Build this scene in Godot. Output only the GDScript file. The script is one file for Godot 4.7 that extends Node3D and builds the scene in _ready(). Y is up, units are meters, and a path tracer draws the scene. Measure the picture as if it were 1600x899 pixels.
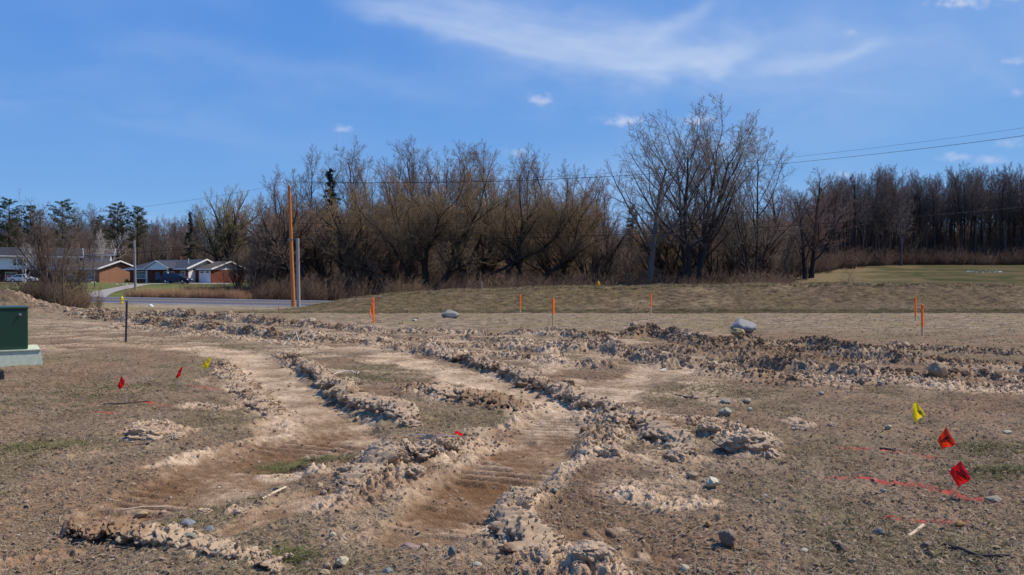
extends Node3D
# A muddy building plot beside a country road in early spring. y is up, units are metres, the camera looks along -z.
# World places are written as (x, d): d metres ahead of the camera, so z = -d.

const EYE := 1.6          # height of the camera over the plot
const F := 1235.0         # focal length in photograph pixels, for reading places off the photograph
const MID := 800.0
const HORIZON := 445.0

const NR := 760           # rows and columns of the near ground
const NC := 1120
const D_NEAR := 3.0
const D_FAR := 64.0
const SPAN := 1.06
const BERM: Array[Vector2] = [Vector2(-16.5, 0.0), Vector2(-14.6, 0.12), Vector2(-12.9, 0.46), Vector2(-10.3, 0.90), Vector2(-7.7, 1.22), Vector2(-2.0, 1.50), Vector2(4.3, 1.64), Vector2(17.0, 1.84), Vector2(24.0, 1.88), Vector2(34.0, 1.78), Vector2(120.0, 1.6)]

var rng := RandomNumberGenerator.new()
var n_low := FastNoiseLite.new()
var n_mid := FastNoiseLite.new()
var n_fine := FastNoiseLite.new()
var n_clod := FastNoiseLite.new()
var n_warp := FastNoiseLite.new()
var taken := {}
var M := {}
var n_height := PackedFloat32Array()
var n_ridge := PackedFloat32Array()
var n_bed := PackedFloat32Array()
var n_wet := PackedFloat32Array()
var n_dry := PackedFloat32Array()
var n_paint := PackedFloat32Array()
var n_bar := PackedFloat32Array()
var row_d := PackedFloat32Array()
var k_row := 0.0
var ridge_lines: Array = []
var ridge_tops := PackedVector3Array()
var ridge_tints := PackedColorArray()


class Geo:
	var v := PackedVector3Array()
	var n := PackedVector3Array()
	var c := PackedColorArray()
	var t := PackedVector2Array()
	var ix := PackedInt32Array()

	func tri(a: Vector3, b: Vector3, d: Vector3, out: Vector3) -> void:
		var face := (b - a).cross(d - a)
		if face.length_squared() < 1e-16:
			return
		face = face.normalized()
		var k := v.size()
		if face.dot(out) > 0.0:
			v.append(a); v.append(d); v.append(b)
		else:
			v.append(a); v.append(b); v.append(d)
			face = -face
		n.append(face); n.append(face); n.append(face)
		ix.append(k); ix.append(k + 1); ix.append(k + 2)

	func quad(a: Vector3, b: Vector3, d: Vector3, e: Vector3, out: Vector3) -> void:
		tri(a, b, d, out)
		tri(a, d, e, out)

	func box(at: Vector3, size: Vector3, turn := Basis.IDENTITY, bevel := 0.0) -> void:
		var h := size * 0.5
		var b := minf(bevel, minf(h.x, minf(h.y, h.z)) * 0.5)
		for ax in 3:
			var i := (ax + 1) % 3
			var j := (ax + 2) % 3
			for s in [-1.0, 1.0]:
				var p: Array[Vector3] = []
				for q in [[-1.0, -1.0], [1.0, -1.0], [1.0, 1.0], [-1.0, 1.0]]:
					var w := Vector3()
					w[ax] = s * h[ax]
					w[i] = q[0] * (h[i] - b)
					w[j] = q[1] * (h[j] - b)
					p.append(at + turn * w)
				var o := Vector3()
				o[ax] = s
				quad(p[0], p[1], p[2], p[3], turn * o)
		if b <= 0.0:
			return
		for ax in 3:
			var i := (ax + 1) % 3
			var j := (ax + 2) % 3
			for si in [-1.0, 1.0]:
				for sj in [-1.0, 1.0]:
					var p: Array[Vector3] = []
					for q in [[-1.0, 0], [1.0, 0], [1.0, 1], [-1.0, 1]]:
						var w := Vector3()
						w[ax] = q[0] * (h[ax] - b)
						w[i] = si * (h[i] - (0.0 if q[1] == 0 else b))
						w[j] = sj * (h[j] - (b if q[1] == 0 else 0.0))
						p.append(at + turn * w)
					var o := Vector3()
					o[i] = si
					o[j] = sj
					quad(p[0], p[1], p[2], p[3], turn * o)
		for sx in [-1.0, 1.0]:
			for sy in [-1.0, 1.0]:
				for sz in [-1.0, 1.0]:
					var a := Vector3(sx * h.x, sy * (h.y - b), sz * (h.z - b))
					var d := Vector3(sx * (h.x - b), sy * h.y, sz * (h.z - b))
					var e := Vector3(sx * (h.x - b), sy * (h.y - b), sz * h.z)
					tri(at + turn * a, at + turn * d, at + turn * e, turn * Vector3(sx, sy, sz))

	func prism(poly: PackedVector2Array, z0: float, z1: float, xf := Transform3D.IDENTITY) -> void:
		# a polygon in x and y, drawn out along z
		var id := Geometry2D.triangulate_polygon(poly)
		for k in range(0, id.size(), 3):
			var a := poly[id[k]]
			var b := poly[id[k + 1]]
			var d := poly[id[k + 2]]
			for z in [z0, z1]:
				var o := Vector3(0, 0, signf(z - (z0 + z1) * 0.5))
				tri(xf * Vector3(a.x, a.y, z), xf * Vector3(b.x, b.y, z), xf * Vector3(d.x, d.y, z), xf.basis * o)
		var turn := 0.0
		for k in poly.size():
			turn += poly[k].cross(poly[(k + 1) % poly.size()])
		for k in poly.size():
			var a := poly[k]
			var b := poly[(k + 1) % poly.size()]
			var o2 := (b - a).orthogonal() * signf(turn)
			if (b - a).cross(o2) * turn > 0.0:
				o2 = -o2
			quad(xf * Vector3(a.x, a.y, z0), xf * Vector3(b.x, b.y, z0), xf * Vector3(b.x, b.y, z1), xf * Vector3(a.x, a.y, z1), xf.basis * Vector3(o2.x, o2.y, 0))

	func tube(p: PackedVector3Array, r: PackedFloat32Array, sides: int, cap := false) -> void:
		var m := p.size()
		var start := v.size()
		var u := Vector3.ZERO
		for k in m:
			var dir := (p[mini(k + 1, m - 1)] - p[maxi(k - 1, 0)]).normalized()
			if k == 0:
				u = dir.cross(Vector3.RIGHT if absf(dir.x) < 0.8 else Vector3.BACK).normalized()
			else:
				u = (u - dir * u.dot(dir)).normalized()
			var w := dir.cross(u)
			for j in sides:
				var a := TAU * j / sides
				var o := u * cos(a) + w * sin(a)
				v.append(p[k] + o * r[k])
				n.append(o)
		for k in m - 1:
			for j in sides:
				var a := start + k * sides + j
				var b := start + k * sides + (j + 1) % sides
				ix.append(a); ix.append(a + sides); ix.append(b)
				ix.append(b); ix.append(a + sides); ix.append(b + sides)
		if cap:
			for e in [0, m - 1]:
				var o := (p[e] - p[m - 1 - e]).normalized()
				for j in sides:
					tri(p[e], v[start + e * sides + j], v[start + e * sides + (j + 1) % sides], o)

	func spike(a: Vector3, b: Vector3, r: float) -> void:
		# a twig: three long faces that meet at its tip
		var dir := (b - a).normalized()
		var u := dir.cross(Vector3.RIGHT if absf(dir.x) < 0.8 else Vector3.BACK).normalized()
		var w := dir.cross(u)
		var k := v.size()
		var o1 := u * -0.5 + w * 0.866
		var o2 := u * -0.5 - w * 0.866
		v.append(a + u * r); v.append(a + o1 * r); v.append(a + o2 * r); v.append(b)
		n.append(u); n.append(o1); n.append(o2); n.append(dir)
		ix.append(k); ix.append(k + 3); ix.append(k + 1)
		ix.append(k + 1); ix.append(k + 3); ix.append(k + 2)
		ix.append(k + 2); ix.append(k + 3); ix.append(k)

	func lathe(profile: PackedVector2Array, sides: int, xf := Transform3D.IDENTITY) -> void:
		# (radius, height) pairs from the bottom up
		for k in profile.size() - 1:
			var a := profile[k]
			var b := profile[k + 1]
			for j in sides:
				var q0 := TAU * j / sides
				var q1 := TAU * (j + 1) / sides
				var mid := (q0 + q1) * 0.5
				var o := Vector3(cos(mid) * (b.y - a.y), a.x - b.x, sin(mid) * (b.y - a.y))
				if o.length() < 1e-9:
					o = Vector3(0, signf(a.x - b.x), 0)
				quad(xf * Vector3(a.x * cos(q0), a.y, a.x * sin(q0)), xf * Vector3(a.x * cos(q1), a.y, a.x * sin(q1)), xf * Vector3(b.x * cos(q1), b.y, b.x * sin(q1)), xf * Vector3(b.x * cos(q0), b.y, b.x * sin(q0)), xf.basis * o)

	func mesh() -> ArrayMesh:
		var m := ArrayMesh.new()
		add_to(m)
		return m

	func add_to(m: ArrayMesh) -> void:
		var s := []
		s.resize(Mesh.ARRAY_MAX)
		s[Mesh.ARRAY_VERTEX] = v
		s[Mesh.ARRAY_NORMAL] = n
		if c.size() == v.size() and c.size() > 0:
			s[Mesh.ARRAY_COLOR] = c
		if t.size() == v.size() and t.size() > 0:
			s[Mesh.ARRAY_TEX_UV] = t
		s[Mesh.ARRAY_INDEX] = ix
		m.add_surface_from_arrays(Mesh.PRIMITIVE_TRIANGLES, s)


# ---------- names, parts, tags ----------

func numbered(called: String) -> String:
	var k: int = taken.get(called, 0)
	taken[called] = k + 1
	return called if k == 0 else "%s_%03d" % [called, k]


func tag(o: Node3D, label: String, category: String, group := "", kind := "") -> Node3D:
	if label: o.set_meta("label", label)
	if category: o.set_meta("category", category)
	if group: o.set_meta("group", group)
	if kind: o.set_meta("kind", kind)
	return o


func thing(called: String, label: String, category: String, at: Vector3, turn := 0.0, group := "") -> Node3D:
	var o := Node3D.new()
	o.name = numbered(called)
	add_child(o)
	o.position = at
	o.rotation.y = turn
	tag(o, label, category, group)
	return o


func part(called: String, g: Geo, m: Material, parent: Node3D, at := Vector3.ZERO) -> MeshInstance3D:
	return part_mesh(called, g.mesh(), m, parent, at)


func part_mesh(called: String, mesh: Mesh, m: Material, parent: Node3D, at := Vector3.ZERO) -> MeshInstance3D:
	var o := MeshInstance3D.new()
	o.mesh = mesh
	o.material_override = m
	o.position = at
	if parent == self:
		o.name = numbered(called)
		add_child(o)
	else:
		var k := 0
		o.name = called
		while parent.has_node(NodePath(String(o.name))):
			k += 1
			o.name = "%s_%03d" % [called, k]
		parent.add_child(o, true)
	return o


func copy(o: Node3D, label := "", group := "") -> Node3D:
	var c: Node3D = o.duplicate()
	var base := String(o.name)
	if base.length() > 4 and base[base.length() - 4] == "_" and base.right(3).is_valid_int():
		base = base.left(base.length() - 4)
	c.name = numbered(base)
	add_child(c)
	if label: c.set_meta("label", label)
	if group: c.set_meta("group", group)
	return c


func many(called: String, mesh: Mesh, m: Material, where: Array[Transform3D], tint: PackedColorArray, label: String, category: String) -> void:
	var mm := MultiMesh.new()
	mm.transform_format = MultiMesh.TRANSFORM_3D
	mm.use_colors = true
	mm.mesh = mesh
	mm.instance_count = where.size()
	for k in where.size():
		mm.set_instance_transform(k, where[k])
		mm.set_instance_color(k, tint[k])
	var o := MultiMeshInstance3D.new()
	o.multimesh = mm
	o.material_override = m
	o.name = numbered(called)
	add_child(o)
	tag(o, label, category, "", "stuff")


# ---------- materials ----------

func lin(r: float, g: float, b: float) -> Color:
	return Color(r, g, b).linear_to_srgb()


func mat(r: float, g: float, b: float, rough := 0.85, metal := 0.0) -> StandardMaterial3D:
	var m := StandardMaterial3D.new()
	m.albedo_color = lin(r, g, b)
	m.roughness = rough
	m.metallic = metal
	m.metallic_specular = 0.35
	return m


func grain(seed_: int, freq: float, low: float, high: float, gamma := 1.0, stretch := Vector2.ONE) -> ImageTexture:
	var f := FastNoiseLite.new()
	f.seed = seed_
	f.frequency = freq
	f.fractal_octaves = 5
	f.fractal_gain = 0.6
	var im := f.get_seamless_image(512, 512)
	if stretch != Vector2.ONE:
		im.resize(int(512 * stretch.x), int(512 * stretch.y), Image.INTERPOLATE_BILINEAR)
	im.convert(Image.FORMAT_RGB8)
	var sum := 0.0
	for y in im.get_height():
		for x in im.get_width():
			var a := lerpf(low, high, pow(im.get_pixel(x, y).r, gamma)) / high
			sum += a
			im.set_pixel(x, y, Color(a, a, a).linear_to_srgb())
	var t := ImageTexture.create_from_image(im)
	t.set_meta("mean", sum / (im.get_height() * im.get_width()))
	return t


func textured(m: StandardMaterial3D, tex: Texture2D, scale: float, relief := 0.0, height: Texture2D = null) -> StandardMaterial3D:
	m.albedo_texture = tex
	var mean: float = tex.get_meta("mean", 1.0)
	var c := m.albedo_color.srgb_to_linear()
	m.albedo_color = Color(c.r / mean, c.g / mean, c.b / mean).linear_to_srgb()
	m.uv1_triplanar = true
	m.uv1_world_triplanar = true
	m.uv1_scale = Vector3.ONE * scale
	if relief > 0.0:
		m.heightmap_enabled = true
		m.heightmap_texture = height if height else tex
		m.heightmap_scale = relief
	return m


func tinted(rough := 0.95) -> StandardMaterial3D:
	var m := StandardMaterial3D.new()
	m.vertex_color_use_as_albedo = true
	m.roughness = rough
	m.metallic_specular = 0.2
	return m


# ---------- the lie of the land ----------

func flat(u: float, v: float) -> Vector2:
	# where the level plot is seen at that place of the photograph, as (x, d)
	var d := EYE * F / (v - HORIZON)
	return Vector2((u - MID) / F * d, d)


func across(u: float, d: float) -> float:
	return (u - MID) / F * d


func road_d(x: float) -> float:
	return 76.0 - 0.2 * (x + 20.0)


func road_off(x: float, d: float) -> float:
	return (d - road_d(x)) / 1.02


func road_y(x: float) -> float:
	return -0.21 + clampf((-20.0 - x) / 25.0, -0.2, 1.6) * 0.32


func berm(x: float, d: float) -> float:
	var crest := 0.0
	for k in BERM.size() - 1:
		if x >= BERM[k].x and x < BERM[k + 1].x:
			crest = lerpf(BERM[k].y, BERM[k + 1].y, smoothstep(0.0, 1.0, (x - BERM[k].x) / (BERM[k + 1].x - BERM[k].x)) * 0.4 + 0.6 * (x - BERM[k].x) / (BERM[k + 1].x - BERM[k].x))
	crest += n_low.get_noise_2d(x * 2.0, 40.0) * 0.1 * smoothstep(-15.0, -6.0, x)
	var toe := 45.6 + n_low.get_noise_2d(x * 3.0, 90.0) * 0.5
	var up := smoothstep(0.0, 1.0, (d - toe + 0.8) / 9.4)
	up = lerpf(up, pow(clampf((d - toe + 0.8) / 9.4, 0.0, 1.0), 1.3), 0.35)
	return crest * up * (1.0 - smoothstep(54.6, 61.5, d))


func land(x: float, d: float) -> float:
	var y := 0.0
	var q := road_off(x, d)
	var yr := road_y(x)
	if d < 44.0:
		y = 0.0
	elif q < -3.8:
		var lo := yr - 0.19
		y = lerpf(0.0, lo, smoothstep(46.0, 66.0, d))
		y -= 0.12 * smoothstep(-12.0, -8.0, q) * (1.0 - smoothstep(-8.0, -4.5, q))
	elif q < 3.8:
		y = yr + 0.05 * q
	else:
		var base := yr + 0.19
		var left := smoothstep(-20.0, -46.0, x)
		var right := smoothstep(16.0, 46.0, x)
		var rise := clampf((d - 90.0) / 55.0, 0.0, 1.0) * 1.55 + clampf((d - 150.0) / 50.0, 0.0, 2.0) * 3.2
		var climb := smoothstep(68.0, 150.0, d) * 5.0 + clampf((d - 66.0) / 90.0, 0.0, 1.0) * 0.4 + clampf((d - 150.0) / 60.0, 0.0, 2.5) * 4.0
		var middle := clampf((d - 90.0) / 60.0, 0.0, 2.0) * 0.8 + clampf((d - 120.0) / 60.0, 0.0, 2.0) * 3.6
		y = base + middle * (1.0 - left) * (1.0 - right) + rise * left + climb * right
		y -= 0.35 * smoothstep(4.0, 7.0, q) * (1.0 - smoothstep(9.0, 14.0, q)) * (1.0 - right)
	if d > 44.0 and d < 62.0:
		y += berm(x, d)
	# heap of tipped soil and brush on the left
	var hx := (x + 31.8) / 3.4
	var hd := (d - 47.0) / 3.6
	var heap := hx * hx + hd * hd
	if heap < 6.0:
		y += 1.45 * exp(-heap) * (1.0 + 0.3 * n_mid.get_noise_2d(x, d))
	return y


func relief(x: float, d: float) -> float:
	var y := land(x, d)
	y += n_low.get_noise_2d(x, d) * 0.05
	return y


func ground_y(x: float, d: float) -> float:
	# height of the ground as built: read off the near ground where there is one
	if d > D_NEAR and d < D_FAR and absf(x / d) < SPAN:
		var fi := log(d / D_NEAR) / k_row
		var fj := (x / d + SPAN) / (2.0 * SPAN) * (NC - 1)
		var i := clampi(int(fi), 0, NR - 2)
		var j := clampi(int(fj), 0, NC - 2)
		var a := lerpf(n_height[i * NC + j], n_height[i * NC + j + 1], fj - j)
		var b := lerpf(n_height[(i + 1) * NC + j], n_height[(i + 1) * NC + j + 1], fj - j)
		return lerpf(a, b, fi - i)
	return relief(x, d)


func near_index(x: float, d: float) -> int:
	var i := clampi(int(log(d / D_NEAR) / k_row), 0, NR - 1)
	var j := clampi(int((x / d + SPAN) / (2.0 * SPAN) * (NC - 1)), 0, NC - 1)
	return i * NC + j


func ground_at(x: float, d: float) -> Vector3:
	return Vector3(x, ground_y(x, d), -d)


# ---------- the sky: air, a veil of cirrus and a few small clouds ----------

func line_at(u: float, pts: Array) -> float:
	for k in pts.size() - 1:
		if u <= pts[k + 1][0]:
			var f: float = clampf((u - pts[k][0]) / (pts[k + 1][0] - pts[k][0]), 0.0, 1.0)
			return lerpf(pts[k][1], pts[k + 1][1], f)
	return pts[pts.size() - 1][1]


func sky_color(az: float, el: float) -> Color:
	var e := maxf(el, 0.0)
	var s := sin(e)
	# clear air: deep overhead, pale low down, a little paler towards the sun on the right
	var low := pow(1.0 - s, 4.4)
	var sunward := 0.5 + 0.5 * cos(az - 1.2)
	var c := Color(0.030, 0.195, 0.685).lerp(Color(0.275, 0.525, 0.84), clampf(low * 1.02, 0.0, 1.0))
	c = c.lerp(Color(0.29, 0.53, 0.83), 0.55 * sunward * sunward * (0.35 + 0.65 * low))
	# high cirrus on a plane overhead
	var flat_ := 1.0 / (s + 0.12)
	var px := sin(az) * cos(e) * flat_
	var pz := cos(az) * cos(e) * flat_
	var wx := n_low.get_noise_2d(px * 9.0, pz * 9.0) * 0.55
	var a := px * 0.92 + pz * 0.39 + wx
	var b := -px * 0.39 + pz * 0.92 + wx * 0.6
	var fib := n_low.get_noise_2d(a * 3.2 + 40.0, b * 19.0) * 0.5 + 0.5
	var fib2 := n_mid.get_noise_2d(a * 2.2 + 11.0, b * 9.0) * 0.5 + 0.5
	var sheet := smoothstep(0.35, 0.75, n_low.get_noise_2d(px * 3.4 - 30.0, pz * 3.4 + 12.0) * 0.5 + 0.5)
	var veil := sheet * (0.10 + 0.16 * smoothstep(0.25, 0.9, fib)) * (0.35 + 0.65 * sunward)
	var puff := 0.0
	if absf(az) < 1.2:
		var u := MID + F * tan(az)
		var v := HORIZON - F * tan(e) / cos(az)
		# the long feathered streak and its hooks
		var wob := n_mid.get_noise_2d(u * 0.012, v * 0.02) * 9.0 + n_low.get_noise_2d(u * 0.05, v * 0.09 + 60.0) * 20.0
		var mid := line_at(u, [[430.0, -14.0], [520.0, 5.0], [620.0, 18.0], [720.0, 38.0], [800.0, 64.0], [880.0, 84.0], [960.0, 96.0], [1050.0, 100.0], [1120.0, 98.0], [1180.0, 78.0], [1260.0, 52.0], [1340.0, 30.0]])
		var off := v - mid + wob
		var wide := line_at(u, [[420.0, 14.0], [560.0, 30.0], [700.0, 44.0], [860.0, 56.0], [1040.0, 48.0], [1130.0, 28.0], [1240.0, 12.0]])
		var across_ := exp(-pow(off / (wide * (1.0 if off < 0.0 else 0.5)), 2.0))
		var along := smoothstep(480.0, 620.0, u) * (1.0 - smoothstep(1110.0, 1230.0, u))
		var strand := n_low.get_noise_2d(u * 0.035 + v * 0.02, (v - mid) * 0.55 + u * 0.02) * 0.5 + 0.5
		veil += across_ * along * (0.33 + 0.10 * smoothstep(0.1, 0.9, strand))
		var hook := line_at(u, [[1000.0, 66.0], [1040.0, 44.0], [1085.0, 24.0], [1120.0, 4.0]])
		veil += 0.22 * exp(-pow((v - hook + wob * 0.4) / 15.0, 2.0)) * smoothstep(985.0, 1040.0, u) * (1.0 - smoothstep(1095.0, 1130.0, u))
		var tail := line_at(u, [[1150.0, 112.0], [1290.0, 96.0], [1390.0, 64.0]])
		veil += 0.24 * exp(-pow((v - tail + wob * 0.6) / 11.0, 2.0)) * smoothstep(1120.0, 1250.0, u) * (1.0 - smoothstep(1340.0, 1410.0, u))
		var left_band := line_at(u, [[100.0, 60.0], [300.0, 76.0], [520.0, 118.0], [800.0, 150.0]])
		veil += 0.10 * exp(-pow((v - left_band + wob) / 26.0, 2.0)) * smoothstep(80.0, 260.0, u) * (1.0 - smoothstep(600.0, 860.0, u))
		veil += 0.24 * exp(-pow((v - 90.0 + wob * 2.0) / 70.0, 2.0)) * smoothstep(620.0, 900.0, u) * (1.0 - smoothstep(1150.0, 1700.0, u)) * (0.5 + 0.5 * fib2)
		# little fair-weather clouds
		for q in [[845.0, 158.0, 24.0, 11.0, 0.75], [537.0, 203.0, 18.0, 7.0, 0.6], [975.0, 191.0, 34.0, 12.0, 0.8], [1092.0, 189.0, 30.0, 11.0, 0.7], [808.0, 240.0, 22.0, 10.0, 0.5], [1495.0, 247.0, 28.0, 9.0, 0.75], [1545.0, 252.0, 36.0, 8.0, 0.55], [1322.0, 274.0, 22.0, 6.0, 0.5], [1505.0, 6.0, 46.0, 12.0, 0.95], [1578.0, -4.0, 34.0, 10.0, 0.6], [1328.0, 52.0, 12.0, 8.0, 0.35], [1580.0, 96.0, 20.0, 10.0, 0.5], [1590.0, 146.0, 18.0, 10.0, 0.4], [1578.0, 226.0, 24.0, 9.0, 0.45]]:
			var dx: float = (u - q[0]) / q[2]
			var dy: float = (v - q[1]) / q[3]
			if dx * dx + dy * dy < 6.0:
				var lump := n_mid.get_noise_2d(u * 0.045, v * 0.07) * 0.9 + n_fine.get_noise_2d(u * 0.012, v * 0.02) * 0.3
				if dy > 0.0:
					dy *= 1.5
				puff = maxf(puff, float(q[4]) * smoothstep(-0.3, 1.5, 1.0 + lump * 0.9 - sqrt(dx * dx + dy * dy)))
	else:
		var lump := n_mid.get_noise_2d(az * 22.0, el * 44.0)
		puff = 0.6 * smoothstep(0.28, 0.5, lump) * exp(-pow((el - 0.16) / 0.09, 2.0))
	c = c.lerp(Color(0.62, 0.72, 0.90), clampf(veil, 0.0, 0.85))
	c = c.lerp(Color(0.80, 0.80, 0.90), puff * 0.66)
	return c


func paint_sky() -> Image:
	var w := 768
	var h := 384
	var im := Image.create(w, h, false, Image.FORMAT_RGBF)
	for y in h:
		var el := (0.5 - (y + 0.5) / h) * PI
		for x in w:
			if el < 0.0:
				im.set_pixel(x, y, Color(0.16, 0.15, 0.13))
			else:
				im.set_pixel(x, y, sky_color(wrapf((x + 0.5) / w * TAU, -PI, PI), el))
	im.resize(4096, 2048, Image.INTERPOLATE_BILINEAR)
	# the same sky again at full resolution where it is looked at
	var x0 := int(0.75 / TAU * 4096)
	for y in range(int((0.5 - 0.50 / PI) * 2048), 1024):
		var el := (0.5 - (y + 0.5) / 2048.0) * PI
		for x in range(-x0, x0):
			im.set_pixel(posmod(x, 4096), y, sky_color((x + 0.5) / 4096.0 * TAU, el))
	return im


# ---------- the near ground: one fine sheet with ruts, ridges and tread marks ----------

func to_line(px: Array) -> Array:
	# [u, v, ...] read off the photograph to [x, d, ...]
	var out := []
	for p in px:
		var g := flat(p[0], p[1])
		var q := [g.x, g.y]
		q.append_array(p.slice(2))
		out.append(q)
	return out


func stamp(line: Array, mode: int) -> void:
	# mode 0: ridge (half width, height); 1: bed (half width, depth, wetness); 2: dry soil (half width, amount); 3: paint (half width, amount)
	var run := 0.0
	for s in line.size() - 1:
		var a := Vector2(line[s][0], line[s][1])
		var b := Vector2(line[s + 1][0], line[s + 1][1])
		var ab := b - a
		var len2 := maxf(ab.length_squared(), 1e-6)
		var long := sqrt(len2)
		var ra: float = line[s][2]
		var rb: float = line[s + 1][2]
		var ha: float = line[s][3]
		var hb: float = line[s + 1][3]
		var wa := 0.0
		var wb := 0.0
		if mode == 1:
			wa = line[s][4]
			wb = line[s + 1][4]
		var reach := maxf(ra, rb) * 1.7
		var i0 := clampi(int(log(maxf(minf(a.y, b.y) - reach, D_NEAR) / D_NEAR) / k_row), 0, NR - 1)
		var i1 := clampi(int(log(maxf(maxf(a.y, b.y) + reach, D_NEAR) / D_NEAR) / k_row) + 1, 0, NR - 1)
		for i in range(i0, i1 + 1):
			var d := row_d[i]
			var j0 := clampi(int(((minf(a.x, b.x) - reach) / d + SPAN) / (2.0 * SPAN) * (NC - 1)), 0, NC - 1)
			var j1 := clampi(int(((maxf(a.x, b.x) + reach) / d + SPAN) / (2.0 * SPAN) * (NC - 1)) + 1, 0, NC - 1)
			for j in range(j0, j1 + 1):
				var x := (2.0 * SPAN * j / (NC - 1) - SPAN) * d
				var p := Vector2(x, d)
				var f := clampf((p - a).dot(ab) / len2, 0.0, 1.0)
				var r := lerpf(ra, rb, f)
				var dist := (p - a - ab * f).length()
				if dist > r * 1.7:
					continue
				var k := i * NC + j
				var w := n_warp.get_noise_2d(x, d)
				dist *= 1.0 + 0.75 * w
				if mode == 0:
					var e := clampf(1.0 - dist / r, 0.0, 1.0)
					if e > 0.0:
						var g := e * (2.0 - e)
						var along := 0.8 + 0.7 * n_warp.get_noise_2d(x * 0.7 + 70.0, d * 0.7)
						var h := lerpf(ha, hb, f) * g * along * lerpf(0.42, 1.05, smoothstep(9.0, 20.0, d))
						if h > n_height[k]:
							n_height[k] = h
						n_ridge[k] = maxf(n_ridge[k], minf(1.0, e * 1.6))
				elif mode == 1:
					var e := smoothstep(0.0, 0.45, 1.0 - dist / r)
					if e > 0.0:
						var st := run + f * long
						var bar := clampf(2.0 * sin(st * TAU / 0.17 + 1.6 * w + 1.2 * n_warp.get_noise_2d(x * 0.4, d * 0.4)), -1.0, 1.0)
						var patch := smoothstep(-0.35, 0.25, n_warp.get_noise_2d(x * 0.5 - 33.0, d * 0.5))
						var depth := lerpf(ha, hb, f) * e - e * bar * 0.021 * patch
						n_bar[k] = bar * patch * e
						n_bed[k] = maxf(n_bed[k], e)
						n_paint[k + NR * NC] = maxf(n_paint[k + NR * NC], depth)
						n_wet[k] = maxf(n_wet[k], e * clampf(lerpf(wa, wb, f) + 0.5 * w - 0.2 * bar * patch, 0.0, 1.0))
				elif mode == 2:
					n_dry[k] = maxf(n_dry[k], lerpf(ha, hb, f) * smoothstep(0.0, 0.7, 1.0 - dist / r + 0.3 * w))
				else:
					n_paint[k] = maxf(n_paint[k], lerpf(ha, hb, f) * smoothstep(-0.15, 0.45, 1.0 - dist / r + 0.5 * n_fine.get_noise_2d(x * 2.0, d * 2.0)))
		run += long


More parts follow.
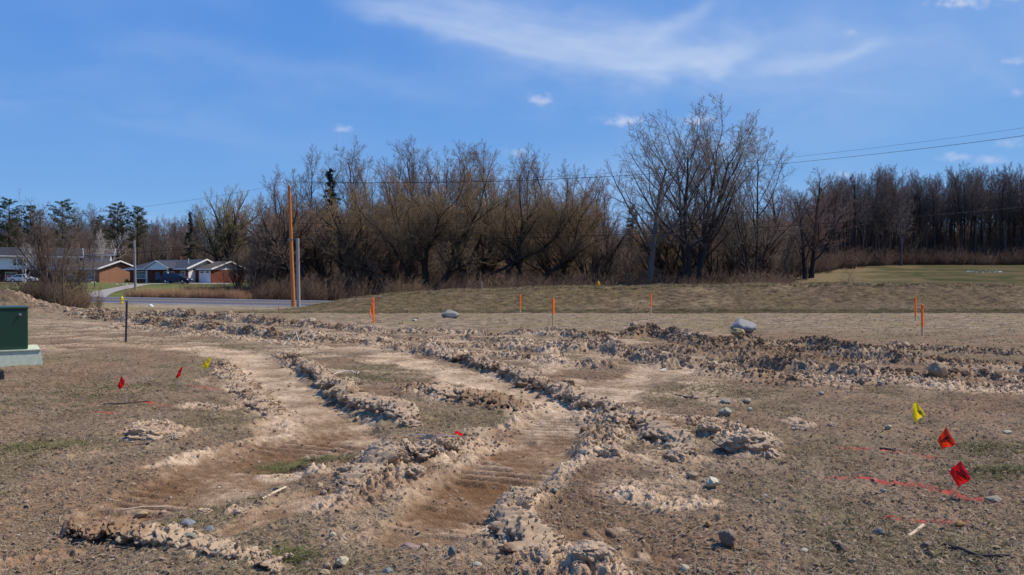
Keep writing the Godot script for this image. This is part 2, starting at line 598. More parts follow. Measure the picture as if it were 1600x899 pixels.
func ground_lines() -> void:
	var ridges := [
		[[20, 486, 0.5, 0.14], [130, 489, 0.5, 0.2], [200, 493, 0.5, 0.24], [265, 494, 0.45, 0.27], [340, 499, 0.42, 0.28], [420, 507, 0.4, 0.26], [520, 513, 0.36, 0.2], [600, 519, 0.35, 0.18], [700, 521, 0.3, 0.14], [800, 523, 0.3, 0.16], [880, 527, 0.32, 0.22], [960, 530, 0.36, 0.3], [1020, 526, 0.32, 0.32], [1080, 537, 0.36, 0.34], [1110, 542, 0.3, 0.22], [1190, 541, 0.35, 0.22], [1260, 541, 0.35, 0.25], [1340, 546, 0.3, 0.22], [1430, 546, 0.35, 0.24], [1500, 551, 0.3, 0.16], [1600, 556, 0.3, 0.16], [1720, 562, 0.3, 0.15]],
		[[110, 494, 0.4, 0.12], [205, 503, 0.42, 0.28], [260, 511, 0.38, 0.3], [330, 520, 0.36, 0.3], [400, 527, 0.36, 0.3], [440, 531, 0.3, 0.22], [520, 534, 0.3, 0.16], [600, 538, 0.3, 0.15], [700, 543, 0.3, 0.14], [790, 544, 0.3, 0.17], [860, 551, 0.3, 0.17]],
		[[300, 507, 0.3, 0.12], [380, 515, 0.3, 0.13], [480, 523, 0.3, 0.14], [600, 529, 0.3, 0.11]],
		[[870, 550, 0.36, 0.2], [950, 549, 0.38, 0.26], [1000, 560, 0.38, 0.27], [1040, 571, 0.36, 0.28], [1100, 572, 0.34, 0.2], [1160, 570, 0.34, 0.22], [1230, 578, 0.36, 0.3], [1300, 582, 0.34, 0.24], [1360, 590, 0.32, 0.2], [1440, 588, 0.32, 0.22], [1540, 590, 0.3, 0.16], [1640, 598, 0.3, 0.15]],
		[[1090, 558, 0.3, 0.14], [1200, 560, 0.3, 0.16], [1300, 566, 0.3, 0.14], [1400, 569, 0.3, 0.16], [1500, 575, 0.3, 0.12], [1640, 582, 0.3, 0.12]],
		[[980, 543, 0.3, 0.16], [1060, 549, 0.3, 0.18], [1150, 552, 0.3, 0.16], [1250, 551, 0.3, 0.18], [1350, 557, 0.3, 0.18], [1470, 562, 0.3, 0.14], [1640, 570, 0.3, 0.14]],
		[[1110, 582, 0.28, 0.16], [1180, 588, 0.28, 0.18], [1260, 590, 0.28, 0.18], [1330, 597, 0.26, 0.16], [1410, 597, 0.26, 0.16], [1500, 602, 0.26, 0.16], [1640, 606, 0.26, 0.12]],
		[[640, 533, 0.3, 0.12], [720, 532, 0.3, 0.14], [820, 536, 0.3, 0.16], [900, 540, 0.3, 0.18]],
		[[690, 552, 0.3, 0.12], [780, 556, 0.3, 0.14], [870, 566, 0.3, 0.16], [950, 574, 0.3, 0.16]],
		[[180, 512, 0.4, 0.12], [280, 520, 0.4, 0.14], [380, 533, 0.35, 0.12], [500, 543, 0.3, 0.1]],
		[[1180, 597, 0.24, 0.12], [1250, 602, 0.24, 0.15], [1330, 604, 0.2, 0.1]], [[1430, 604, 0.2, 0.1], [1520, 610, 0.22, 0.12], [1600, 612, 0.2, 0.1]],
		[[560, 536, 0.2, 0.1], [640, 548, 0.22, 0.13], [700, 560, 0.22, 0.15], [760, 575, 0.25, 0.17], [830, 597, 0.28, 0.22], [880, 617, 0.25, 0.19], [930, 640, 0.3, 0.18], [985, 655, 0.3, 0.2]],
		[[440, 556, 0.22, 0.12], [462, 567, 0.24, 0.22], [482, 582, 0.16, 0.13], [520, 600, 0.2, 0.17], [545, 622, 0.26, 0.2], [580, 637, 0.26, 0.22], [620, 657, 0.25, 0.19], [642, 668, 0.14, 0.1]],
		[[340, 570, 0.25, 0.12], [365, 592, 0.3, 0.15], [395, 615, 0.3, 0.14], [430, 640, 0.24, 0.09], [455, 665, 0.18, 0.05]],
		[[230, 735, 0.08, 0.03], [300, 712, 0.1, 0.035], [380, 690, 0.1, 0.035], [450, 672, 0.09, 0.03]],
		[[815, 655, 0.15, 0.06], [770, 685, 0.2, 0.1], [720, 700, 0.25, 0.14], [650, 712, 0.36, 0.2], [600, 712, 0.3, 0.22], [590, 745, 0.36, 0.16], [560, 775, 0.32, 0.1], [520, 795, 0.26, 0.06]],
		[[935, 655, 0.3, 0.18], [960, 670, 0.34, 0.2], [930, 705, 0.24, 0.16], [880, 735, 0.16, 0.05], [850, 755, 0.16, 0.07], [815, 785, 0.18, 0.12], [795, 815, 0.2, 0.12], [830, 850, 0.24, 0.14], [900, 880, 0.27, 0.18], [940, 902, 0.27, 0.18]],
		[[640, 606, 0.35, 0.1], [700, 620, 0.45, 0.17], [770, 630, 0.5, 0.18], [830, 640, 0.36, 0.1]],
		[[1000, 665, 0.36, 0.16], [1050, 690, 0.3, 0.15]], [[940, 702, 0.22, 0.12], [985, 718, 0.2, 0.1]],
		[[1090, 660, 0.26, 0.1], [1150, 688, 0.4, 0.22], [1195, 708, 0.28, 0.15]], [[1060, 708, 0.2, 0.12], [1078, 718, 0.16, 0.1]],
		[[1240, 662, 0.16, 0.1], [1262, 668, 0.14, 0.08]],
		[[195, 682, 0.22, 0.09], [235, 668, 0.3, 0.15], [275, 678, 0.2, 0.1]], [[305, 632, 0.22, 0.1], [352, 638, 0.22, 0.1]],
		[[95, 842, 0.1, 0.06], [130, 838, 0.14, 0.11], [200, 842, 0.14, 0.11], [290, 848, 0.13, 0.1], [320, 862, 0.1, 0.07], [380, 870, 0.09, 0.06], [432, 888, 0.08, 0.05]],
		[[-20, 896, 0.1, 0.04], [50, 878, 0.1, 0.045], [110, 862, 0.1, 0.04]], [[990, 775, 0.2, 0.08], [1040, 790, 0.2, 0.09], [1090, 785, 0.16, 0.06]],
		[[370, 800, 0.1, 0.07], [385, 803, 0.09, 0.05]], [[420, 735, 0.12, 0.05], [510, 738, 0.14, 0.08]],
	]
	var beds := [
		[[300, 545, 0.6, 0.02, 0.0], [400, 562, 0.9, 0.04, 0.0], [430, 600, 0.85, 0.07, 0.05], [480, 645, 0.85, 0.08, 0.3], [500, 685, 0.8, 0.08, 0.85], [400, 720, 0.7, 0.07, 1.0], [300, 760, 0.65, 0.05, 0.9], [200, 800, 0.5, 0.03, 0.6]],
		[[600, 555, 0.6, 0.02, 0.0], [700, 580, 0.7, 0.03, 0.0], [800, 612, 0.75, 0.04, 0.0], [875, 650, 0.6, 0.06, 0.1], [830, 700, 0.65, 0.08, 0.75], [745, 760, 0.6, 0.09, 1.0], [690, 800, 0.5, 0.06, 0.9], [650, 830, 0.35, 0.02, 0.5]],
		[[1060, 575, 0.6, 0.03, 0.0], [970, 600, 0.7, 0.04, 0.1], [900, 640, 0.5, 0.03, 0.0]],
		[[940, 540, 0.4, 0.09, 0.8], [1100, 553, 0.45, 0.09, 0.8], [1300, 558, 0.45, 0.07, 0.7], [1640, 570, 0.45, 0.07, 0.7]],
		[[1060, 566, 0.3, 0.05, 0.1], [1200, 568, 0.35, 0.05, 0.3], [1400, 578, 0.4, 0.05, 0.5], [1640, 590, 0.45, 0.05, 0.6]],
		[[60, 489, 0.5, 0.05, 0.4], [230, 500, 0.6, 0.09, 0.6], [420, 518, 0.55, 0.09, 0.65], [600, 525, 0.5, 0.08, 0.7], [860, 537, 0.5, 0.08, 0.7]],
		[[360, 832, 0.12, 0.01, 0.8], [440, 800, 0.2, 0.02, 0.9], [500, 772, 0.2, 0.02, 0.8]], [[1000, 868, 0.15, 0.03, 0.7], [1040, 866, 0.12, 0.02, 0.5]], [[920, 830, 0.18, 0.02, 0.6], [960, 826, 0.15, 0.01, 0.4]],
	]
	var drys := [
		[[150, 540, 0.7, 0.7], [240, 542, 0.9, 0.8], [320, 548, 0.9, 0.9]], [[40, 500, 1.5, 0.6], [300, 512, 1.5, 0.7], [520, 528, 1.2, 0.7], [860, 545, 1.2, 0.6], [1050, 560, 1.0, 0.7]], [[420, 550, 0.7, 0.6], [560, 545, 0.8, 0.7]],
		[[100, 720, 0.25, 0.5], [240, 700, 0.3, 0.5]], [[1000, 560, 0.8, 0.6], [1100, 590, 0.6, 0.6], [1250, 588, 0.5, 0.4]], [[560, 830, 0.4, 0.4], [680, 850, 0.4, 0.4], [760, 870, 0.3, 0.5]], [[870, 690, 0.5, 0.7], [900, 670, 0.5, 0.9]],
		[[560, 790, 0.5, 0.7], [640, 760, 0.35, 0.9], [700, 735, 0.2, 0.9]], [[1000, 520, 1.6, 0.5], [1100, 520, 1.4, 0.4]],
	]
	var paints := [
		[[1312, 699, 0.055, 0.9], [1345, 701, 0.05, 0.7], [1378, 704, 0.05, 0.8], [1402, 706, 0.05, 0.9]], [[1416, 704, 0.05, 0.9], [1456, 713, 0.05, 0.7]], [[1296, 745, 0.045, 0.6], [1345, 745, 0.06, 0.9], [1385, 754, 0.06, 1.0], [1440, 757, 0.06, 0.7], [1490, 768, 0.055, 0.8], [1548, 783, 0.05, 0.6]], [[1384, 811, 0.05, 0.8], [1440, 816, 0.05, 0.9], [1506, 820, 0.05, 0.6]],
		[[222, 625, 0.06, 0.9], [240, 628, 0.06, 1.0]], [[248, 631, 0.05, 0.9], [262, 633, 0.05, 0.7]], [[148, 641, 0.05, 0.8], [174, 644, 0.05, 0.9]], [[296, 602, 0.06, 0.7], [310, 604, 0.06, 0.7]], [[320, 606, 0.05, 0.9], [332, 607, 0.05, 0.7]],
	]
	for r in ridges:
		var l := to_line(r)
		ridge_lines.append(l)
		stamp(l, 0)
	for b in beds: stamp(to_line(b), 1)
	for q in drys: stamp(to_line(q), 2)
	for q in paints: stamp(to_line(q), 3)


func build_ground(m: Material) -> void:
	k_row = log(D_FAR / D_NEAR) / (NR - 1)
	var total := NR * NC
	for arr in ["n_height", "n_ridge", "n_bed", "n_wet", "n_dry"]:
		var p := PackedFloat32Array()
		p.resize(total)
		set(arr, p)
	n_paint.resize(total * 2)
	n_bar.resize(total)
	row_d.resize(NR)
	for i in NR:
		row_d[i] = D_NEAR * exp(k_row * i)
	ground_lines()
	var g := Geo.new()
	g.v.resize(total)
	g.n.resize(total)
	g.c.resize(total)
	g.ix.resize((NR - 1) * (NC - 1) * 6)
	var litter := Color(0.168, 0.117, 0.074)
	var litter2 := Color(0.255, 0.186, 0.122)
	var grass := Color(0.15, 0.118, 0.062)
	var gravel := Color(0.225, 0.168, 0.113)
	var dry := Color(0.375, 0.265, 0.167)
	var pale := Color(0.52, 0.39, 0.262)
	var wet := Color(0.16, 0.086, 0.04)
	var red_soil := Color(0.185, 0.107, 0.06)
	var turf := Color(0.17, 0.135, 0.068)
	for i in NR:
		var d := row_d[i]
		var far := smoothstep(24.0, 31.0, d)
		var near_fade := smoothstep(D_NEAR, D_NEAR + 0.35, d)
		var fine := 1.0 - smoothstep(12.0, 34.0, d)
		for j in NC:
			var t := 2.0 * SPAN * j / (NC - 1) - SPAN
			var x := t * d
			var k := i * NC + j
			var fade := near_fade * (1.0 - smoothstep(SPAN - 0.05, SPAN, absf(t)))
			var ridge := n_ridge[k] * fade
			var bed := n_bed[k] * fade
			var lo := n_low.get_noise_2d(x, d)
			var mi := n_mid.get_noise_2d(x, d)
			var fi := n_fine.get_noise_2d(x, d)
			var y := land(x, d) + lo * 0.05
			var rough := (1.0 - bed * 0.75)
			y += fade * rough * (mi * 0.040 + (fi * 0.024 + n_fine.get_noise_2d(x * 2.6 + 31.0, d * 2.6) * 0.016 * fine) * (1.0 + 0.5 * ridge))
			var h := n_height[k] * fade
			if ridge > 0.02:
				var cl := n_clod.get_noise_2d(x + mi * 0.10 + fi * 0.03, d + mi * 0.08 - fi * 0.03)
				var f3 := n_fine.get_noise_2d(x * 2.6 + 31.0, d * 2.6)
				h += minf(h * 0.6, 0.06) * mi * 0.7 + minf(h * 0.4, 0.020) * (0.6 * fi + f3)
				h -= minf(h * 0.55, 0.05) * (1.0 - smoothstep(0.02, 0.26, cl + 1.0))
				h -= minf(h * 0.7, 0.045) * smoothstep(0.22, 0.5, f3 - 0.3 * fi)
			y += h - n_paint[total + k] * fade
			g.v[k] = Vector3(x, y, -d)
			# what it is made of
			var patch := n_warp.get_noise_2d(x * 0.33 + 9.0, d * 0.33 - 5.0)
			var c := litter.lerp(litter2, clampf(0.5 + mi * 1.2 + lo * 0.5, 0.0, 1.0))
			c = c.lerp(red_soil, 0.55 * smoothstep(-0.05, 0.4, -patch + 0.5 * mi) * (1.0 - far))
			c = c.lerp(grass, 0.6 * smoothstep(0.0, 0.45, patch + 0.5 * lo + 0.4 * fi) * (1.0 - far))
			c = c.lerp(gravel * (1.0 + 0.75 * n_fine.get_noise_2d(x * 0.28, d * 0.28) + 0.5 * mi), far * (0.8 + 0.25 * mi))
			c = c.lerp(Color(0.215, 0.172, 0.085), far * 0.7 * smoothstep(-0.05, 0.4, patch + 0.6 * mi))
			if d > 46.0 and d < 61.0:
				y += fade * (mi * 0.05 + n_fine.get_noise_2d(x * 0.3, d * 0.3) * 0.05) * smoothstep(-15.0, -11.0, x)
				g.v[k].y = y
			var br := smoothstep(42.6, 48.2, d + 2.6 * patch + 1.6 * mi) * smoothstep(-16.5, -13.0, x) * (1.0 - smoothstep(60.0, 63.0, d))
			if br > 0.0:
				var bc := turf.lerp(Color(0.155, 0.115, 0.075), clampf(0.35 + 0.9 * lo + 0.7 * mi + 0.3 * smoothstep(0.0, 18.0, x), 0.0, 1.0))
				bc = bc.lerp(Color(0.29, 0.23, 0.13), 0.7 * smoothstep(0.25, 0.6, lo + 0.3 * smoothstep(28.0, 36.0, x)))
				bc = bc * (1.0 + 0.9 * n_fine.get_noise_2d(x * 0.12, d * 0.4))
				bc = bc.lerp(Color(0.27, 0.215, 0.115), 0.75 * smoothstep(52.3, 53.6, d + 0.5 * mi))
				c = c.lerp(bc * Color(0.74, 0.70, 0.66), br)
			elif d > 58.0:
				c = c.lerp(Color(0.21, 0.165, 0.075), smoothstep(58.0, 61.0, d) * smoothstep(-20.0, -30.0, x))
			c = c.lerp(dry, n_dry[k] * fade * clampf(0.85 + 1.2 * mi, 0.0, 1.0))
			var churn := smoothstep(0.02, 0.35, n_warp.get_noise_2d(x * 0.6 + 20.0, d * 0.6) + 0.35 * mi) * smoothstep(0.34, 0.22, absf(t + 0.02)) * smoothstep(5.0, 7.0, d) * (1.0 - smoothstep(24.0, 28.0, d))
			churn = maxf(churn, 0.8 * smoothstep(-0.1, 0.3, n_warp.get_noise_2d(x * 0.4 + 70.0, d * 0.6) + 0.3 * mi) * smoothstep(17.0, 20.0, d) * (1.0 - smoothstep(30.0, 36.0, d)) * smoothstep(-0.1, -0.2, t))
			c = c.lerp(dry.lerp(pale, clampf(0.3 + fi + mi, 0.0, 1.0)), churn * 0.7)
			c = c.lerp(dry.lerp(pale, clampf(0.45 + 0.9 * mi + 0.5 * fi, 0.0, 1.0)), bed * (1.0 - 0.35 * far) * clampf(0.72 + 0.3 * n_bar[k] + 0.6 * mi, 0.0, 1.0))
			c = c.lerp(wet.lerp(red_soil, clampf(0.4 + mi, 0.0, 1.0)), n_wet[k] * fade * (0.95 - 0.3 * clampf(fi + mi, 0.0, 1.0)))
			var mud := dry.lerp(pale, clampf(0.3 + 0.9 * mi + 0.6 * fi, 0.0, 1.0)).lerp(red_soil, 0.7 * smoothstep(0.05, 0.45, n_warp.get_noise_2d(x * 0.5 + 50.0, d * 0.5) + 0.4 * mi))
			mud = mud.lerp(Color(0.185, 0.118, 0.068), 0.8 * smoothstep(12.5, 15.0, d) * smoothstep(1.0, 4.5, x) * smoothstep(-0.5, 0.35, mi + lo))
			c = c.lerp(mud, clampf(ridge * 1.5, 0.0, 1.0))
			var heap := Vector2((x + 31.8) / 3.4, (d - 47.0) / 3.6).length_squared()
			if heap < 5.0:
				c = c.lerp(Color(0.095, 0.066, 0.047), exp(-heap * 0.6))
			c = c * (1.0 + 0.30 * fi * fine + 0.14 * mi)
			var pt := n_paint[k] * fade
			if pt > 0.0:
				c = c.lerp(Color(0.50, 0.055, 0.05), clampf(pt * (0.75 + 0.9 * fi), 0.0, 0.9))
			c.a = 1.0
			g.c[k] = c
	for k in total:
		n_height[k] = g.v[k].y
	var q := 0
	for i in NR:
		var im := maxi(i - 1, 0)
		var ip := mini(i + 1, NR - 1)
		for j in NC:
			var k := i * NC + j
			var du: Vector3 = g.v[i * NC + mini(j + 1, NC - 1)] - g.v[i * NC + maxi(j - 1, 0)]
			var dv: Vector3 = g.v[ip * NC + j] - g.v[im * NC + j]
			g.n[k] = du.cross(dv).normalized()
			if i < NR - 1 and j < NC - 1:
				# seen from above: clockwise
				g.ix[q] = k; g.ix[q + 1] = k + NC; g.ix[q + 2] = k + 1
				g.ix[q + 3] = k + 1; g.ix[q + 4] = k + NC; g.ix[q + 5] = k + NC + 1
				q += 6
	var am := ArrayMesh.new()
	g.add_to(am)
	far_ground().add_to(am)
	apron().add_to(am)
	var o := part_mesh("ground", am, m, self)
	tag(o, "muddy building plot with tyre ruts, dry grass mound and lawns beyond", "ground", "", "structure")


func far_color(x: float, d: float) -> Color:
	var lo := n_low.get_noise_2d(x, d)
	var mi := n_mid.get_noise_2d(x, d)
	var q := road_off(x, d)
	var c := Color(0.075, 0.055, 0.038).lerp(Color(0.11, 0.08, 0.052), clampf(0.5 + mi + lo, 0.0, 1.0))
	var left := smoothstep(-30.0, -40.0, x)
	var lawn := Color(0.09, 0.115, 0.03).lerp(Color(0.17, 0.145, 0.06), clampf(0.42 + 1.1 * lo + 0.5 * mi, 0.0, 1.0))
	if q > 4.0:
		c = c.lerp(lawn, left * (1.0 - smoothstep(152.0, 160.0, d)))
		var right := smoothstep(26.0, 36.0, x)
		var green := Color(0.036, 0.044, 0.012).lerp(Color(0.095, 0.070, 0.032), clampf(0.45 + 2.0 * n_low.get_noise_2d(x * 0.7 + 5.0, d * 1.6) + 1.0 * mi, 0.0, 1.0))
		var tan_ := Color(0.18, 0.132, 0.068)
		var edge := smoothstep(0.55, 0.35, x / d + 0.08 * lo)
		c = c.lerp(green.lerp(tan_, clampf(edge + 0.35 * mi, 0.0, 1.0)), right)
	elif q < -4.0:
		c = Color(0.30, 0.24, 0.17).lerp(Color(0.2, 0.16, 0.08), clampf(left * 0.9 + mi, 0.0, 1.0))
	else:
		c = Color(0.12, 0.11, 0.10)
	return c


func far_ground() -> Geo:
	var g := Geo.new()
	var rows := 230
	var cols := 360
	for i in rows:
		var d := (D_FAR - 0.2) * exp(log(900.0 / D_FAR) * i / (rows - 1))
		for j in cols:
			var s := 2.0 * j / (cols - 1) - 1.0
			var x := (s * 0.8 + s * s * s * 1.6) * d
			var y := relief(x, d) + n_mid.get_noise_2d(x, d) * 0.04
			if absf(road_off(x, d)) < 4.3:
				y = land(x, d) - 0.16
			g.v.append(Vector3(x, y - (0.03 if i == 0 else 0.0), -d))
			g.c.append(far_color(x, d))
	g.n.resize(g.v.size())
	for i in rows:
		for j in cols:
			var k := i * cols + j
			var du := g.v[i * cols + mini(j + 1, cols - 1)] - g.v[i * cols + maxi(j - 1, 0)]
			var dv := g.v[mini(i + 1, rows - 1) * cols + j] - g.v[maxi(i - 1, 0) * cols + j]
			g.n[k] = du.cross(dv).normalized()
			if i < rows - 1 and j < cols - 1:
				g.ix.append_array([k, k + cols, k + 1, k + 1, k + cols, k + cols + 1])
	return g


func apron() -> Geo:
	# the plot beside and behind the camera
	var g := Geo.new()
	var a0 := atan(SPAN) - 0.012
	var rows := [0.0, 1.5, 3.0, 6.0, 12.0, 20.0, 30.0, 42.0, 60.0, 100.0, 200.0, 500.0, 900.0]
	var cols := 61
	for r in rows:
		for j in cols:
			var a := lerpf(a0, TAU - a0, j / float(cols - 1))
			var x: float = sin(a) * r
			var d: float = cos(a) * r
			g.v.append(Vector3(x, (relief(x, d) if d > 0.0 and r < 90.0 else 0.0) - 0.035, -d))
			g.n.append(Vector3.UP)
			g.c.append(Color(0.19, 0.138, 0.093))
	for i in rows.size() - 1:
		for j in cols - 1:
			var k := i * cols + j
			g.ix.append_array([k, k + cols, k + 1, k + 1, k + cols, k + cols + 1])
	# the little patch at the camera's feet
	var k0 := g.v.size()
	for q in [Vector2(-0.2, 0.0), Vector2(0.2, 0.0), Vector2(3.4, 3.4), Vector2(0.0, 3.5), Vector2(-3.4, 3.4)]:
		g.v.append(Vector3(q.x, relief(q.x, q.y) - 0.045, -q.y))
		g.n.append(Vector3.UP)
		g.c.append(Color(0.19, 0.138, 0.093))
	for f in [[0, 3, 1], [1, 3, 2], [0, 4, 3]]:
		g.ix.append_array([k0 + f[0], k0 + f[1], k0 + f[2]])
	return g


# ---------- stones, clods, straw and grass ----------

func blob(radii: Vector3, seed_: int, rough: float, level := 2, sharp := 0.0) -> Geo:
	# a lump of stone or earth: an icosphere pushed about by noise, with some flat facets
	var ph := (1.0 + sqrt(5.0)) / 2.0
	var p: Array[Vector3] = []
	for q in [[-1.0, ph, 0.0], [1.0, ph, 0.0], [-1.0, -ph, 0.0], [1.0, -ph, 0.0], [0.0, -1.0, ph], [0.0, 1.0, ph], [0.0, -1.0, -ph], [0.0, 1.0, -ph], [ph, 0.0, -1.0], [ph, 0.0, 1.0], [-ph, 0.0, -1.0], [-ph, 0.0, 1.0]]:
		p.append(Vector3(q[0], q[1], q[2]).normalized())
	var f := [[0, 11, 5], [0, 5, 1], [0, 1, 7], [0, 7, 10], [0, 10, 11], [1, 5, 9], [5, 11, 4], [11, 10, 2], [10, 7, 6], [7, 1, 8], [3, 9, 4], [3, 4, 2], [3, 2, 6], [3, 6, 8], [3, 8, 9], [4, 9, 5], [2, 4, 11], [6, 2, 10], [8, 6, 7], [9, 8, 1]]
	for l in level:
		var cut := {}
		var nf := []
		for tr in f:
			var mids := []
			for e in [[0, 1], [1, 2], [2, 0]]:
				var a: int = mini(tr[e[0]], tr[e[1]])
				var b: int = maxi(tr[e[0]], tr[e[1]])
				var key := a * 100000 + b
				if not cut.has(key):
					cut[key] = p.size()
					p.append((p[a] + p[b]).normalized())
				mids.append(cut[key])
			nf.append([tr[0], mids[0], mids[2]]); nf.append([tr[1], mids[1], mids[0]]); nf.append([tr[2], mids[2], mids[1]]); nf.append([mids[0], mids[1], mids[2]])
		f = nf
	var noise := FastNoiseLite.new()
	noise.seed = seed_
	noise.frequency = 0.9
	noise.fractal_octaves = 4
	var r2 := RandomNumberGenerator.new()
	r2.seed = seed_
	var cuts := []
	for k in 9:
		cuts.append([Vector3(r2.randf_range(-1, 1), r2.randf_range(-0.7, 1), r2.randf_range(-1, 1)).normalized(), r2.randf_range(0.62, 0.9)])
	var g := Geo.new()
	for a in p:
		var s := 1.0 + rough * noise.get_noise_3dv(a * 1.3) * 1.6
		var w := a * s
		for q in cuts:
			var over: float = w.dot(q[0]) - q[1]
			if over > 0.0:
				w -= q[0] * over * sharp
		g.v.append(w * radii)
		g.n.append(Vector3.ZERO)
	for tr in f:
		var a: Vector3 = g.v[tr[0]]
		var b: Vector3 = g.v[tr[1]]
		var d: Vector3 = g.v[tr[2]]
		var fn := (b - a).cross(d - a)
		var order: Array = tr if fn.dot(a + b + d) < 0.0 else [tr[0], tr[2], tr[1]]
		if fn.dot(a + b + d) < 0.0:
			fn = -fn
		for k in 3:
			g.n[tr[k]] += fn
			g.ix.append(order[k])
	for k in g.n.size():
		g.n[k] = g.n[k].normalized()
	return g


func faceted(g: Geo) -> Geo:
	var o := Geo.new()
	for k in range(0, g.ix.size(), 3):
		var a := g.v[g.ix[k]]
		var b := g.v[g.ix[k + 1]]
		var d := g.v[g.ix[k + 2]]
		o.tri(a, b, d, a + b + d)
	return o


func scatter_clods(m: Material) -> void:
	var shapes: Array[ArrayMesh] = []
	for k in 5:
		shapes.append(faceted(blob(Vector3(1.0, 0.75, 0.9), 300 + k, 0.55, 2, 0.7)).mesh())
	var places: Array = [[], [], [], [], []]
	var tints: Array = [[], [], [], [], []]
	for line in ridge_lines:
		for s in line.size() - 1:
			var a := Vector2(line[s][0], line[s][1])
			var b := Vector2(line[s + 1][0], line[s + 1][1])
			var w: float = (line[s][2] + line[s + 1][2]) * 0.5
			var h: float = (line[s][3] + line[s + 1][3]) * 0.5
			var count := int((b - a).length() * w * 2.0 * lerpf(330.0, 190.0, smoothstep(7.0, 14.0, a.y)) * clampf(h / 0.12, 0.15, 1.5))
			for k in count:
				var f := rng.randf()
				var p := a.lerp(b, f) + Vector2(rng.randfn() * w * 0.55, rng.randfn() * w * 0.55)
				if absf(p.x / p.y) > SPAN - 0.06 or p.y < D_NEAR + 0.3:
					continue
				var size := lerpf(0.004, 0.006, smoothstep(7.0, 12.0, p.y)) + lerpf(0.019, 0.027, smoothstep(7.0, 12.0, p.y)) * pow(rng.randf(), 3.0) + 0.0009 * p.y * rng.randf()
				if rng.randf() < 0.015:
					size *= rng.randf_range(1.6, 3.0)
				size *= clampf(h / 0.16, 0.45, 1.25)
				var kind := rng.randi() % 5
				var turn := Basis.from_euler(Vector3(rng.randf() * TAU, rng.randf() * TAU, rng.randf() * TAU)).scaled(Vector3.ONE * size)
				places[kind].append(Transform3D(turn, Vector3(p.x, ground_y(p.x, p.y) + size * rng.randf_range(-0.1, 0.4), -p.y)))
				var mix := n_warp.get_noise_2d(p.x * 0.5 + 50.0, p.y * 0.5) + 0.4 * smoothstep(12.5, 15.0, p.y) * smoothstep(1.0, 4.5, p.x)
				var c := Color(0.335, 0.236, 0.15).lerp(Color(0.45, 0.337, 0.225), rng.randf()).lerp(Color(0.175, 0.108, 0.06), 0.85 * smoothstep(0.0, 0.4, mix + 0.25 * rng.randfn()))
				tints[kind].append(c)
	# and loose crumbs over all the plot
	for k in 62000:
		var d := 3.4 * pow(12.0, pow(rng.randf(), 1.25))
		var x := rng.randf_range(-0.98, 0.98) * d
		if rng.randf() < 0.75 * bare(x, d): continue
		var size := (0.0025 + 0.0095 * pow(rng.randf(), 4.0)) * (1.0 + 0.05 * d)
		var kind := rng.randi() % 5
		places[kind].append(Transform3D(Basis.from_euler(Vector3(rng.randf() * TAU, rng.randf() * TAU, 0)).scaled(Vector3.ONE * size), Vector3(x, ground_y(x, d) + size * 0.3, -d)))
		tints[kind].append(Color(0.19, 0.135, 0.09).lerp(Color(0.38, 0.285, 0.195), rng.randf()))
	# a crust of crumbs on the torn ridges
	for k in ridge_tops.size():
		var p := ridge_tops[k]
		var size := (0.003 + 0.016 * pow(rng.randf(), 3.0)) * (0.7 - 0.05 * p.z)
		var kind := rng.randi() % 5
		places[kind].append(Transform3D(Basis.from_euler(Vector3(rng.randf() * TAU, rng.randf() * TAU, rng.randf() * TAU)).scaled(Vector3.ONE * size), p + Vector3(rng.randfn(), rng.randf_range(0.0, 0.8), rng.randfn()) * size * 0.7))
		tints[kind].append(ridge_tints[k] * rng.randf_range(0.85, 1.12))
	for k in 5:
		var at: Array[Transform3D] = []
		at.assign(places[k])
		many("mud_clods", shapes[k], m, at, PackedColorArray(tints[k]), "loose crumbling clods of tan mud along the tyre ruts", "soil clods")


func bare(x: float, d: float) -> float:
	# how much of the place is mud without growth
	if d < D_NEAR or d > D_FAR or absf(x / d) > SPAN:
		return 0.0
	var k := near_index(x, d)
	return clampf(maxf(n_ridge[k] * 1.2, maxf(n_bed[k] * 1.1, n_dry[k] * 0.8)), 0.0, 1.0)


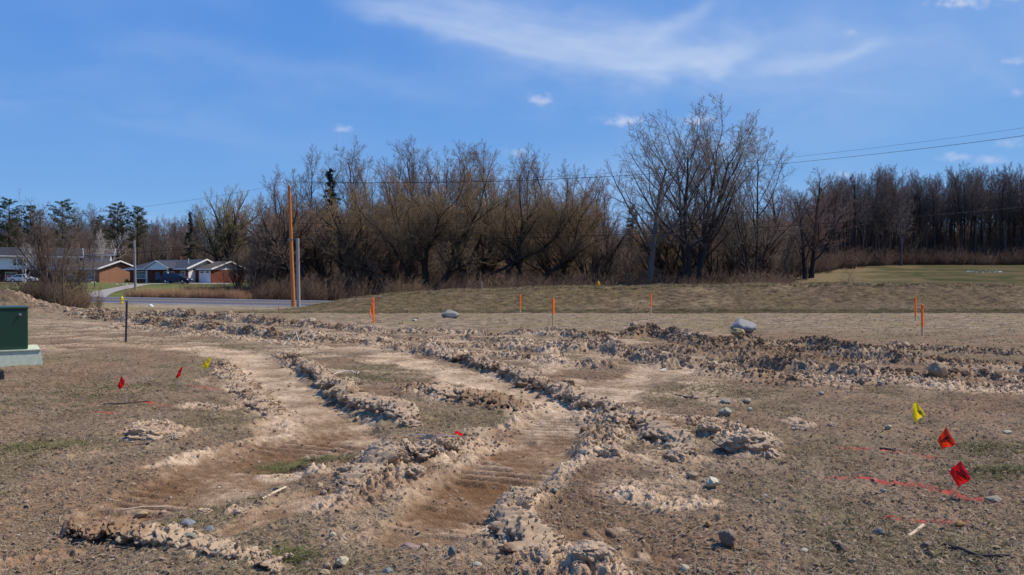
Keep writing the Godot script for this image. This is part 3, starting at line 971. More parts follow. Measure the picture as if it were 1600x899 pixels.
func scatter_litter(m: Material) -> void:
	# dead straw, leaf scraps and chips: three slivers, tinted one by one
	var meshes: Array[ArrayMesh] = []
	for k in 3:
		var g := Geo.new()
		var p := PackedVector3Array()
		var r := PackedFloat32Array()
		for s in 4:
			var f := s / 3.0
			p.append(Vector3((f - 0.5), 0.10 * sin(f * PI) * (0.4 + 0.5 * k), 0.12 * sin(f * 4.0 + k)))
			r.append([0.030, 0.022, 0.045][k] * (1.0 - 0.7 * absf(f - 0.45)))
		g.tube(p, r, 3)
		meshes.append(g.mesh())
	var leaf := Geo.new()
	for s in [[0.0, 0.5], [0.5, 1.0]]:
		var a0: float = s[0]
		var a1: float = s[1]
		leaf.quad(Vector3(a0 - 0.5, 0.12 * sin(a0 * PI), -0.26 * sin(a0 * PI + 0.25)), Vector3(a1 - 0.5, 0.12 * sin(a1 * PI), -0.26 * sin(a1 * 2.8 + 0.25)), Vector3(a1 - 0.5, 0.16 * sin(a1 * PI), 0.26 * sin(a1 * 2.8 + 0.25)), Vector3(a0 - 0.5, 0.2 * sin(a0 * PI), 0.26 * sin(a0 * PI + 0.25)), Vector3.UP)
	meshes.append(leaf.mesh())
	var counts := [90000, 46000, 30000, 34000]
	var labels := ["pale straw and dead grass stalks lying over the plot", "thin brown stalks and roots lying over the plot", "wood slivers and chips lying over the plot", "small dead leaf scraps lying over the plot"]
	var names := ["straw_litter", "stalk_litter", "wood_chip_litter", "leaf_litter"]
	for kind in 4:
		var at: Array[Transform3D] = []
		var tint := PackedColorArray()
		for k in counts[kind]:
			var d := 3.3 * pow(13.6, pow(rng.randf(), 1.35))
			var x := rng.randf_range(-0.98, 0.98) * d
			var b := bare(x, d)
			if rng.randf() < b * 0.93:
				continue
			var size: float = [0.05, 0.045, 0.034, 0.028][kind] * (0.4 + 1.3 * pow(rng.randf(), 2.0)) * (1.0 + d * 0.02)
			var turn := Basis.from_euler(Vector3(rng.randfn() * 0.25, rng.randf() * TAU, rng.randfn() * 0.22)).scaled(Vector3.ONE * size)
			at.append(Transform3D(turn, Vector3(x, ground_y(x, d) + size * 0.04 + 0.007, -d)))
			var c: Color
			var q := rng.randf()
			if kind == 0: c = Color(0.50, 0.40, 0.27).lerp(Color(0.30, 0.225, 0.135), q)
			elif kind == 1: c = Color(0.15, 0.105, 0.07).lerp(Color(0.30, 0.22, 0.15), q)
			elif kind == 2: c = Color(0.55, 0.46, 0.34).lerp(Color(0.28, 0.21, 0.15), sqrt(q))
			else: c = Color(0.16, 0.11, 0.07).lerp(Color(0.34, 0.25, 0.17), q)
			tint.append(c)
		many(names[kind], meshes[kind], m, at, tint, labels[kind], "ground litter")


func tuft(seed_: int, blades: int, spread: float, lean: float) -> ArrayMesh:
	var r2 := RandomNumberGenerator.new()
	r2.seed = seed_
	var g := Geo.new()
	for k in blades:
		var a := r2.randf() * TAU
		var base := Vector3(cos(a), 0, sin(a)) * spread * sqrt(r2.randf())
		var out := Vector3(cos(a + r2.randfn() * 0.5), 0, sin(a + r2.randfn() * 0.5))
		var h := r2.randf_range(0.45, 1.0)
		var side := out.cross(Vector3.UP) * r2.randf_range(0.022, 0.04)
		var l := lean * r2.randf_range(0.3, 1.3)
		var p1 := base + Vector3.UP * h * 0.55 + out * l * h * 0.35
		var p2 := base + Vector3.UP * h * (1.0 - 0.35 * l) + out * l * h * 0.95
		g.quad(base - side, base + side, p1 + side * 0.7, p1 - side * 0.7, out)
		g.tri(p1 - side * 0.7, p1 + side * 0.7, p2, out)
	return g.mesh()


func scatter_grass(m: Material) -> void:
	var kinds := [tuft(1, 16, 0.5, 0.9), tuft(2, 12, 0.4, 0.6), tuft(3, 20, 0.7, 1.2)]
	for kind in 3:
		var at: Array[Transform3D] = []
		var tint := PackedColorArray()
		for k in 17000:
			var d := 3.3 * pow(9.6, pow(rng.randf(), 1.1))
			var x := rng.randf_range(-0.98, 0.98) * d
			var want := n_warp.get_noise_2d(x * 0.33 + 9.0, d * 0.33 - 5.0) + 0.5 * n_low.get_noise_2d(x, d)
			if rng.randf() > smoothstep(-0.05, 0.4, want) * 0.8 + 0.05 or rng.randf() < bare(x, d):
				continue
			var size := (0.016 + 0.042 * pow(rng.randf(), 2.0)) * (1.0 + d * 0.018)
			at.append(Transform3D(Basis(Vector3.UP, rng.randf() * TAU).scaled(Vector3(size * 1.3, size * rng.randf_range(0.5, 1.1), size * 1.3)), Vector3(x, ground_y(x, d) - 0.004, -d)))
			var c := Color(0.17, 0.14, 0.07).lerp(Color(0.36, 0.28, 0.165), rng.randf())
			if rng.randf() < 0.16:
				c = Color(0.135, 0.135, 0.055)
			tint.append(c)
		# greener patches by the cabinet and at the right edge
		for q in [[90.0, 635.0, 1.3, 0.5], [120.0, 605.0, 1.2, 0.4], [1570.0, 735.0, 0.35, 0.35], [1560.0, 700.0, 0.4, 0.25], [60.0, 700.0, 0.4, 0.3], [190.0, 610.0, 0.8, 0.3], [560.0, 590.0, 0.7, 0.25], [1120.0, 610.0, 0.8, 0.2], [440.0, 870.0, 0.12, 0.3], [470.0, 720.0, 0.3, 0.35]]:
			var c0 := flat(q[0], q[1])
			for k in 90:
				var x: float = c0.x + rng.randfn() * q[2] * 0.7
				var d: float = c0.y + rng.randfn() * q[2] * 0.5
				if d < 3.4 or absf(x / d) > 0.85: continue
				var size := rng.randf_range(0.03, 0.06)
				at.append(Transform3D(Basis(Vector3.UP, rng.randf() * TAU).scaled(Vector3(size * 1.4, size * 0.8, size * 1.4)), Vector3(x, ground_y(x, d) - 0.004, -d)))
				tint.append(Color(0.19, 0.155, 0.075).lerp(Color(0.125, 0.135, 0.05), clampf(float(q[3]) + rng.randf() * 0.6, 0.0, 1.0)))
		# dead turf on the mound, thicker along its foot and its crest
		for k in 15000:
			var d := rng.randf_range(44.5, 60.0)
			if rng.randf() < 0.32:
				d = 45.4 + rng.randfn() * 0.5
			elif rng.randf() < 0.2:
				d = 54.0 + rng.randfn() * 1.2
			var x := rng.randf_range(-0.38, 0.95) * d
			if x < -17.0: continue
			var size := rng.randf_range(0.035, 0.075)
			if d < 46.5: size *= 1.9
			if d > 52.5: size *= rng.randf_range(1.2, 2.6)
			at.append(Transform3D(Basis(Vector3.UP, rng.randf() * TAU).scaled(Vector3(size * 1.5, size, size * 1.5)), Vector3(x, ground_y(x, d) - 0.01, -d)))
			tint.append(Color(0.155, 0.12, 0.065).lerp(Color(0.23, 0.18, 0.105), rng.randf()) if d > 46.6 and d < 53.0 else Color(0.22, 0.18, 0.09).lerp(Color(0.36, 0.29, 0.17), rng.randf()))
		# rough verge by the road on the left, straw on the gravelly flat
		for k in 5000:
			var d := rng.randf_range(34.0, 73.0)
			var x := rng.randf_range(-0.84, 0.6) * d
			if road_off(x, d) > -4.6 or (d < 46.0 and rng.randf() < 0.6): continue
			var size := rng.randf_range(0.03, 0.10)
			at.append(Transform3D(Basis(Vector3.UP, rng.randf() * TAU).scaled(Vector3(size * 1.5, size, size * 1.5)), Vector3(x, ground_y(x, d) - 0.01, -d)))
			tint.append(Color(0.22, 0.18, 0.09).lerp(Color(0.36, 0.29, 0.19), rng.randf()))
		many("grass_tufts", kinds[kind], m, at, tint, "short dry grass tufts growing over plot and mound", "grass")


func scatter_pebbles(m: Material) -> void:
	var shapes: Array[ArrayMesh] = []
	for k in 3:
		shapes.append(blob(Vector3(1.0, 0.6, 0.8), 40 + k, 0.25, 1, 0.5).mesh())
	for kind in 3:
		var at: Array[Transform3D] = []
		var tint := PackedColorArray()
		for k in 260:
			var d := 3.4 * pow(17.0, rng.randf())
			var x := rng.randf_range(-0.98, 0.98) * d
			if d > 44.0 and x < -14.0: continue
			var size := 0.006 + 0.018 * pow(rng.randf(), 3.0) + d * 0.0007 * rng.randf()
			at.append(Transform3D(Basis.from_euler(Vector3(rng.randfn() * 0.3, rng.randf() * TAU, rng.randfn() * 0.3)).scaled(Vector3.ONE * size), Vector3(x, ground_y(x, d) + size * 0.2, -d)))
			var q := rng.randf()
			tint.append(Color(0.50, 0.43, 0.33).lerp(Color(0.25, 0.21, 0.17), q) if rng.randf() < 0.8 else Color(0.36, 0.24, 0.17))
		many("pebbles", shapes[kind], m, at, tint, "small grey and tan pebbles strewn over the plot", "pebbles")


# ---------- trees ----------

func grow(trunk: Geo, crown: Geo, p0: Vector3, dir0: Vector3, length: float, r0: float, lev: int, P: Dictionary) -> void:
	var last: int = P.levels
	if lev == last:
		var tip := p0 + (dir0 + Vector3(rng.randfn(), rng.randfn(), rng.randfn()) * 0.12).normalized() * length
		crown.spike(p0, tip, r0)
		return
	var segs: int = P.segs[lev]
	var wob: float = P.wob[lev]
	var up: float = P.up[lev]
	var taper: float = P.taper[lev]
	var pts := PackedVector3Array([p0])
	var rad := PackedFloat32Array([r0 * (1.35 if lev == 0 else 1.0)])
	var dir := dir0
	var p := p0
	for s in segs:
		dir = (dir + Vector3(rng.randfn(), rng.randfn() * 0.6, rng.randfn()) * wob + Vector3.UP * up).normalized()
		p += dir * length / segs
		pts.append(p)
		rad.append(r0 * lerpf(1.0, taper, (s + 1.0) / segs))
	var g := trunk if lev <= P.trunk_levels else crown
	g.tube(pts, rad, P.sides[lev])
	var kids: int = P.kids[lev]
	if lev > 0 and kids > 4:
		kids = maxi(3, int(kids * rng.randf_range(0.7, 1.25)))
	var az := rng.randf() * TAU
	for k in kids:
		var f: float = lerpf(P.start[lev], 1.0, (k + rng.randf_range(0.2, 0.95)) / kids)
		var at := minf(f, 0.999) * segs
		var i := int(at)
		var q := pts[i].lerp(pts[i + 1], at - i)
		var axis := (pts[i + 1] - pts[i]).normalized()
		az += 2.4 + rng.randfn() * 0.4
		var side := axis.cross(Vector3.RIGHT if absf(axis.x) < 0.8 else Vector3.BACK).normalized()
		var out := (side * cos(az) + axis.cross(side) * sin(az))
		var ang: float = deg_to_rad(P.ang[lev] * rng.randf_range(0.75, 1.25)) * lerpf(1.15, 0.75, f)
		var cd := (axis * cos(ang) + out * sin(ang)).normalized()
		var shape: float = lerpf(1.0, P.tip[lev], (f - P.start[lev]) / (1.0 - P.start[lev] + 0.001))
		var cl: float = length * P.ratio[lev] * shape * rng.randf_range(0.75, 1.2)
		var cr: float = maxf(P.thin, lerpf(r0, r0 * taper, f) * P.thick[lev] * rng.randf_range(0.8, 1.1))
		grow(trunk, crown, q, cd, cl, cr, lev + 1, P)
	# the leader goes on as a twig
	if lev > 0:
		crown.spike(pts[segs], pts[segs] + dir * length * 0.25, rad[segs])


func tree_kind(kind: String) -> Dictionary:
	var P := {"levels": 4, "trunk_levels": 1, "segs": [9, 6, 4, 3], "sides": [8, 5, 4, 3], "kids": [13, 8, 7, 7], "wob": [0.05, 0.13, 0.17, 0.2], "up": [0.03, 0.065, 0.05, 0.03], "taper": [0.25, 0.25, 0.3, 0.35],
		"start": [0.35, 0.2, 0.15, 0.1], "ang": [42.0, 42.0, 42.0, 38.0], "ratio": [0.42, 0.42, 0.45, 0.5], "tip": [0.45, 0.6, 0.6, 0.7], "thick": [0.5, 0.55, 0.6, 0.6], "thin": 0.011}
	match kind:
		"maple":
			P.merge({"thin": 0.0085, "kids": [16, 9, 8, 9], "start": [0.26, 0.2, 0.12, 0.1], "ang": [36.0, 38.0, 40.0, 36.0]}, true)
		"tall":
			P.merge({"kids": [17, 8, 8, 7], "start": [0.40, 0.25, 0.15, 0.1], "ang": [34.0, 40.0, 42.0, 40.0], "ratio": [0.38, 0.45, 0.45, 0.5], "wob": [0.03, 0.10, 0.16, 0.2]}, true)
		"willow":
			P.merge({"kids": [11, 10, 9, 9], "segs": [5, 6, 5, 3], "start": [0.3, 0.15, 0.10, 0.08], "ang": [40.0, 50.0, 42.0, 32.0], "thin": 0.008, "ratio": [0.85, 0.42, 0.42, 0.62], "tip": [0.85, 0.6, 0.6, 0.7], "up": [0.0, 0.06, 0.09, 0.08], "wob": [0.14, 0.18, 0.16, 0.16], "taper": [0.6, 0.22, 0.3, 0.35], "thick": [0.62, 0.5, 0.55, 0.55]}, true)
		"cottonwood":
			P.merge({"kids": [12, 10, 10, 9], "segs": [8, 8, 5, 3], "start": [0.24, 0.2, 0.16, 0.1], "ang": [40.0, 44.0, 44.0, 44.0], "ratio": [0.60, 0.40, 0.38, 0.40], "tip": [0.62, 0.55, 0.6, 0.7], "up": [0.02, 0.055, 0.05, 0.03], "wob": [0.07, 0.10, 0.13, 0.2], "thick": [0.55, 0.5, 0.55, 0.6], "thin": 0.0095}, true)
		"reddish":
			P.merge({"thin": 0.009, "kids": [15, 9, 9, 8], "start": [0.18, 0.15, 0.12, 0.1], "ang": [46.0, 44.0, 42.0, 40.0], "ratio": [0.50, 0.42, 0.42, 0.45]}, true)
		"wood":
			P.merge({"kids": [15, 7, 6, 6], "start": [0.28, 0.2, 0.15, 0.1], "ratio": [0.34, 0.45, 0.5, 0.5], "thin": 0.014}, true)
		"shrub":
			P.merge({"levels": 4, "kids": [10, 7, 6, 5], "start": [0.12, 0.15, 0.12, 0.1], "ang": [38.0, 44.0, 44.0, 42.0], "ratio": [0.5, 0.45, 0.45, 0.5], "thin": 0.006, "wob": [0.08, 0.14, 0.18, 0.2]}, true)
		"birch":
			P.merge({"kids": [10, 7, 6, 5], "start": [0.35, 0.2, 0.15, 0.1], "ang": [40.0, 42.0, 42.0, 40.0], "ratio": [0.40, 0.45, 0.45, 0.5], "wob": [0.06, 0.16, 0.2, 0.2]}, true)
	return P


func bare_tree(called: String, kind: String, height: float, radius: float, bark: Material, twig: Material, stems := 1, lean := Vector3.ZERO, spread := 0.25) -> Node3D:
	var P := tree_kind(kind)
	var tr := Geo.new()
	var cr := Geo.new()
	var share := 0.8 if kind != "willow" and kind != "cottonwood" else (0.36 if kind == "willow" else 0.62)
	for s in stems:
		var a := TAU * s / stems + rng.randf() * 0.8
		var dir := (Vector3.UP + lean + (Vector3(cos(a), 0, sin(a)) * spread if stems > 1 else Vector3.ZERO)).normalized()
		var k := 1.0 if s == 0 else rng.randf_range(0.72, 0.98)
		grow(tr, cr, Vector3(cos(a), 0, sin(a)) * radius * (1.0 if stems > 1 else 0.0) + Vector3.DOWN * 0.25, dir, height * share * k, radius * k * (0.75 if stems > 1 else 1.0), 0, P)
	# root flare
	for k in 5:
		var a := k * TAU / 5 + 0.3
		tr.spike(Vector3(cos(a), 0.0, sin(a)) * radius * 1.2 - Vector3.UP * 0.2, Vector3(cos(a) * 0.3 * radius, radius * 3.0, sin(a) * 0.3 * radius), radius * 0.5)
	# bring it to the height asked for
	var top := 0.0
	for q in cr.v: top = maxf(top, q.y)
	var sc := height / top
	for g in [tr, cr]:
		for i in g.v.size():
			g.v[i] = Vector3(g.v[i].x * lerpf(1.0, sc, 0.7), g.v[i].y * sc, g.v[i].z * lerpf(1.0, sc, 0.7))
	var o := thing(called, "", "tree", Vector3.ZERO)
	part("trunk", tr, bark, o)
	part("crown", cr, twig, o)
	return o


func conifer(called: String, height: float, wide: float, bark: Material, needle: Material, pine: bool) -> Node3D:
	var tr := Geo.new()
	var cr := Geo.new()
	tr.tube(PackedVector3Array([Vector3(0, -0.3, 0), Vector3(0.05, height * 0.5, 0.04), Vector3(0, height * 0.97, 0)]), PackedFloat32Array([height * 0.016, height * 0.011, 0.03]), 7)
	var n := 74 if pine else 120
	for k in n:
		var f := lerpf(0.34 if pine else 0.06, 0.99, pow((k + rng.randf()) / n, 0.9))
		var a := rng.randf() * TAU
		var l := wide * (pow(1.0 - f, 0.75) + 0.07) * rng.randf_range(0.65, 1.15)
		if pine:
			l = wide * sqrt(maxf(0.05, 1.0 - pow((f - 0.62) / 0.42, 2.0))) * rng.randf_range(0.45, 1.15)
		var out := Vector3(cos(a), 0.25 if pine else -0.28, sin(a)).normalized()
		var p := Vector3(0, height * f, 0)
		var tip := p + out * l + Vector3.UP * (0.12 * l if not pine else 0.1 * l)
		tr.tube(PackedVector3Array([p, p.lerp(tip, 0.5) - Vector3.UP * 0.05 * l, tip]), PackedFloat32Array([0.05, 0.03, 0.012]), 3)
		var clumps := int(5 + l * (5.0 if pine else 7.0))
		for c in clumps:
			var g := rng.randf_range(0.45 if pine else 0.15, 1.02)
			var q := p.lerp(tip, g) + Vector3(rng.randfn(), rng.randfn() * 0.5, rng.randfn()) * (0.22 if pine else 0.14) * (0.5 + l * 0.25)
			for s in 9:
				var nd := Vector3(rng.randfn(), rng.randfn() * 0.7 + (0.35 if pine else -0.15), rng.randfn()).normalized()
				if not pine:
					nd = (nd + out * 0.8).normalized()
				cr.spike(q, q + nd * rng.randf_range(0.2, 0.42), 0.034 if pine else 0.028)
	var o := thing(called, "", "tree", Vector3.ZERO)
	part("trunk", tr, bark, o)
	part("crown", cr, needle, o)
	return o


func willow_hero(called: String, bark: Material, twig: Material, limbs: Array, height: float) -> Node3D:
	# limbs: polylines of [x, y, z, radius] from the foot; growth springs from their upper parts
	var P := tree_kind("willow")
	var tr := Geo.new()
	var cr := Geo.new()
	for l in limbs:
		var pts := PackedVector3Array()
		var rad := PackedFloat32Array()
		for q in l:
			pts.append(Vector3(q[0], q[1], q[2]))
			rad.append(q[3] * 0.66)
		# smooth the polyline, with a little bark-like wander
		var sp := PackedVector3Array()
		var sr := PackedFloat32Array()
		for k in pts.size() - 1:
			for s in 4:
				var f := s / 4.0
				sp.append(pts[k].cubic_interpolate(pts[k + 1], pts[maxi(k - 1, 0)], pts[mini(k + 2, pts.size() - 1)], f) + Vector3(rng.randfn(), rng.randfn(), rng.randfn()) * rad[k] * 0.10)
				sr.append(lerpf(rad[k], rad[k + 1], f) * rng.randf_range(0.9, 1.12))
		sp.append(pts[pts.size() - 1])
		sr.append(rad[pts.size() - 1])
		tr.tube(sp, sr, 9)
		var m := sp.size()
		for k in range(int(m * 0.4), m):
			var dir := (sp[k] - sp[k - 1]).normalized()
			for s in 2:
				var a := rng.randf() * TAU
				var cd := (dir * 0.5 + Vector3(cos(a), 0.55, sin(a)) * 0.9).normalized()
				grow(tr, cr, sp[k], cd, height * rng.randf_range(0.22, 0.42), sr[k] * 0.4, 1, P)
		grow(tr, cr, sp[m - 1], (sp[m - 1] - sp[m - 2]).normalized(), height * 0.45, sr[m - 1] * 0.9, 1, P)
	var top := 0.0
	for q in cr.v: top = maxf(top, q.y)
	var sc := height / top
	for g in [tr, cr]:
		for i in g.v.size():
			g.v[i] = Vector3(g.v[i].x, g.v[i].y * (sc if g == cr else sc), g.v[i].z)
	var o := thing(called, "", "tree", Vector3.ZERO)
	part("trunk", tr, bark, o)
	part("crown", cr, twig, o)
	return o


func brush_mesh(seed_: int, stems: int, wide: float) -> ArrayMesh:
	# a thicket of thin bare stems, one unit high
	var keep := rng.seed
	rng.seed = seed_
	var g := Geo.new()
	for k in stems:
		var a := rng.randf() * TAU
		var base := Vector3(cos(a), 0, sin(a)) * wide * sqrt(rng.randf()) * 0.7
		var dir := (Vector3.UP + Vector3(cos(a), 0, sin(a)) * rng.randf_range(0.0, 0.7) + Vector3(rng.randfn(), 0, rng.randfn()) * 0.15).normalized()
		var l := rng.randf_range(0.5, 1.05)
		var p := base
		var q := p + dir * l
		g.spike(p, q, 0.010)
		for s in 7:
			var f := rng.randf_range(0.2, 0.95)
			var b := p.lerp(q, f)
			var d2 := (dir + Vector3(rng.randfn(), rng.randfn() * 0.4 + 0.2, rng.randfn()) * 0.7).normalized()
			var e := b + d2 * l * rng.randf_range(0.15, 0.4)
			g.spike(b, e, 0.006)
			g.spike(b.lerp(e, 0.4), b.lerp(e, 0.4) + (d2 + Vector3(rng.randfn(), rng.randfn(), rng.randfn()) * 0.7).normalized() * l * 0.16, 0.005)
	rng.seed = keep
	return g.mesh()


# ---------- small things on the plot ----------

func spot3(u: float, v: float, d: float) -> Vector3:
	return Vector3(across(u, d), EYE - (v - HORIZON) * d / F, -d)


func survey_stake(u: float, v: float, top: float, painted: float, label: String, lean: float, ribbon: bool) -> void:
	var p := flat(u, v)
	var h := (v - top) * p.y / F
	var base := ground_at(p.x, p.y)
	var o := thing("survey_stake", label, "survey stake", base, 0.72 + rng.randf_range(-0.12, 0.12), "survey stakes")
	o.rotation.z = lean
	var cut := h * (1.0 - painted)
	var w := 0.082
	if cut > 0.05:
		var g := Geo.new()
		g.prism(PackedVector2Array([Vector2(-0.004, -0.25), Vector2(0.004, -0.25), Vector2(w * 0.5, -0.15), Vector2(w * 0.5, cut), Vector2(-w * 0.5, cut), Vector2(-w * 0.5, -0.15)]), -0.022, 0.022)
		part("shaft", g, M.lath, o)
	var g2 := Geo.new()
	g2.box(Vector3(0, (maxf(cut, -0.1) + h) * 0.5, 0), Vector3(w + 0.003, h - cut if cut > 0.05 else h + 0.2, 0.047), Basis.IDENTITY, 0.004)
	part("painted_top", g2, M.orange, o)
	if ribbon:
		var g3 := Geo.new()
		var y := h * 0.93
		g3.tube(PackedVector3Array([Vector3(0, y - 0.03, 0), Vector3(0, y + 0.03, 0)]), PackedFloat32Array([0.046, 0.046]), 8)
		var a := Vector3(-0.03, y, 0.02)
		for k in 6:
			var f := k / 6.0
			var f1 := (k + 1) / 6.0
			var p0 := Vector3(-0.03 - 0.15 * sin(f * 1.5), y - 0.62 * f, 0.02 + 0.03 * sin(f * 9.0))
			var p1 := Vector3(-0.03 - 0.15 * sin(f1 * 1.5), y - 0.62 * f1, 0.02 + 0.03 * sin(f1 * 9.0))
			g3.quad(p0 + Vector3(-0.03, 0, 0.01), p0 + Vector3(0.03, 0, -0.01), p1 + Vector3(0.03, 0, -0.01), p1 + Vector3(-0.03, 0, 0.01), Vector3.BACK)
		part("ribbon", g3, M.ribbon, o)


func marker_flag(poly: Array, base_px: Vector2, m: Material, label: String, print_marks: Array, fold := 0.02) -> void:
	var p := flat(base_px.x, base_px.y)
	var base := ground_at(p.x, p.y)
	var o := thing("marker_flag", label, "marker flag", base, 0.0, "utility marker flags")
	var pts: Array[Vector3] = []
	var mid := Vector3()
	for q in poly:
		var w := spot3(q[0], q[1], p.y) - base
		pts.append(w)
		mid += w / poly.size()
	var g := Geo.new()
	# a bent sheet of thin vinyl: rings from its middle out to its edge
	var n := poly.size()
	var rings := 4
	var at := func(r: int, a: float) -> Vector3:
		var k := int(a) % n
		var e := pts[k].lerp(pts[(k + 1) % n], a - int(a))
		var w := mid.lerp(e, r / float(rings))
		var off := w - mid
		w.z += fold * sin(off.x * 46.0 + off.y * 23.0) + fold * 0.7 * cos(off.y * 34.0)
		return w
	for r in rings:
		for s in n * 3:
			var a0 := s / 3.0
			var a1 := (s + 1) / 3.0 - 0.0001
			g.quad(at.call(r, a0), at.call(r, a1), at.call(r + 1, a1), at.call(r + 1, a0), Vector3.BACK)
	part("flag", g, m, o)
	if print_marks.size() > 0:
		var gp := Geo.new()
		for q in print_marks:
			var c: Vector3 = spot3(q[0], q[1], p.y) - base
			var dir := Vector3(cos(q[4]), sin(q[4]), 0) * float(q[2]) * p.y / F
			var up := Vector3(-sin(q[4]), cos(q[4]), 0) * float(q[3]) * p.y / F
			var lift := func(w: Vector3) -> Vector3:
				var off := w - mid
				w.z += fold * sin(off.x * 46.0 + off.y * 23.0) + fold * 0.7 * cos(off.y * 34.0) + 0.0025
				return w
			for s in 4:
				var f0 := s / 4.0 - 0.5
				var f1 := f0 + 0.19
				gp.quad(lift.call(c + dir * f0 - up * 0.5), lift.call(c + dir * f1 - up * 0.5), lift.call(c + dir * f1 + up * 0.5), lift.call(c + dir * f0 + up * 0.5), Vector3.BACK)
		part("print", gp, M.ink, o)
	var top := pts[0]
	for q in pts:
		if q.y > top.y: top = q
	var wire := Geo.new()
	wire.tube(PackedVector3Array([Vector3(0, -0.08, 0), top * 0.5 + Vector3(0.004, 0, -0.006), top + Vector3(0.004, 0.004, -0.012)]), PackedFloat32Array([0.0016, 0.0016, 0.0016]), 5)
	part("wire", wire, M.wire, o)


func stone(u: float, v: float, wide: float, tall: float, tint: Color, label: String, seed_: int, sharp := 0.7, called := "stone", sink := 0.25) -> Node3D:
	var p := flat(u, v)
	var rx := wide * p.y / F * 0.5
	var ry := tall * p.y / F * 0.5 / (1.0 - sink * 0.5)
	var g := blob(Vector3(rx, ry, (rx + ry) * 0.55), seed_, 0.22, 3, sharp)
	var base := ground_at(p.x, p.y)
	var m: StandardMaterial3D = M.stone.duplicate()
	m.albedo_color = lin(tint.r, tint.g, tint.b)
	var o := part(called, g, m, self)
	o.position = base + Vector3(0, ry * (1.0 - sink), 0)
	tag(o, label, "stone" if called != "mud_lump" else "mud lump")
	return o


func mud_lump(u: float, v: float, wide: float, tall: float, label: String, seed_: int, turn := 0.0) -> void:
	var p := flat(u, v)
	var rx := wide * p.y / F * 0.5
	var ry := tall * p.y / F * 0.5
	var g := blob(Vector3(rx, ry, rx * 0.75), seed_, 0.42, 4, 0.55)
	var cracks := FastNoiseLite.new()
	cracks.seed = seed_ * 3 + 1
	cracks.noise_type = FastNoiseLite.TYPE_CELLULAR
	cracks.cellular_return_type = FastNoiseLite.RETURN_DISTANCE2_SUB
	cracks.frequency = 1.0
	var f2 := FastNoiseLite.new()
	f2.seed = seed_ + 9
	f2.frequency = 14.0
	for k in g.v.size():
		var q := g.v[k]
		var e := cracks.get_noise_3dv(q * (9.0 + 0.5 / rx)) + 1.0
		var s := -0.16 * (1.0 - smoothstep(0.0, 0.22, e)) + 0.10 * f2.get_noise_3dv(q)
		g.v[k] = q * (1.0 + s)
	g = faceted(g)
	var o := part("mud_lump", g, M.mud, self)
	o.position = ground_at(p.x, p.y) + Vector3(0, ry * 0.28, 0)
	o.rotation.y = turn
	tag(o, label, "mud lump", "big lumps of churned mud")


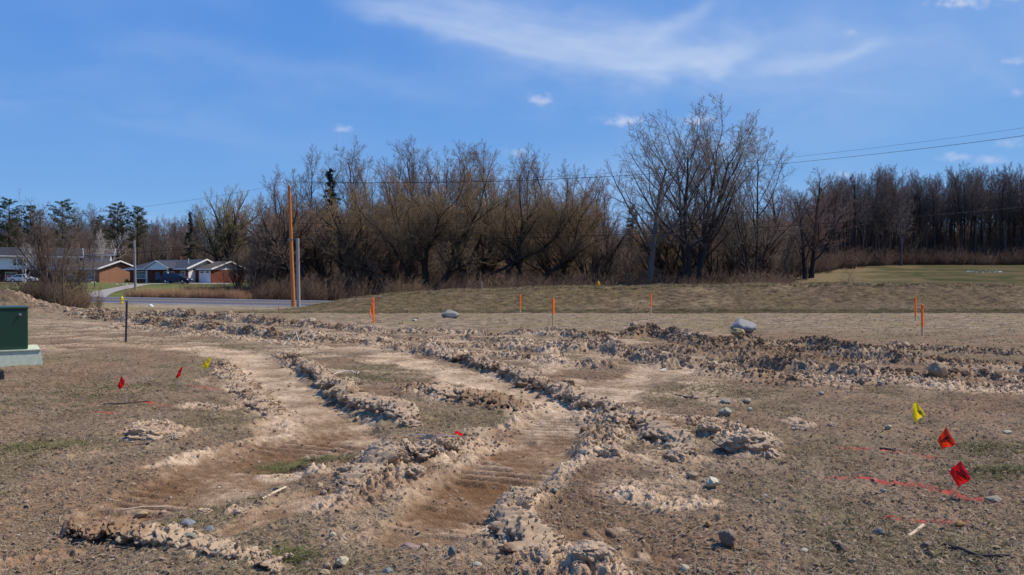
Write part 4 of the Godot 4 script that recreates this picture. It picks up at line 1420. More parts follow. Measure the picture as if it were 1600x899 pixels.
func mud_ridge(px: Array, label: String, seed_: int) -> void:
	# a torn slab swept along its line: rounded on top, drawn in underneath, cracked and pitted
	var l := to_line(px)
	var base := ground_at(l[0][0], l[0][1])
	var cracks := FastNoiseLite.new()
	cracks.seed = seed_
	cracks.noise_type = FastNoiseLite.TYPE_CELLULAR
	cracks.cellular_return_type = FastNoiseLite.RETURN_DISTANCE2_SUB
	cracks.frequency = 7.0
	var lump := FastNoiseLite.new()
	lump.seed = seed_ + 1
	lump.frequency = 4.5
	lump.fractal_octaves = 2
	var grit := FastNoiseLite.new()
	grit.seed = seed_ + 3
	grit.frequency = 46.0
	grit.fractal_octaves = 2
	var crumb := FastNoiseLite.new()
	crumb.seed = seed_ + 2
	crumb.frequency = 17.0
	crumb.fractal_octaves = 3
	var g := Geo.new()
	var sides := 40
	var rows := 0
	for s in l.size() - 1:
		var a := Vector2(l[s][0], l[s][1])
		var b := Vector2(l[s + 1][0], l[s + 1][1])
		var dir := (b - a).normalized()
		var n := maxi(3, int((b - a).length() / (0.006 + 0.0011 * a.y)))
		for k in n + (1 if s == l.size() - 2 else 0):
			var f := k / float(n)
			var p := a.lerp(b, f)
			var t := dir
			if f < 0.5 and s > 0:
				t = dir.lerp((a - Vector2(l[s - 1][0], l[s - 1][1])).normalized(), 0.5 - f).normalized()
			elif f >= 0.5 and s < l.size() - 2:
				t = dir.lerp((Vector2(l[s + 2][0], l[s + 2][1]) - b).normalized(), f - 0.5).normalized()
			var across_ := Vector2(t.y, -t.x)
			var sway := lump.get_noise_2d(p.x * 0.6, p.y * 0.6)
			p += across_ * sway * 0.12
			var ends := 1.0
			if s == 0: ends = minf(ends, 0.25 + 1.5 * f)
			if s == l.size() - 2: ends = minf(ends, 0.15 + 1.5 * (1.0 - f))
			ends = sqrt(clampf(ends, 0.0, 1.0))
			var w: float = lerpf(l[s][2], l[s + 1][2], f) * 0.8 * ends * (1.0 + 0.5 * lump.get_noise_2d(p.x + 9.0, p.y))
			var h: float = lerpf(l[s][3], l[s + 1][3], f) * 0.52 * ends * (1.0 + 0.7 * lump.get_noise_2d(p.x, p.y + 9.0))
			var mid := Vector3(p.x, ground_y(p.x, p.y) + h * 0.26, -p.y)
			for j in sides:
				var q := TAU * j / sides
				var o := Vector3(across_.x * cos(q) * w, sin(q) * h * 0.52, -across_.y * cos(q) * w)
				var at := mid + o
				var e := cracks.get_noise_3dv(at) + 1.0
				var c := crumb.get_noise_3dv(at)
				var z := grit.get_noise_3dv(at)
				var k2 := 1.0 + 0.36 * lump.get_noise_3dv(at) + 0.30 * c + 0.14 * z - 0.34 * (1.0 - smoothstep(0.0, 0.16, e)) - 0.4 * smoothstep(0.2, 0.45, -c + 0.3 * z)
				g.v.append(mid + o * k2 - base)
				var col := Color(0.335, 0.236, 0.15).lerp(Color(0.45, 0.337, 0.225), clampf(0.5 + 0.9 * c + 0.5 * z, 0.0, 1.0))
				col = col.lerp(Color(0.20, 0.12, 0.068), 0.8 * smoothstep(0.05, 0.4, n_warp.get_noise_2d(at.x * 0.5 + 50.0, -at.z * 0.5) + 0.3 * lump.get_noise_3dv(at) - 0.1 * z))
				g.c.append(col)
				if sin(q) > -0.1 and rng.randf() < 0.22:
					ridge_tops.append(mid + o * k2)
					ridge_tints.append(col)
			rows += 1
	g.n.resize(g.v.size())
	for k in g.n.size(): g.n[k] = Vector3.ZERO
	for i in rows - 1:
		for j in sides:
			var a := i * sides + j
			var b := i * sides + (j + 1) % sides
			for tr in [[a, a + sides, b], [b, a + sides, b + sides]]:
				var fn: Vector3 = (g.v[tr[1]] - g.v[tr[0]]).cross(g.v[tr[2]] - g.v[tr[0]])
				var c0: Vector3 = Vector3.ZERO
				for j2 in [0, sides / 2]: c0 += g.v[i * sides + j2] * 0.5
				var flip := fn.dot((g.v[tr[0]] + g.v[tr[1]] + g.v[tr[2]]) / 3.0 - c0) > 0.0
				if flip:
					g.ix.append_array([tr[0], tr[2], tr[1]])
				else:
					g.ix.append_array(tr)
					fn = -fn
				for q in tr: g.n[q] += fn
	for k in g.n.size(): g.n[k] = g.n[k].normalized()
	var o2 := part("mud_ridge", g, M.clod, self, base)
	tag(o2, label, "mud ridge")


func stick(called: String, px: Array, r: float, m: Material, label: String, category := "stick") -> void:
	var pts := PackedVector3Array()
	var rad := PackedFloat32Array()
	var g0 := flat(px[0][0], px[0][1])
	var base := ground_at(g0.x, g0.y)
	for k in px.size():
		var q := flat(px[k][0], px[k][1])
		pts.append(ground_at(q.x, q.y) + Vector3(0, r * 0.9 + (px[k][2] if px[k].size() > 2 else 0.0), 0) - base)
		rad.append(r * (1.0 - 0.35 * k / px.size()) * rng.randf_range(0.85, 1.1))
	var g := Geo.new()
	g.tube(pts, rad, 7, true)
	var o := part(called, g, m, self, base)
	tag(o, label, category)


func hydrant(called: String, at: Vector3, tall: float, m: Material, cap: Material, label: String) -> void:
	var o := thing(called, label, "fire hydrant", at)
	var g := Geo.new()
	g.lathe(PackedVector2Array([Vector2(0.0, -0.1), Vector2(0.16, -0.1), Vector2(0.16, 0.05), Vector2(0.105, 0.06), Vector2(0.1, 0.44), Vector2(0.135, 0.45), Vector2(0.135, 0.5), Vector2(0.1, 0.52)]), 14)
	part("barrel", g, m, o)
	var b := Geo.new()
	b.lathe(PackedVector2Array([Vector2(0.118, 0.52), Vector2(0.112, 0.58), Vector2(0.075, 0.65), Vector2(0.035, 0.68), Vector2(0.03, 0.74), Vector2(0.0, 0.74)]), 14)
	part("bonnet", b, cap, o)
	for s in [-1.0, 1.0]:
		var n := Geo.new()
		n.tube(PackedVector3Array([Vector3(0.08 * s, 0.4, 0), Vector3(0.18 * s, 0.4, 0)]), PackedFloat32Array([0.055, 0.055]), 10, true)
		part("nozzle", n, cap, o)
	var f := Geo.new()
	f.tube(PackedVector3Array([Vector3(0, 0.36, 0.07), Vector3(0, 0.36, 0.18)]), PackedFloat32Array([0.075, 0.075]), 12, true)
	part("pumper_nozzle", f, cap, o)
	o.scale = Vector3.ONE * tall / 0.74


# ---------- poles and cables ----------

func cable(a: Vector3, b: Vector3, sag: float, r: float, label: String) -> void:
	var g := Geo.new()
	var pts := PackedVector3Array()
	var rad := PackedFloat32Array()
	for k in 41:
		var f := k / 40.0
		pts.append(a.lerp(b, f) - a - Vector3.UP * sag * 4.0 * f * (1.0 - f))
		rad.append(r)
	g.tube(pts, rad, 5)
	var o := part("power_cable", g, M.cable, self, a)
	tag(o, label, "cable", "overhead cables along the road")


# ---------- houses ----------

func gable_roof(g: Geo, x0: float, x1: float, zf: float, zb: float, eave: float, ridge: float, hip_left := 0.0, thick := 0.16) -> void:
	# ridge along x; zf front eave, zb back eave
	var zm := (zf + zb) * 0.5
	var r0 := Vector3(x0 + hip_left, ridge, zm)
	var r1 := Vector3(x1, ridge, zm)
	for dy in [0.0, -thick]:
		var o := Vector3(0, 1.0 if dy == 0.0 else -1.0, 0)
		var d := Vector3(0, dy, 0)
		g.quad(Vector3(x0, eave, zf) + d, Vector3(x1, eave, zf) + d, r1 + d, r0 + d, o + Vector3(0, 0, 0.2))
		g.quad(Vector3(x0, eave, zb) + d, Vector3(x1, eave, zb) + d, r1 + d, r0 + d, o - Vector3(0, 0, 0.2))
		if hip_left > 0.0:
			g.tri(Vector3(x0, eave, zf) + d, Vector3(x0, eave, zb) + d, r0 + d, o + Vector3(-0.2, 0, 0))


func board(g: Geo, a: Vector3, b: Vector3, tall: float, thick: float) -> void:
	# a trim board that runs from a to b
	var mid := (a + b) * 0.5
	var dir := (b - a).normalized()
	var side := dir.cross(Vector3.UP).normalized()
	g.box(mid, Vector3((b - a).length(), tall, thick), Basis(dir, side.cross(dir).normalized(), side))


func trim(o: Node3D, a: Vector3, b: Vector3, tall: float, thick: float) -> void:
	var g := Geo.new()
	board(g, a, b, tall, thick)
	part("fascia", g, M.white, o)


func siding(g: Geo, x0: float, x1: float, y0: float, y1: float, z: float, out := 1.0) -> void:
	var y := y0
	while y < y1 - 0.02:
		var h := minf(0.2, y1 - y)
		g.quad(Vector3(x0, y, z + 0.03 * out), Vector3(x1, y, z + 0.03 * out), Vector3(x1, y + h, z + 0.008 * out), Vector3(x0, y + h, z + 0.008 * out), Vector3(0, 0, out))
		g.quad(Vector3(x0, y, z), Vector3(x1, y, z), Vector3(x1, y, z + 0.03 * out), Vector3(x0, y, z + 0.03 * out), Vector3.DOWN)
		y += h


func window_part(o: Node3D, at: Vector3, w: float, h: float, panes: int, turn := 0.0, frame: Material = null) -> void:
	# at: middle of the opening on the face of the wall, +z outwards before the turn
	var b := Basis(Vector3.UP, turn)
	var g := Geo.new()
	var t := 0.09
	g.box(Vector3(0, h * 0.5, 0.03), Vector3(w + t, t, 0.09))
	g.box(Vector3(0, -h * 0.5, 0.04), Vector3(w + t + 0.08, t, 0.12))
	for k in panes + 1:
		var x := -w * 0.5 + w * k / panes
		g.box(Vector3(x, 0, 0.028), Vector3(t * (1.0 if k == 0 or k == panes else 0.6), h - t, 0.085))
	g.box(Vector3(0, 0, 0.02), Vector3(w - t, 0.04, 0.05))
	var f := part("window", g, frame if frame else M.white, o, at)
	f.basis = b
	for k in panes:
		var p := Geo.new()
		p.box(Vector3(-w * 0.5 + w * (k + 0.5) / panes, 0, 0.008), Vector3(w / panes - 0.05, h - 0.06, 0.012))
		part("pane", p, M.glass_dark, f)


func wall_box(o: Node3D, called: String, m: Material, x0: float, x1: float, y0: float, y1: float, z0: float, z1: float) -> MeshInstance3D:
	var g := Geo.new()
	g.box(Vector3((x0 + x1) * 0.5, (y0 + y1) * 0.5, (z0 + z1) * 0.5), Vector3(x1 - x0, y1 - y0, absf(z1 - z0)))
	return part(called, g, m, o)


func gable_wall(g: Geo, x: float, out: float, zf: float, zb: float, y0: float, y1: float) -> void:
	# the triangle of wall under a roof that ends at x
	var zm := (zf + zb) * 0.5
	g.prism(PackedVector2Array([Vector2(-zf, y0), Vector2(-zb, y0), Vector2(-zm, y1)]), 0.0, 0.12 * out, Transform3D(Basis(Vector3(0, 0, -1), Vector3.UP, Vector3(1, 0, 0)), Vector3(x, 0, 0)))


func ranch_house() -> void:
	# the foot of its right front corner is the origin; the front looks along +z
	var base := ground_at(-57.5, 140.0)
	var o := thing("ranch_house", "low brick ranch house with grey roof, white porch gable and attached garage", "house", base, deg_to_rad(-20.0))
	var hw := 2.5
	wall_box(o, "wall", M.brick_red, -13.2, 0.0, -0.8, hw, 0.0, -8.6)
	wall_box(o, "garage_wall", M.brick_red, 0.0, 3.45, -0.8, hw - 0.05, -2.0, -11.0)
	var r := Geo.new()
	gable_roof(r, -14.0, 0.55, 0.7, -9.3, hw + 0.12, hw + 1.85, 3.2)
	var roof := part("roof", r, M.shingle_blue, o)
	var chim := Geo.new()
	chim.box(Vector3(-6.5, hw + 1.9, -5.2), Vector3(0.6, 1.0, 0.5), Basis.IDENTITY, 0.03)
	part("chimney", chim, M.brick_red, roof)
	var vent := Geo.new()
	vent.tube(PackedVector3Array([Vector3(-1.6, hw + 1.0, -2.0), Vector3(-1.6, hw + 2.0, -2.0)]), PackedFloat32Array([0.05, 0.05]), 8, true)
	part("vent_pipe", vent, M.white, roof)
	var r2 := Geo.new()
	gable_roof(r2, -0.6, 4.0, -1.4, -11.6, hw + 0.05, hw + 1.5)
	part("garage_roof", r2, M.shingle_brown, o)
	var gw := Geo.new()
	gable_wall(gw, 0.0, -1.0, 0.0, -8.6, hw, hw + 1.72)
	part("gable", gw, M.white, o)
	var gw2 := Geo.new()
	gable_wall(gw2, 3.45, -1.0, -2.0, -11.0, hw - 0.05, hw + 1.32)
	for k in 7:
		var y := hw + 0.02 + k * 0.18
		var half := 4.3 * (1.0 - (y - hw) / 1.4) - 0.2
		gw2.box(Vector3(3.47, y, -6.5), Vector3(0.03, 0.14, half * 2.0))
	part("gable", gw2, M.white, o)
	trim(o, Vector3(0.56, hw + 0.06, 0.72), Vector3(0.56, hw + 1.82, -4.3), 0.26, 0.06)
	trim(o, Vector3(0.56, hw + 0.06, -9.32), Vector3(0.56, hw + 1.82, -4.3), 0.26, 0.06)
	trim(o, Vector3(4.02, hw - 0.02, -1.38), Vector3(4.02, hw + 1.46, -6.5), 0.24, 0.06)
	trim(o, Vector3(4.02, hw - 0.02, -11.62), Vector3(4.02, hw + 1.46, -6.5), 0.24, 0.06)
	trim(o, Vector3(-14.0, hw + 0.02, 0.73), Vector3(-7.9, hw + 0.02, 0.73), 0.2, 0.05)
	trim(o, Vector3(-2.8, hw + 0.02, 0.73), Vector3(0.5, hw + 0.02, 0.73), 0.2, 0.05)
	trim(o, Vector3(0.62, hw - 0.06, -1.37), Vector3(3.95, hw - 0.06, -1.37), 0.2, 0.05)
	# porch gable that looks to the front
	var pr := Geo.new()
	var pa := Vector3(-8.2, hw + 0.15, 1.9)
	var pb := Vector3(-2.5, hw + 0.15, 1.9)
	var pk := Vector3(-5.35, hw + 1.5, 1.9)
	var back := Vector3(0, 0, -4.6)
	for q in [[pa, pk], [pb, pk]]:
		pr.quad(q[0], q[1], q[1] + back, q[0] + back, Vector3.UP)
		pr.quad(q[0] - Vector3(0, 0.14, 0), q[1] - Vector3(0, 0.14, 0), q[1] + back - Vector3(0, 0.14, 0), q[0] + back - Vector3(0, 0.14, 0), Vector3.DOWN)
	part("porch_roof", pr, M.shingle_blue, o)
	var pg := Geo.new()
	pg.prism(PackedVector2Array([Vector2(-7.9, hw + 0.06), Vector2(-2.8, hw + 0.06), Vector2(-5.35, hw + 1.3)]), 1.55, 1.7)
	board(pg, pa + Vector3(0, -0.06, 0.02), pk + Vector3(0, -0.06, 0.02), 0.2, 0.05)
	board(pg, pb + Vector3(0, -0.06, 0.02), pk + Vector3(0, -0.06, 0.02), 0.2, 0.05)
	pg.box(Vector3(-5.35, hw - 0.02, 1.62), Vector3(5.2, 0.16, 0.2))
	pg.box(Vector3(-5.35, hw + 0.62, 1.72), Vector3(0.3, 0.42, 0.05))
	part("porch_gable", pg, M.white, o)
	for x in [-7.7, -2.95]:
		var cl := Geo.new()
		cl.box(Vector3(x, (hw - 0.2) * 0.5 - 0.2, 1.55), Vector3(0.22, hw + 0.2, 0.22), Basis.IDENTITY, 0.02)
		cl.box(Vector3(x, 0.1, 1.55), Vector3(0.32, 0.25, 0.32))
		part("porch_column", cl, M.white, o)
	window_part(o, Vector3(-4.1, 1.35, 0.001), 2.3, 1.5, 4)
	window_part(o, Vector3(-1.0, 1.6, 0.001), 0.9, 1.1, 1)
	window_part(o, Vector3(-10.6, 1.5, 0.001), 2.2, 1.3, 3)
	window_part(o, Vector3(0.001, 1.35, -1.05), 0.9, 1.5, 1, PI / 2)
	var wp := Geo.new()
	wp.box(Vector3(0.02, 1.3, -1.05), Vector3(0.04, 2.2, 1.7))
	part("white_panel", wp, M.white, o)
	var dr := Geo.new()
	dr.box(Vector3(-6.7, 1.02, 0.03), Vector3(1.0, 2.1, 0.06), Basis.IDENTITY, 0.01)
	var door := part("door", dr, M.door_blue, o)
	var kn := Geo.new()
	kn.lathe(PackedVector2Array([Vector2(0, 0.95), Vector2(0.03, 0.97), Vector2(0.03, 1.0), Vector2(0, 1.02)]), 8, Transform3D(Basis.IDENTITY, Vector3(-6.3, 0, 0.09)))
	part("handle", kn, M.steel, door)
	# garage door of four panelled rows, with fan-shaped lights in the top one
	var gd := Geo.new()
	for k in 4:
		for c in 4:
			gd.box(Vector3(1.15 + c * 0.62 - 0.02, 0.33 + k * 0.54, -1.955), Vector3(0.56, 0.47, 0.05), Basis.IDENTITY, 0.012)
	gd.box(Vector3(2.06, 1.12, -1.975), Vector3(2.55, 2.2, 0.04))
	var gdo := part("garage_door", gd, M.white, o)
	for c in [1.46, 2.7]:
		var fl := Geo.new()
		fl.prism(PackedVector2Array([Vector2(c - 0.4, 1.84), Vector2(c + 0.4, 1.84), Vector2(c + 0.27, 2.05), Vector2(c, 2.12), Vector2(c - 0.27, 2.05)]), -1.925, -1.915)
		part("garage_window", fl, M.glass_dark, gdo)
	# clipped shrubs along the front
	for k in 4:
		var s := part("clipped_shrub", blob(Vector3(0.7, 0.5, 0.5), 500 + k, 0.4, 3, 0.0), M.leaf_dark, self)
		s.position = o.transform * Vector3(-5.4 + k * 0.95 + (1.4 if k > 1 else 0.0), 0.25, 1.0)
		tag(s, ["clipped dark shrub at the porch column of the ranch house", "clipped dark shrub under the white bay window, left", "clipped dark shrub under the white bay window, right", "clipped dark shrub between bay window and blue van"][k], "shrub")


func brick_house() -> void:
	var base := ground_at(-74.7, 143.0)
	var o := thing("brick_house", "tan brick house with white trimmed gable end beside the ranch house", "house", base, deg_to_rad(-20.0))
	var hw := 2.5
	wall_box(o, "wall", M.brick_tan, -9.5, 0.0, -1.0, hw, 0.0, -8.6)
	var gw := Geo.new()
	gable_wall(gw, 0.0, -1.0, 0.0, -8.6, hw, hw + 1.35)
	part("gable", gw, M.brick_tan, o)
	var r := Geo.new()
	gable_roof(r, -10.2, 0.5, 0.8, -9.4, hw + 0.02, hw + 1.55)
	part("roof", r, M.shingle_brown, o)
	trim(o, Vector3(0.52, hw - 0.05, 0.82), Vector3(0.52, hw + 1.5, -4.3), 0.24, 0.06)
	trim(o, Vector3(0.52, hw - 0.05, -9.42), Vector3(0.52, hw + 1.5, -4.3), 0.24, 0.06)
	trim(o, Vector3(-10.2, hw - 0.06, 0.83), Vector3(0.5, hw - 0.06, 0.83), 0.2, 0.05)
	window_part(o, Vector3(-1.9, 1.3, 0.001), 1.5, 1.6, 2)
	window_part(o, Vector3(-6.5, 1.4, 0.001), 1.6, 1.4, 2)
	var st := Geo.new()
	st.box(Vector3(-1.2, -0.1, 0.8), Vector3(1.6, 0.5, 1.2))
	part("step", st, M.concrete, o)
	for k in 2:
		var s := part("garden_shrub", blob(Vector3(0.5, [1.0, 0.5][k], 0.5), 520 + k, 0.4, 3, 0.0), M.leaf_dark if k == 0 else M.leaf_brown, self)
		s.position = o.transform * Vector3(0.9, [0.9, 0.3][k], [-7.2, -5.6][k])
		tag(s, ["tall dark rounded shrub at the right end of the tan brick wall", "low brown shrub beside the tall one at the tan brick wall"][k], "shrub")


func split_level_house() -> void:
	var base := ground_at(-82.4, 150.0)
	var o := thing("two_storey_house", "white sided two storey house with dark roof behind the white car", "house", base, deg_to_rad(30.0))
	wall_box(o, "lower_wall", M.brick_dark, -19.0, 0.0, -1.0, 2.35, -1.6, -9.0)
	wall_box(o, "upper_wall", M.white_shade, -19.4, 0.3, 2.55, 4.75, 0.0, -9.0)
	var sd := Geo.new()
	siding(sd, -19.4, 0.3, 2.55, 4.75, 0.0)
	sd.box(Vector3(-9.5, 2.45, -4.5), Vector3(19.9, 0.18, 9.2))
	part("siding", sd, M.white, o)
	var r := Geo.new()
	gable_roof(r, -20.0, 0.9, 0.8, -9.8, 4.85, 6.6)
	part("roof", r, M.shingle_dark, o)
	var gw := Geo.new()
	gable_wall(gw, 0.3, -1.0, 0.0, -9.0, 4.75, 6.35)
	part("gable", gw, M.white, o)
	trim(o, Vector3(-20.0, 4.78, 0.83), Vector3(0.9, 4.78, 0.83), 0.18, 0.05)
	trim(o, Vector3(0.92, 4.78, 0.82), Vector3(0.92, 6.55, -4.5), 0.22, 0.06)
	for x in [-1.2, -5.0, -8.8, -12.6, -16.4]:
		var p := Geo.new()
		p.box(Vector3(x, 1.0, -0.15), Vector3(0.14, 2.8, 0.14))
		part("porch_post", p, M.white, o)
	for x in [-2.4, -6.2, -9.4, -13.5, -17.0]:
		window_part(o, Vector3(x, 3.75, 0.035), 1.0, 1.25, 1)
		for s in [-1.0, 1.0]:
			var sh := Geo.new()
			sh.box(Vector3(x + s * 0.78, 3.75, 0.05), Vector3(0.38, 1.3, 0.05))
			part("shutter", sh, M.shingle_dark, o)
	for x in [-3.2, -10.8]:
		window_part(o, Vector3(x, 1.2, -1.599), 1.8, 1.3, 2)
	# low wing on its right with a brick chimney
	var base2 := ground_at(-85.5, 168.0)
	var w := thing("white_wing_house", "low white house with long grey roof and brick chimney behind brick house", "house", base2, deg_to_rad(24.0))
	wall_box(w, "wall", M.white_shade, -10.0, 0.0, -1.0, 4.6, 0.0, -8.0)
	var sd2 := Geo.new()
	siding(sd2, -10.0, 0.0, 0.2, 4.6, 0.0)
	part("siding", sd2, M.white, w)
	var rw := Geo.new()
	gable_roof(rw, -10.6, 0.9, 0.9, -8.9, 4.7, 6.2)
	var rr := part("roof", rw, M.shingle_brown, w)
	var ch := Geo.new()
	ch.box(Vector3(-6.6, 6.3, -4.0), Vector3(1.1, 1.5, 0.9), Basis.IDENTITY, 0.03)
	part("chimney", ch, M.brick_tan, rr)
	trim(w, Vector3(-10.6, 4.66, 0.93), Vector3(0.9, 4.66, 0.93), 0.24, 0.05)
	trim(w, Vector3(0.92, 4.66, 0.92), Vector3(0.92, 6.15, -4.0), 0.24, 0.06)
	for x in [-8.0, -5.6]:
		window_part(w, Vector3(x, 3.4, 0.035), 1.1, 1.2, 2)


func glimpsed_house(u: float, v_top: float, d: float, wide: float, label: String, turn: float) -> void:
	var x := across(u, d)
	var base := ground_at(x, d)
	var top := EYE + (HORIZON - v_top) * d / F - base.y
	var o := thing("far_house", label, "house", base, turn)
	wall_box(o, "wall", M.white_shade, -wide, wide, -0.5, top - 1.6, 0.0, -8.0)
	var g := Geo.new()
	g.prism(PackedVector2Array([Vector2(-wide, top - 1.6), Vector2(wide, top - 1.6), Vector2(0, top - 0.1)]), -0.2, 0.03)
	siding(g, -wide, wide, 0.0, top - 1.6, 0.0)
	part("gable", g, M.cream, o)
	var r := Geo.new()
	for s in [-1.0, 1.0]:
		r.quad(Vector3(s * (wide + 0.4), top - 1.75, 0.4), Vector3(0, top, 0.4), Vector3(0, top, -8.4), Vector3(s * (wide + 0.4), top - 1.75, -8.4), Vector3(s, 1, 0))
	part("roof", r, M.shingle_brown, o)
	window_part(o, Vector3(-wide * 0.4, top - 2.7, 0.035), 0.8, 1.2, 1)
	window_part(o, Vector3(wide * 0.45, top - 2.7, 0.035), 0.8, 1.2, 1)


# ---------- vehicles ----------

func car(called: String, label: String, category: String, at: Vector3, turn: float, paint: Material, body: Array, cabin: Array, wide: float, wheels: Array, wr: float) -> void:
	# side outlines in x (forwards) and y; the cabin leans inwards to its roof
	var o := thing(called, label, category, at, turn)
	var hw := wide * 0.5
	var poly := PackedVector2Array()
	for q in body: poly.append(Vector2(q[0], q[1]))
	# cut the wheel arches into the lower edge (it is listed from back to front last)
	var full := PackedVector2Array(poly)
	var y0 := poly[0].y
	var under := PackedVector2Array()
	for w in [wheels[1], wheels[0]]:
		for k in 9:
			var a := PI * k / 8.0
			under.append(Vector2(w + cos(a) * (wr + 0.07), maxf(y0, wr + sin(a) * (wr + 0.06))))
	full.append_array(under)
	var g := Geo.new()
	g.prism(full, -hw + 0.06, hw - 0.06)
	var inner := PackedVector2Array()
	var c := Vector2(0, 0.55)
	for q in full:
		inner.append(q.lerp(c, 0.03) if q.y > wr + 0.3 or absf(q.x) > 1.9 else q)
	g.prism(inner, -hw, -hw + 0.06)
	g.prism(inner, hw - 0.06, hw)
	var cb: Array[Vector2] = []
	for q in cabin: cb.append(Vector2(q[0], q[1]))
	var lo := hw - 0.05
	var hi := hw - 0.24
	var top_y := maxf(cb[1].y, cb[2].y)
	var at3 := func(q: Vector2, s: float) -> Vector3:
		var f := clampf((q.y - cb[0].y) / maxf(top_y - cb[0].y, 0.01), 0.0, 1.0)
		return Vector3(q.x, q.y, s * lerpf(lo, hi, f))
	var n := cb.size()
	for s in [-1.0, 1.0]:
		for k in range(1, n - 1):
			g.tri(at3.call(cb[0], s), at3.call(cb[k], s), at3.call(cb[k + 1], s), Vector3(0, 0.2, s))
	for k in n - 1:
		var a := cb[k]
		var b := cb[k + 1]
		var out2 := Vector2(a.y - b.y, b.x - a.x)
		g.quad(at3.call(a, -1.0), at3.call(a, 1.0), at3.call(b, 1.0), at3.call(b, -1.0), Vector3(out2.x, absf(out2.y) + 0.01, 0) if out2.y > -0.01 else Vector3(out2.x, 0.2, 0))
	part("body", g, paint, o)
	# glass: one strip a side in panes, windscreen and rear window
	var shrink := func(q: Vector2, m: Vector2) -> Vector2: return q.lerp(m, 0.13)
	var mid := Vector2()
	for q in cb: mid += q / n
	var xa: float = shrink.call(cb[0], mid).x
	var xb: float = shrink.call(cb[n - 1], mid).x
	var panes := 3
	for s in [-1.0, 1.0]:
		for k in panes:
			var w := Geo.new()
			var f0 := k / float(panes) + 0.012
			var f1 := (k + 1) / float(panes) - 0.012
			var bl: Vector2 = (shrink.call(cb[0], mid) as Vector2).lerp(shrink.call(cb[n - 1], mid), f0)
			var br: Vector2 = (shrink.call(cb[0], mid) as Vector2).lerp(shrink.call(cb[n - 1], mid), f1)
			var tl: Vector2 = (shrink.call(cb[1], mid) as Vector2).lerp(shrink.call(cb[n - 2], mid), f0)
			var tr: Vector2 = (shrink.call(cb[1], mid) as Vector2).lerp(shrink.call(cb[n - 2], mid), f1)
			var lift := Vector3(0, 0, 0.012 * s)
			w.quad(at3.call(bl, s) + lift, at3.call(br, s) + lift, at3.call(tr, s) + lift, at3.call(tl, s) + lift, Vector3(0, 0.2, s))
			part("side_window", w, M.glass_dark, o)
	for e in [[0, 1, "rear_window", -1.0], [n - 1, n - 2, "windscreen", 1.0]]:
		var w := Geo.new()
		var a: Vector2 = cb[e[0]].lerp(cb[e[1]], 0.12) + Vector2(0.014 * e[3], 0.008)
		var b: Vector2 = cb[e[0]].lerp(cb[e[1]], 0.86) + Vector2(0.014 * e[3], 0.008)
		w.quad(at3.call(a, -0.9), at3.call(a, 0.9), at3.call(b, 0.86), at3.call(b, -0.86), Vector3(e[3], 0.3, 0))
		part(e[2], w, M.glass_dark, o)
	for x in wheels:
		for s in [-1.0, 1.0]:
			var t := Geo.new()
			var xf := Transform3D(Basis(Vector3.RIGHT, PI / 2 * s), Vector3(x, wr, s * (hw - 0.19)))
			t.lathe(PackedVector2Array([Vector2(wr * 0.62, 0.19), Vector2(wr * 0.93, 0.2), Vector2(wr, 0.15), Vector2(wr, 0.03), Vector2(wr * 0.93, 0.0), Vector2(0.0, 0.0)]), 20, xf)
			var tyre := part("wheel", t, M.rubber, o)
			var rm := Geo.new()
			rm.lathe(PackedVector2Array([Vector2(wr * 0.62, 0.16), Vector2(wr * 0.5, 0.185), Vector2(wr * 0.15, 0.175), Vector2(0.0, 0.19)]), 20, xf)
			part("rim", rm, M.alloy, tyre)
	var x0 := poly[0].x
	var x1 := poly[poly.size() - 1].x
	for s in [-1.0, 1.0]:
		var h := Geo.new()
		h.box(Vector3(x1 - 0.04, 0.68, s * (hw - 0.24)), Vector3(0.12, 0.16, 0.38), Basis.IDENTITY, 0.03)
		part("headlight", h, M.lamp_clear, o)
		var tl := Geo.new()
		tl.box(Vector3(x0 + 0.06, 0.95, s * (hw - 0.10)), Vector3(0.14, 0.36, 0.18), Basis.IDENTITY, 0.03)
		part("tail_light", tl, M.lamp_red, o)
		var mi := Geo.new()
		mi.box(Vector3(cb[n - 1].x - 0.3, cb[n - 1].y + 0.1, s * (hw + 0.06)), Vector3(0.12, 0.16, 0.2), Basis.IDENTITY, 0.03)
		part("mirror", mi, paint, o)
	for e in [x0 - 0.02, x1 + 0.02]:
		var bm := Geo.new()
		bm.box(Vector3(e, 0.45, 0), Vector3(0.16, 0.26, wide - 0.1), Basis.IDENTITY, 0.05)
		part("bumper", bm, paint, o)


# ---------- roads ----------

func strip(called: String, m: Material, path: Array, half: PackedFloat32Array, lift: float, parent: Node3D = null) -> MeshInstance3D:
	# a sheet that follows the land along a path of Vector2(x, d)
	var g := Geo.new()
	var n := path.size()
	var cross := 9
	for k in n:
		var dir: Vector2 = (path[mini(k + 1, n - 1)] - path[maxi(k - 1, 0)]).normalized()
		var side := Vector2(dir.y, -dir.x)
		for c in cross:
			var s := 2.0 * c / (cross - 1) - 1.0
			var p: Vector2 = path[k] + side * half[k] * s
			g.v.append(Vector3(p.x, land(p.x, p.y) + lift, -p.y))
			g.n.append(Vector3.UP)
	for k in n - 1:
		for c in cross - 1:
			var a := k * cross + c
			var f := (g.v[a + cross] - g.v[a]).cross(g.v[a + 1] - g.v[a])
			if f.y < 0.0:
				g.ix.append_array([a, a + cross, a + 1, a + 1, a + cross, a + cross + 1])
			else:
				g.ix.append_array([a, a + 1, a + cross, a + 1, a + cross + 1, a + cross])
	return part(called, g, m, self if parent == null else parent)


func road_path(off: float, x0: float, x1: float, step: float) -> Array:
	var out := []
	var x := x0
	while x <= x1:
		out.append(Vector2(x + 0.196 * off, road_d(x) + 0.98 * off))
		x += step
	return out


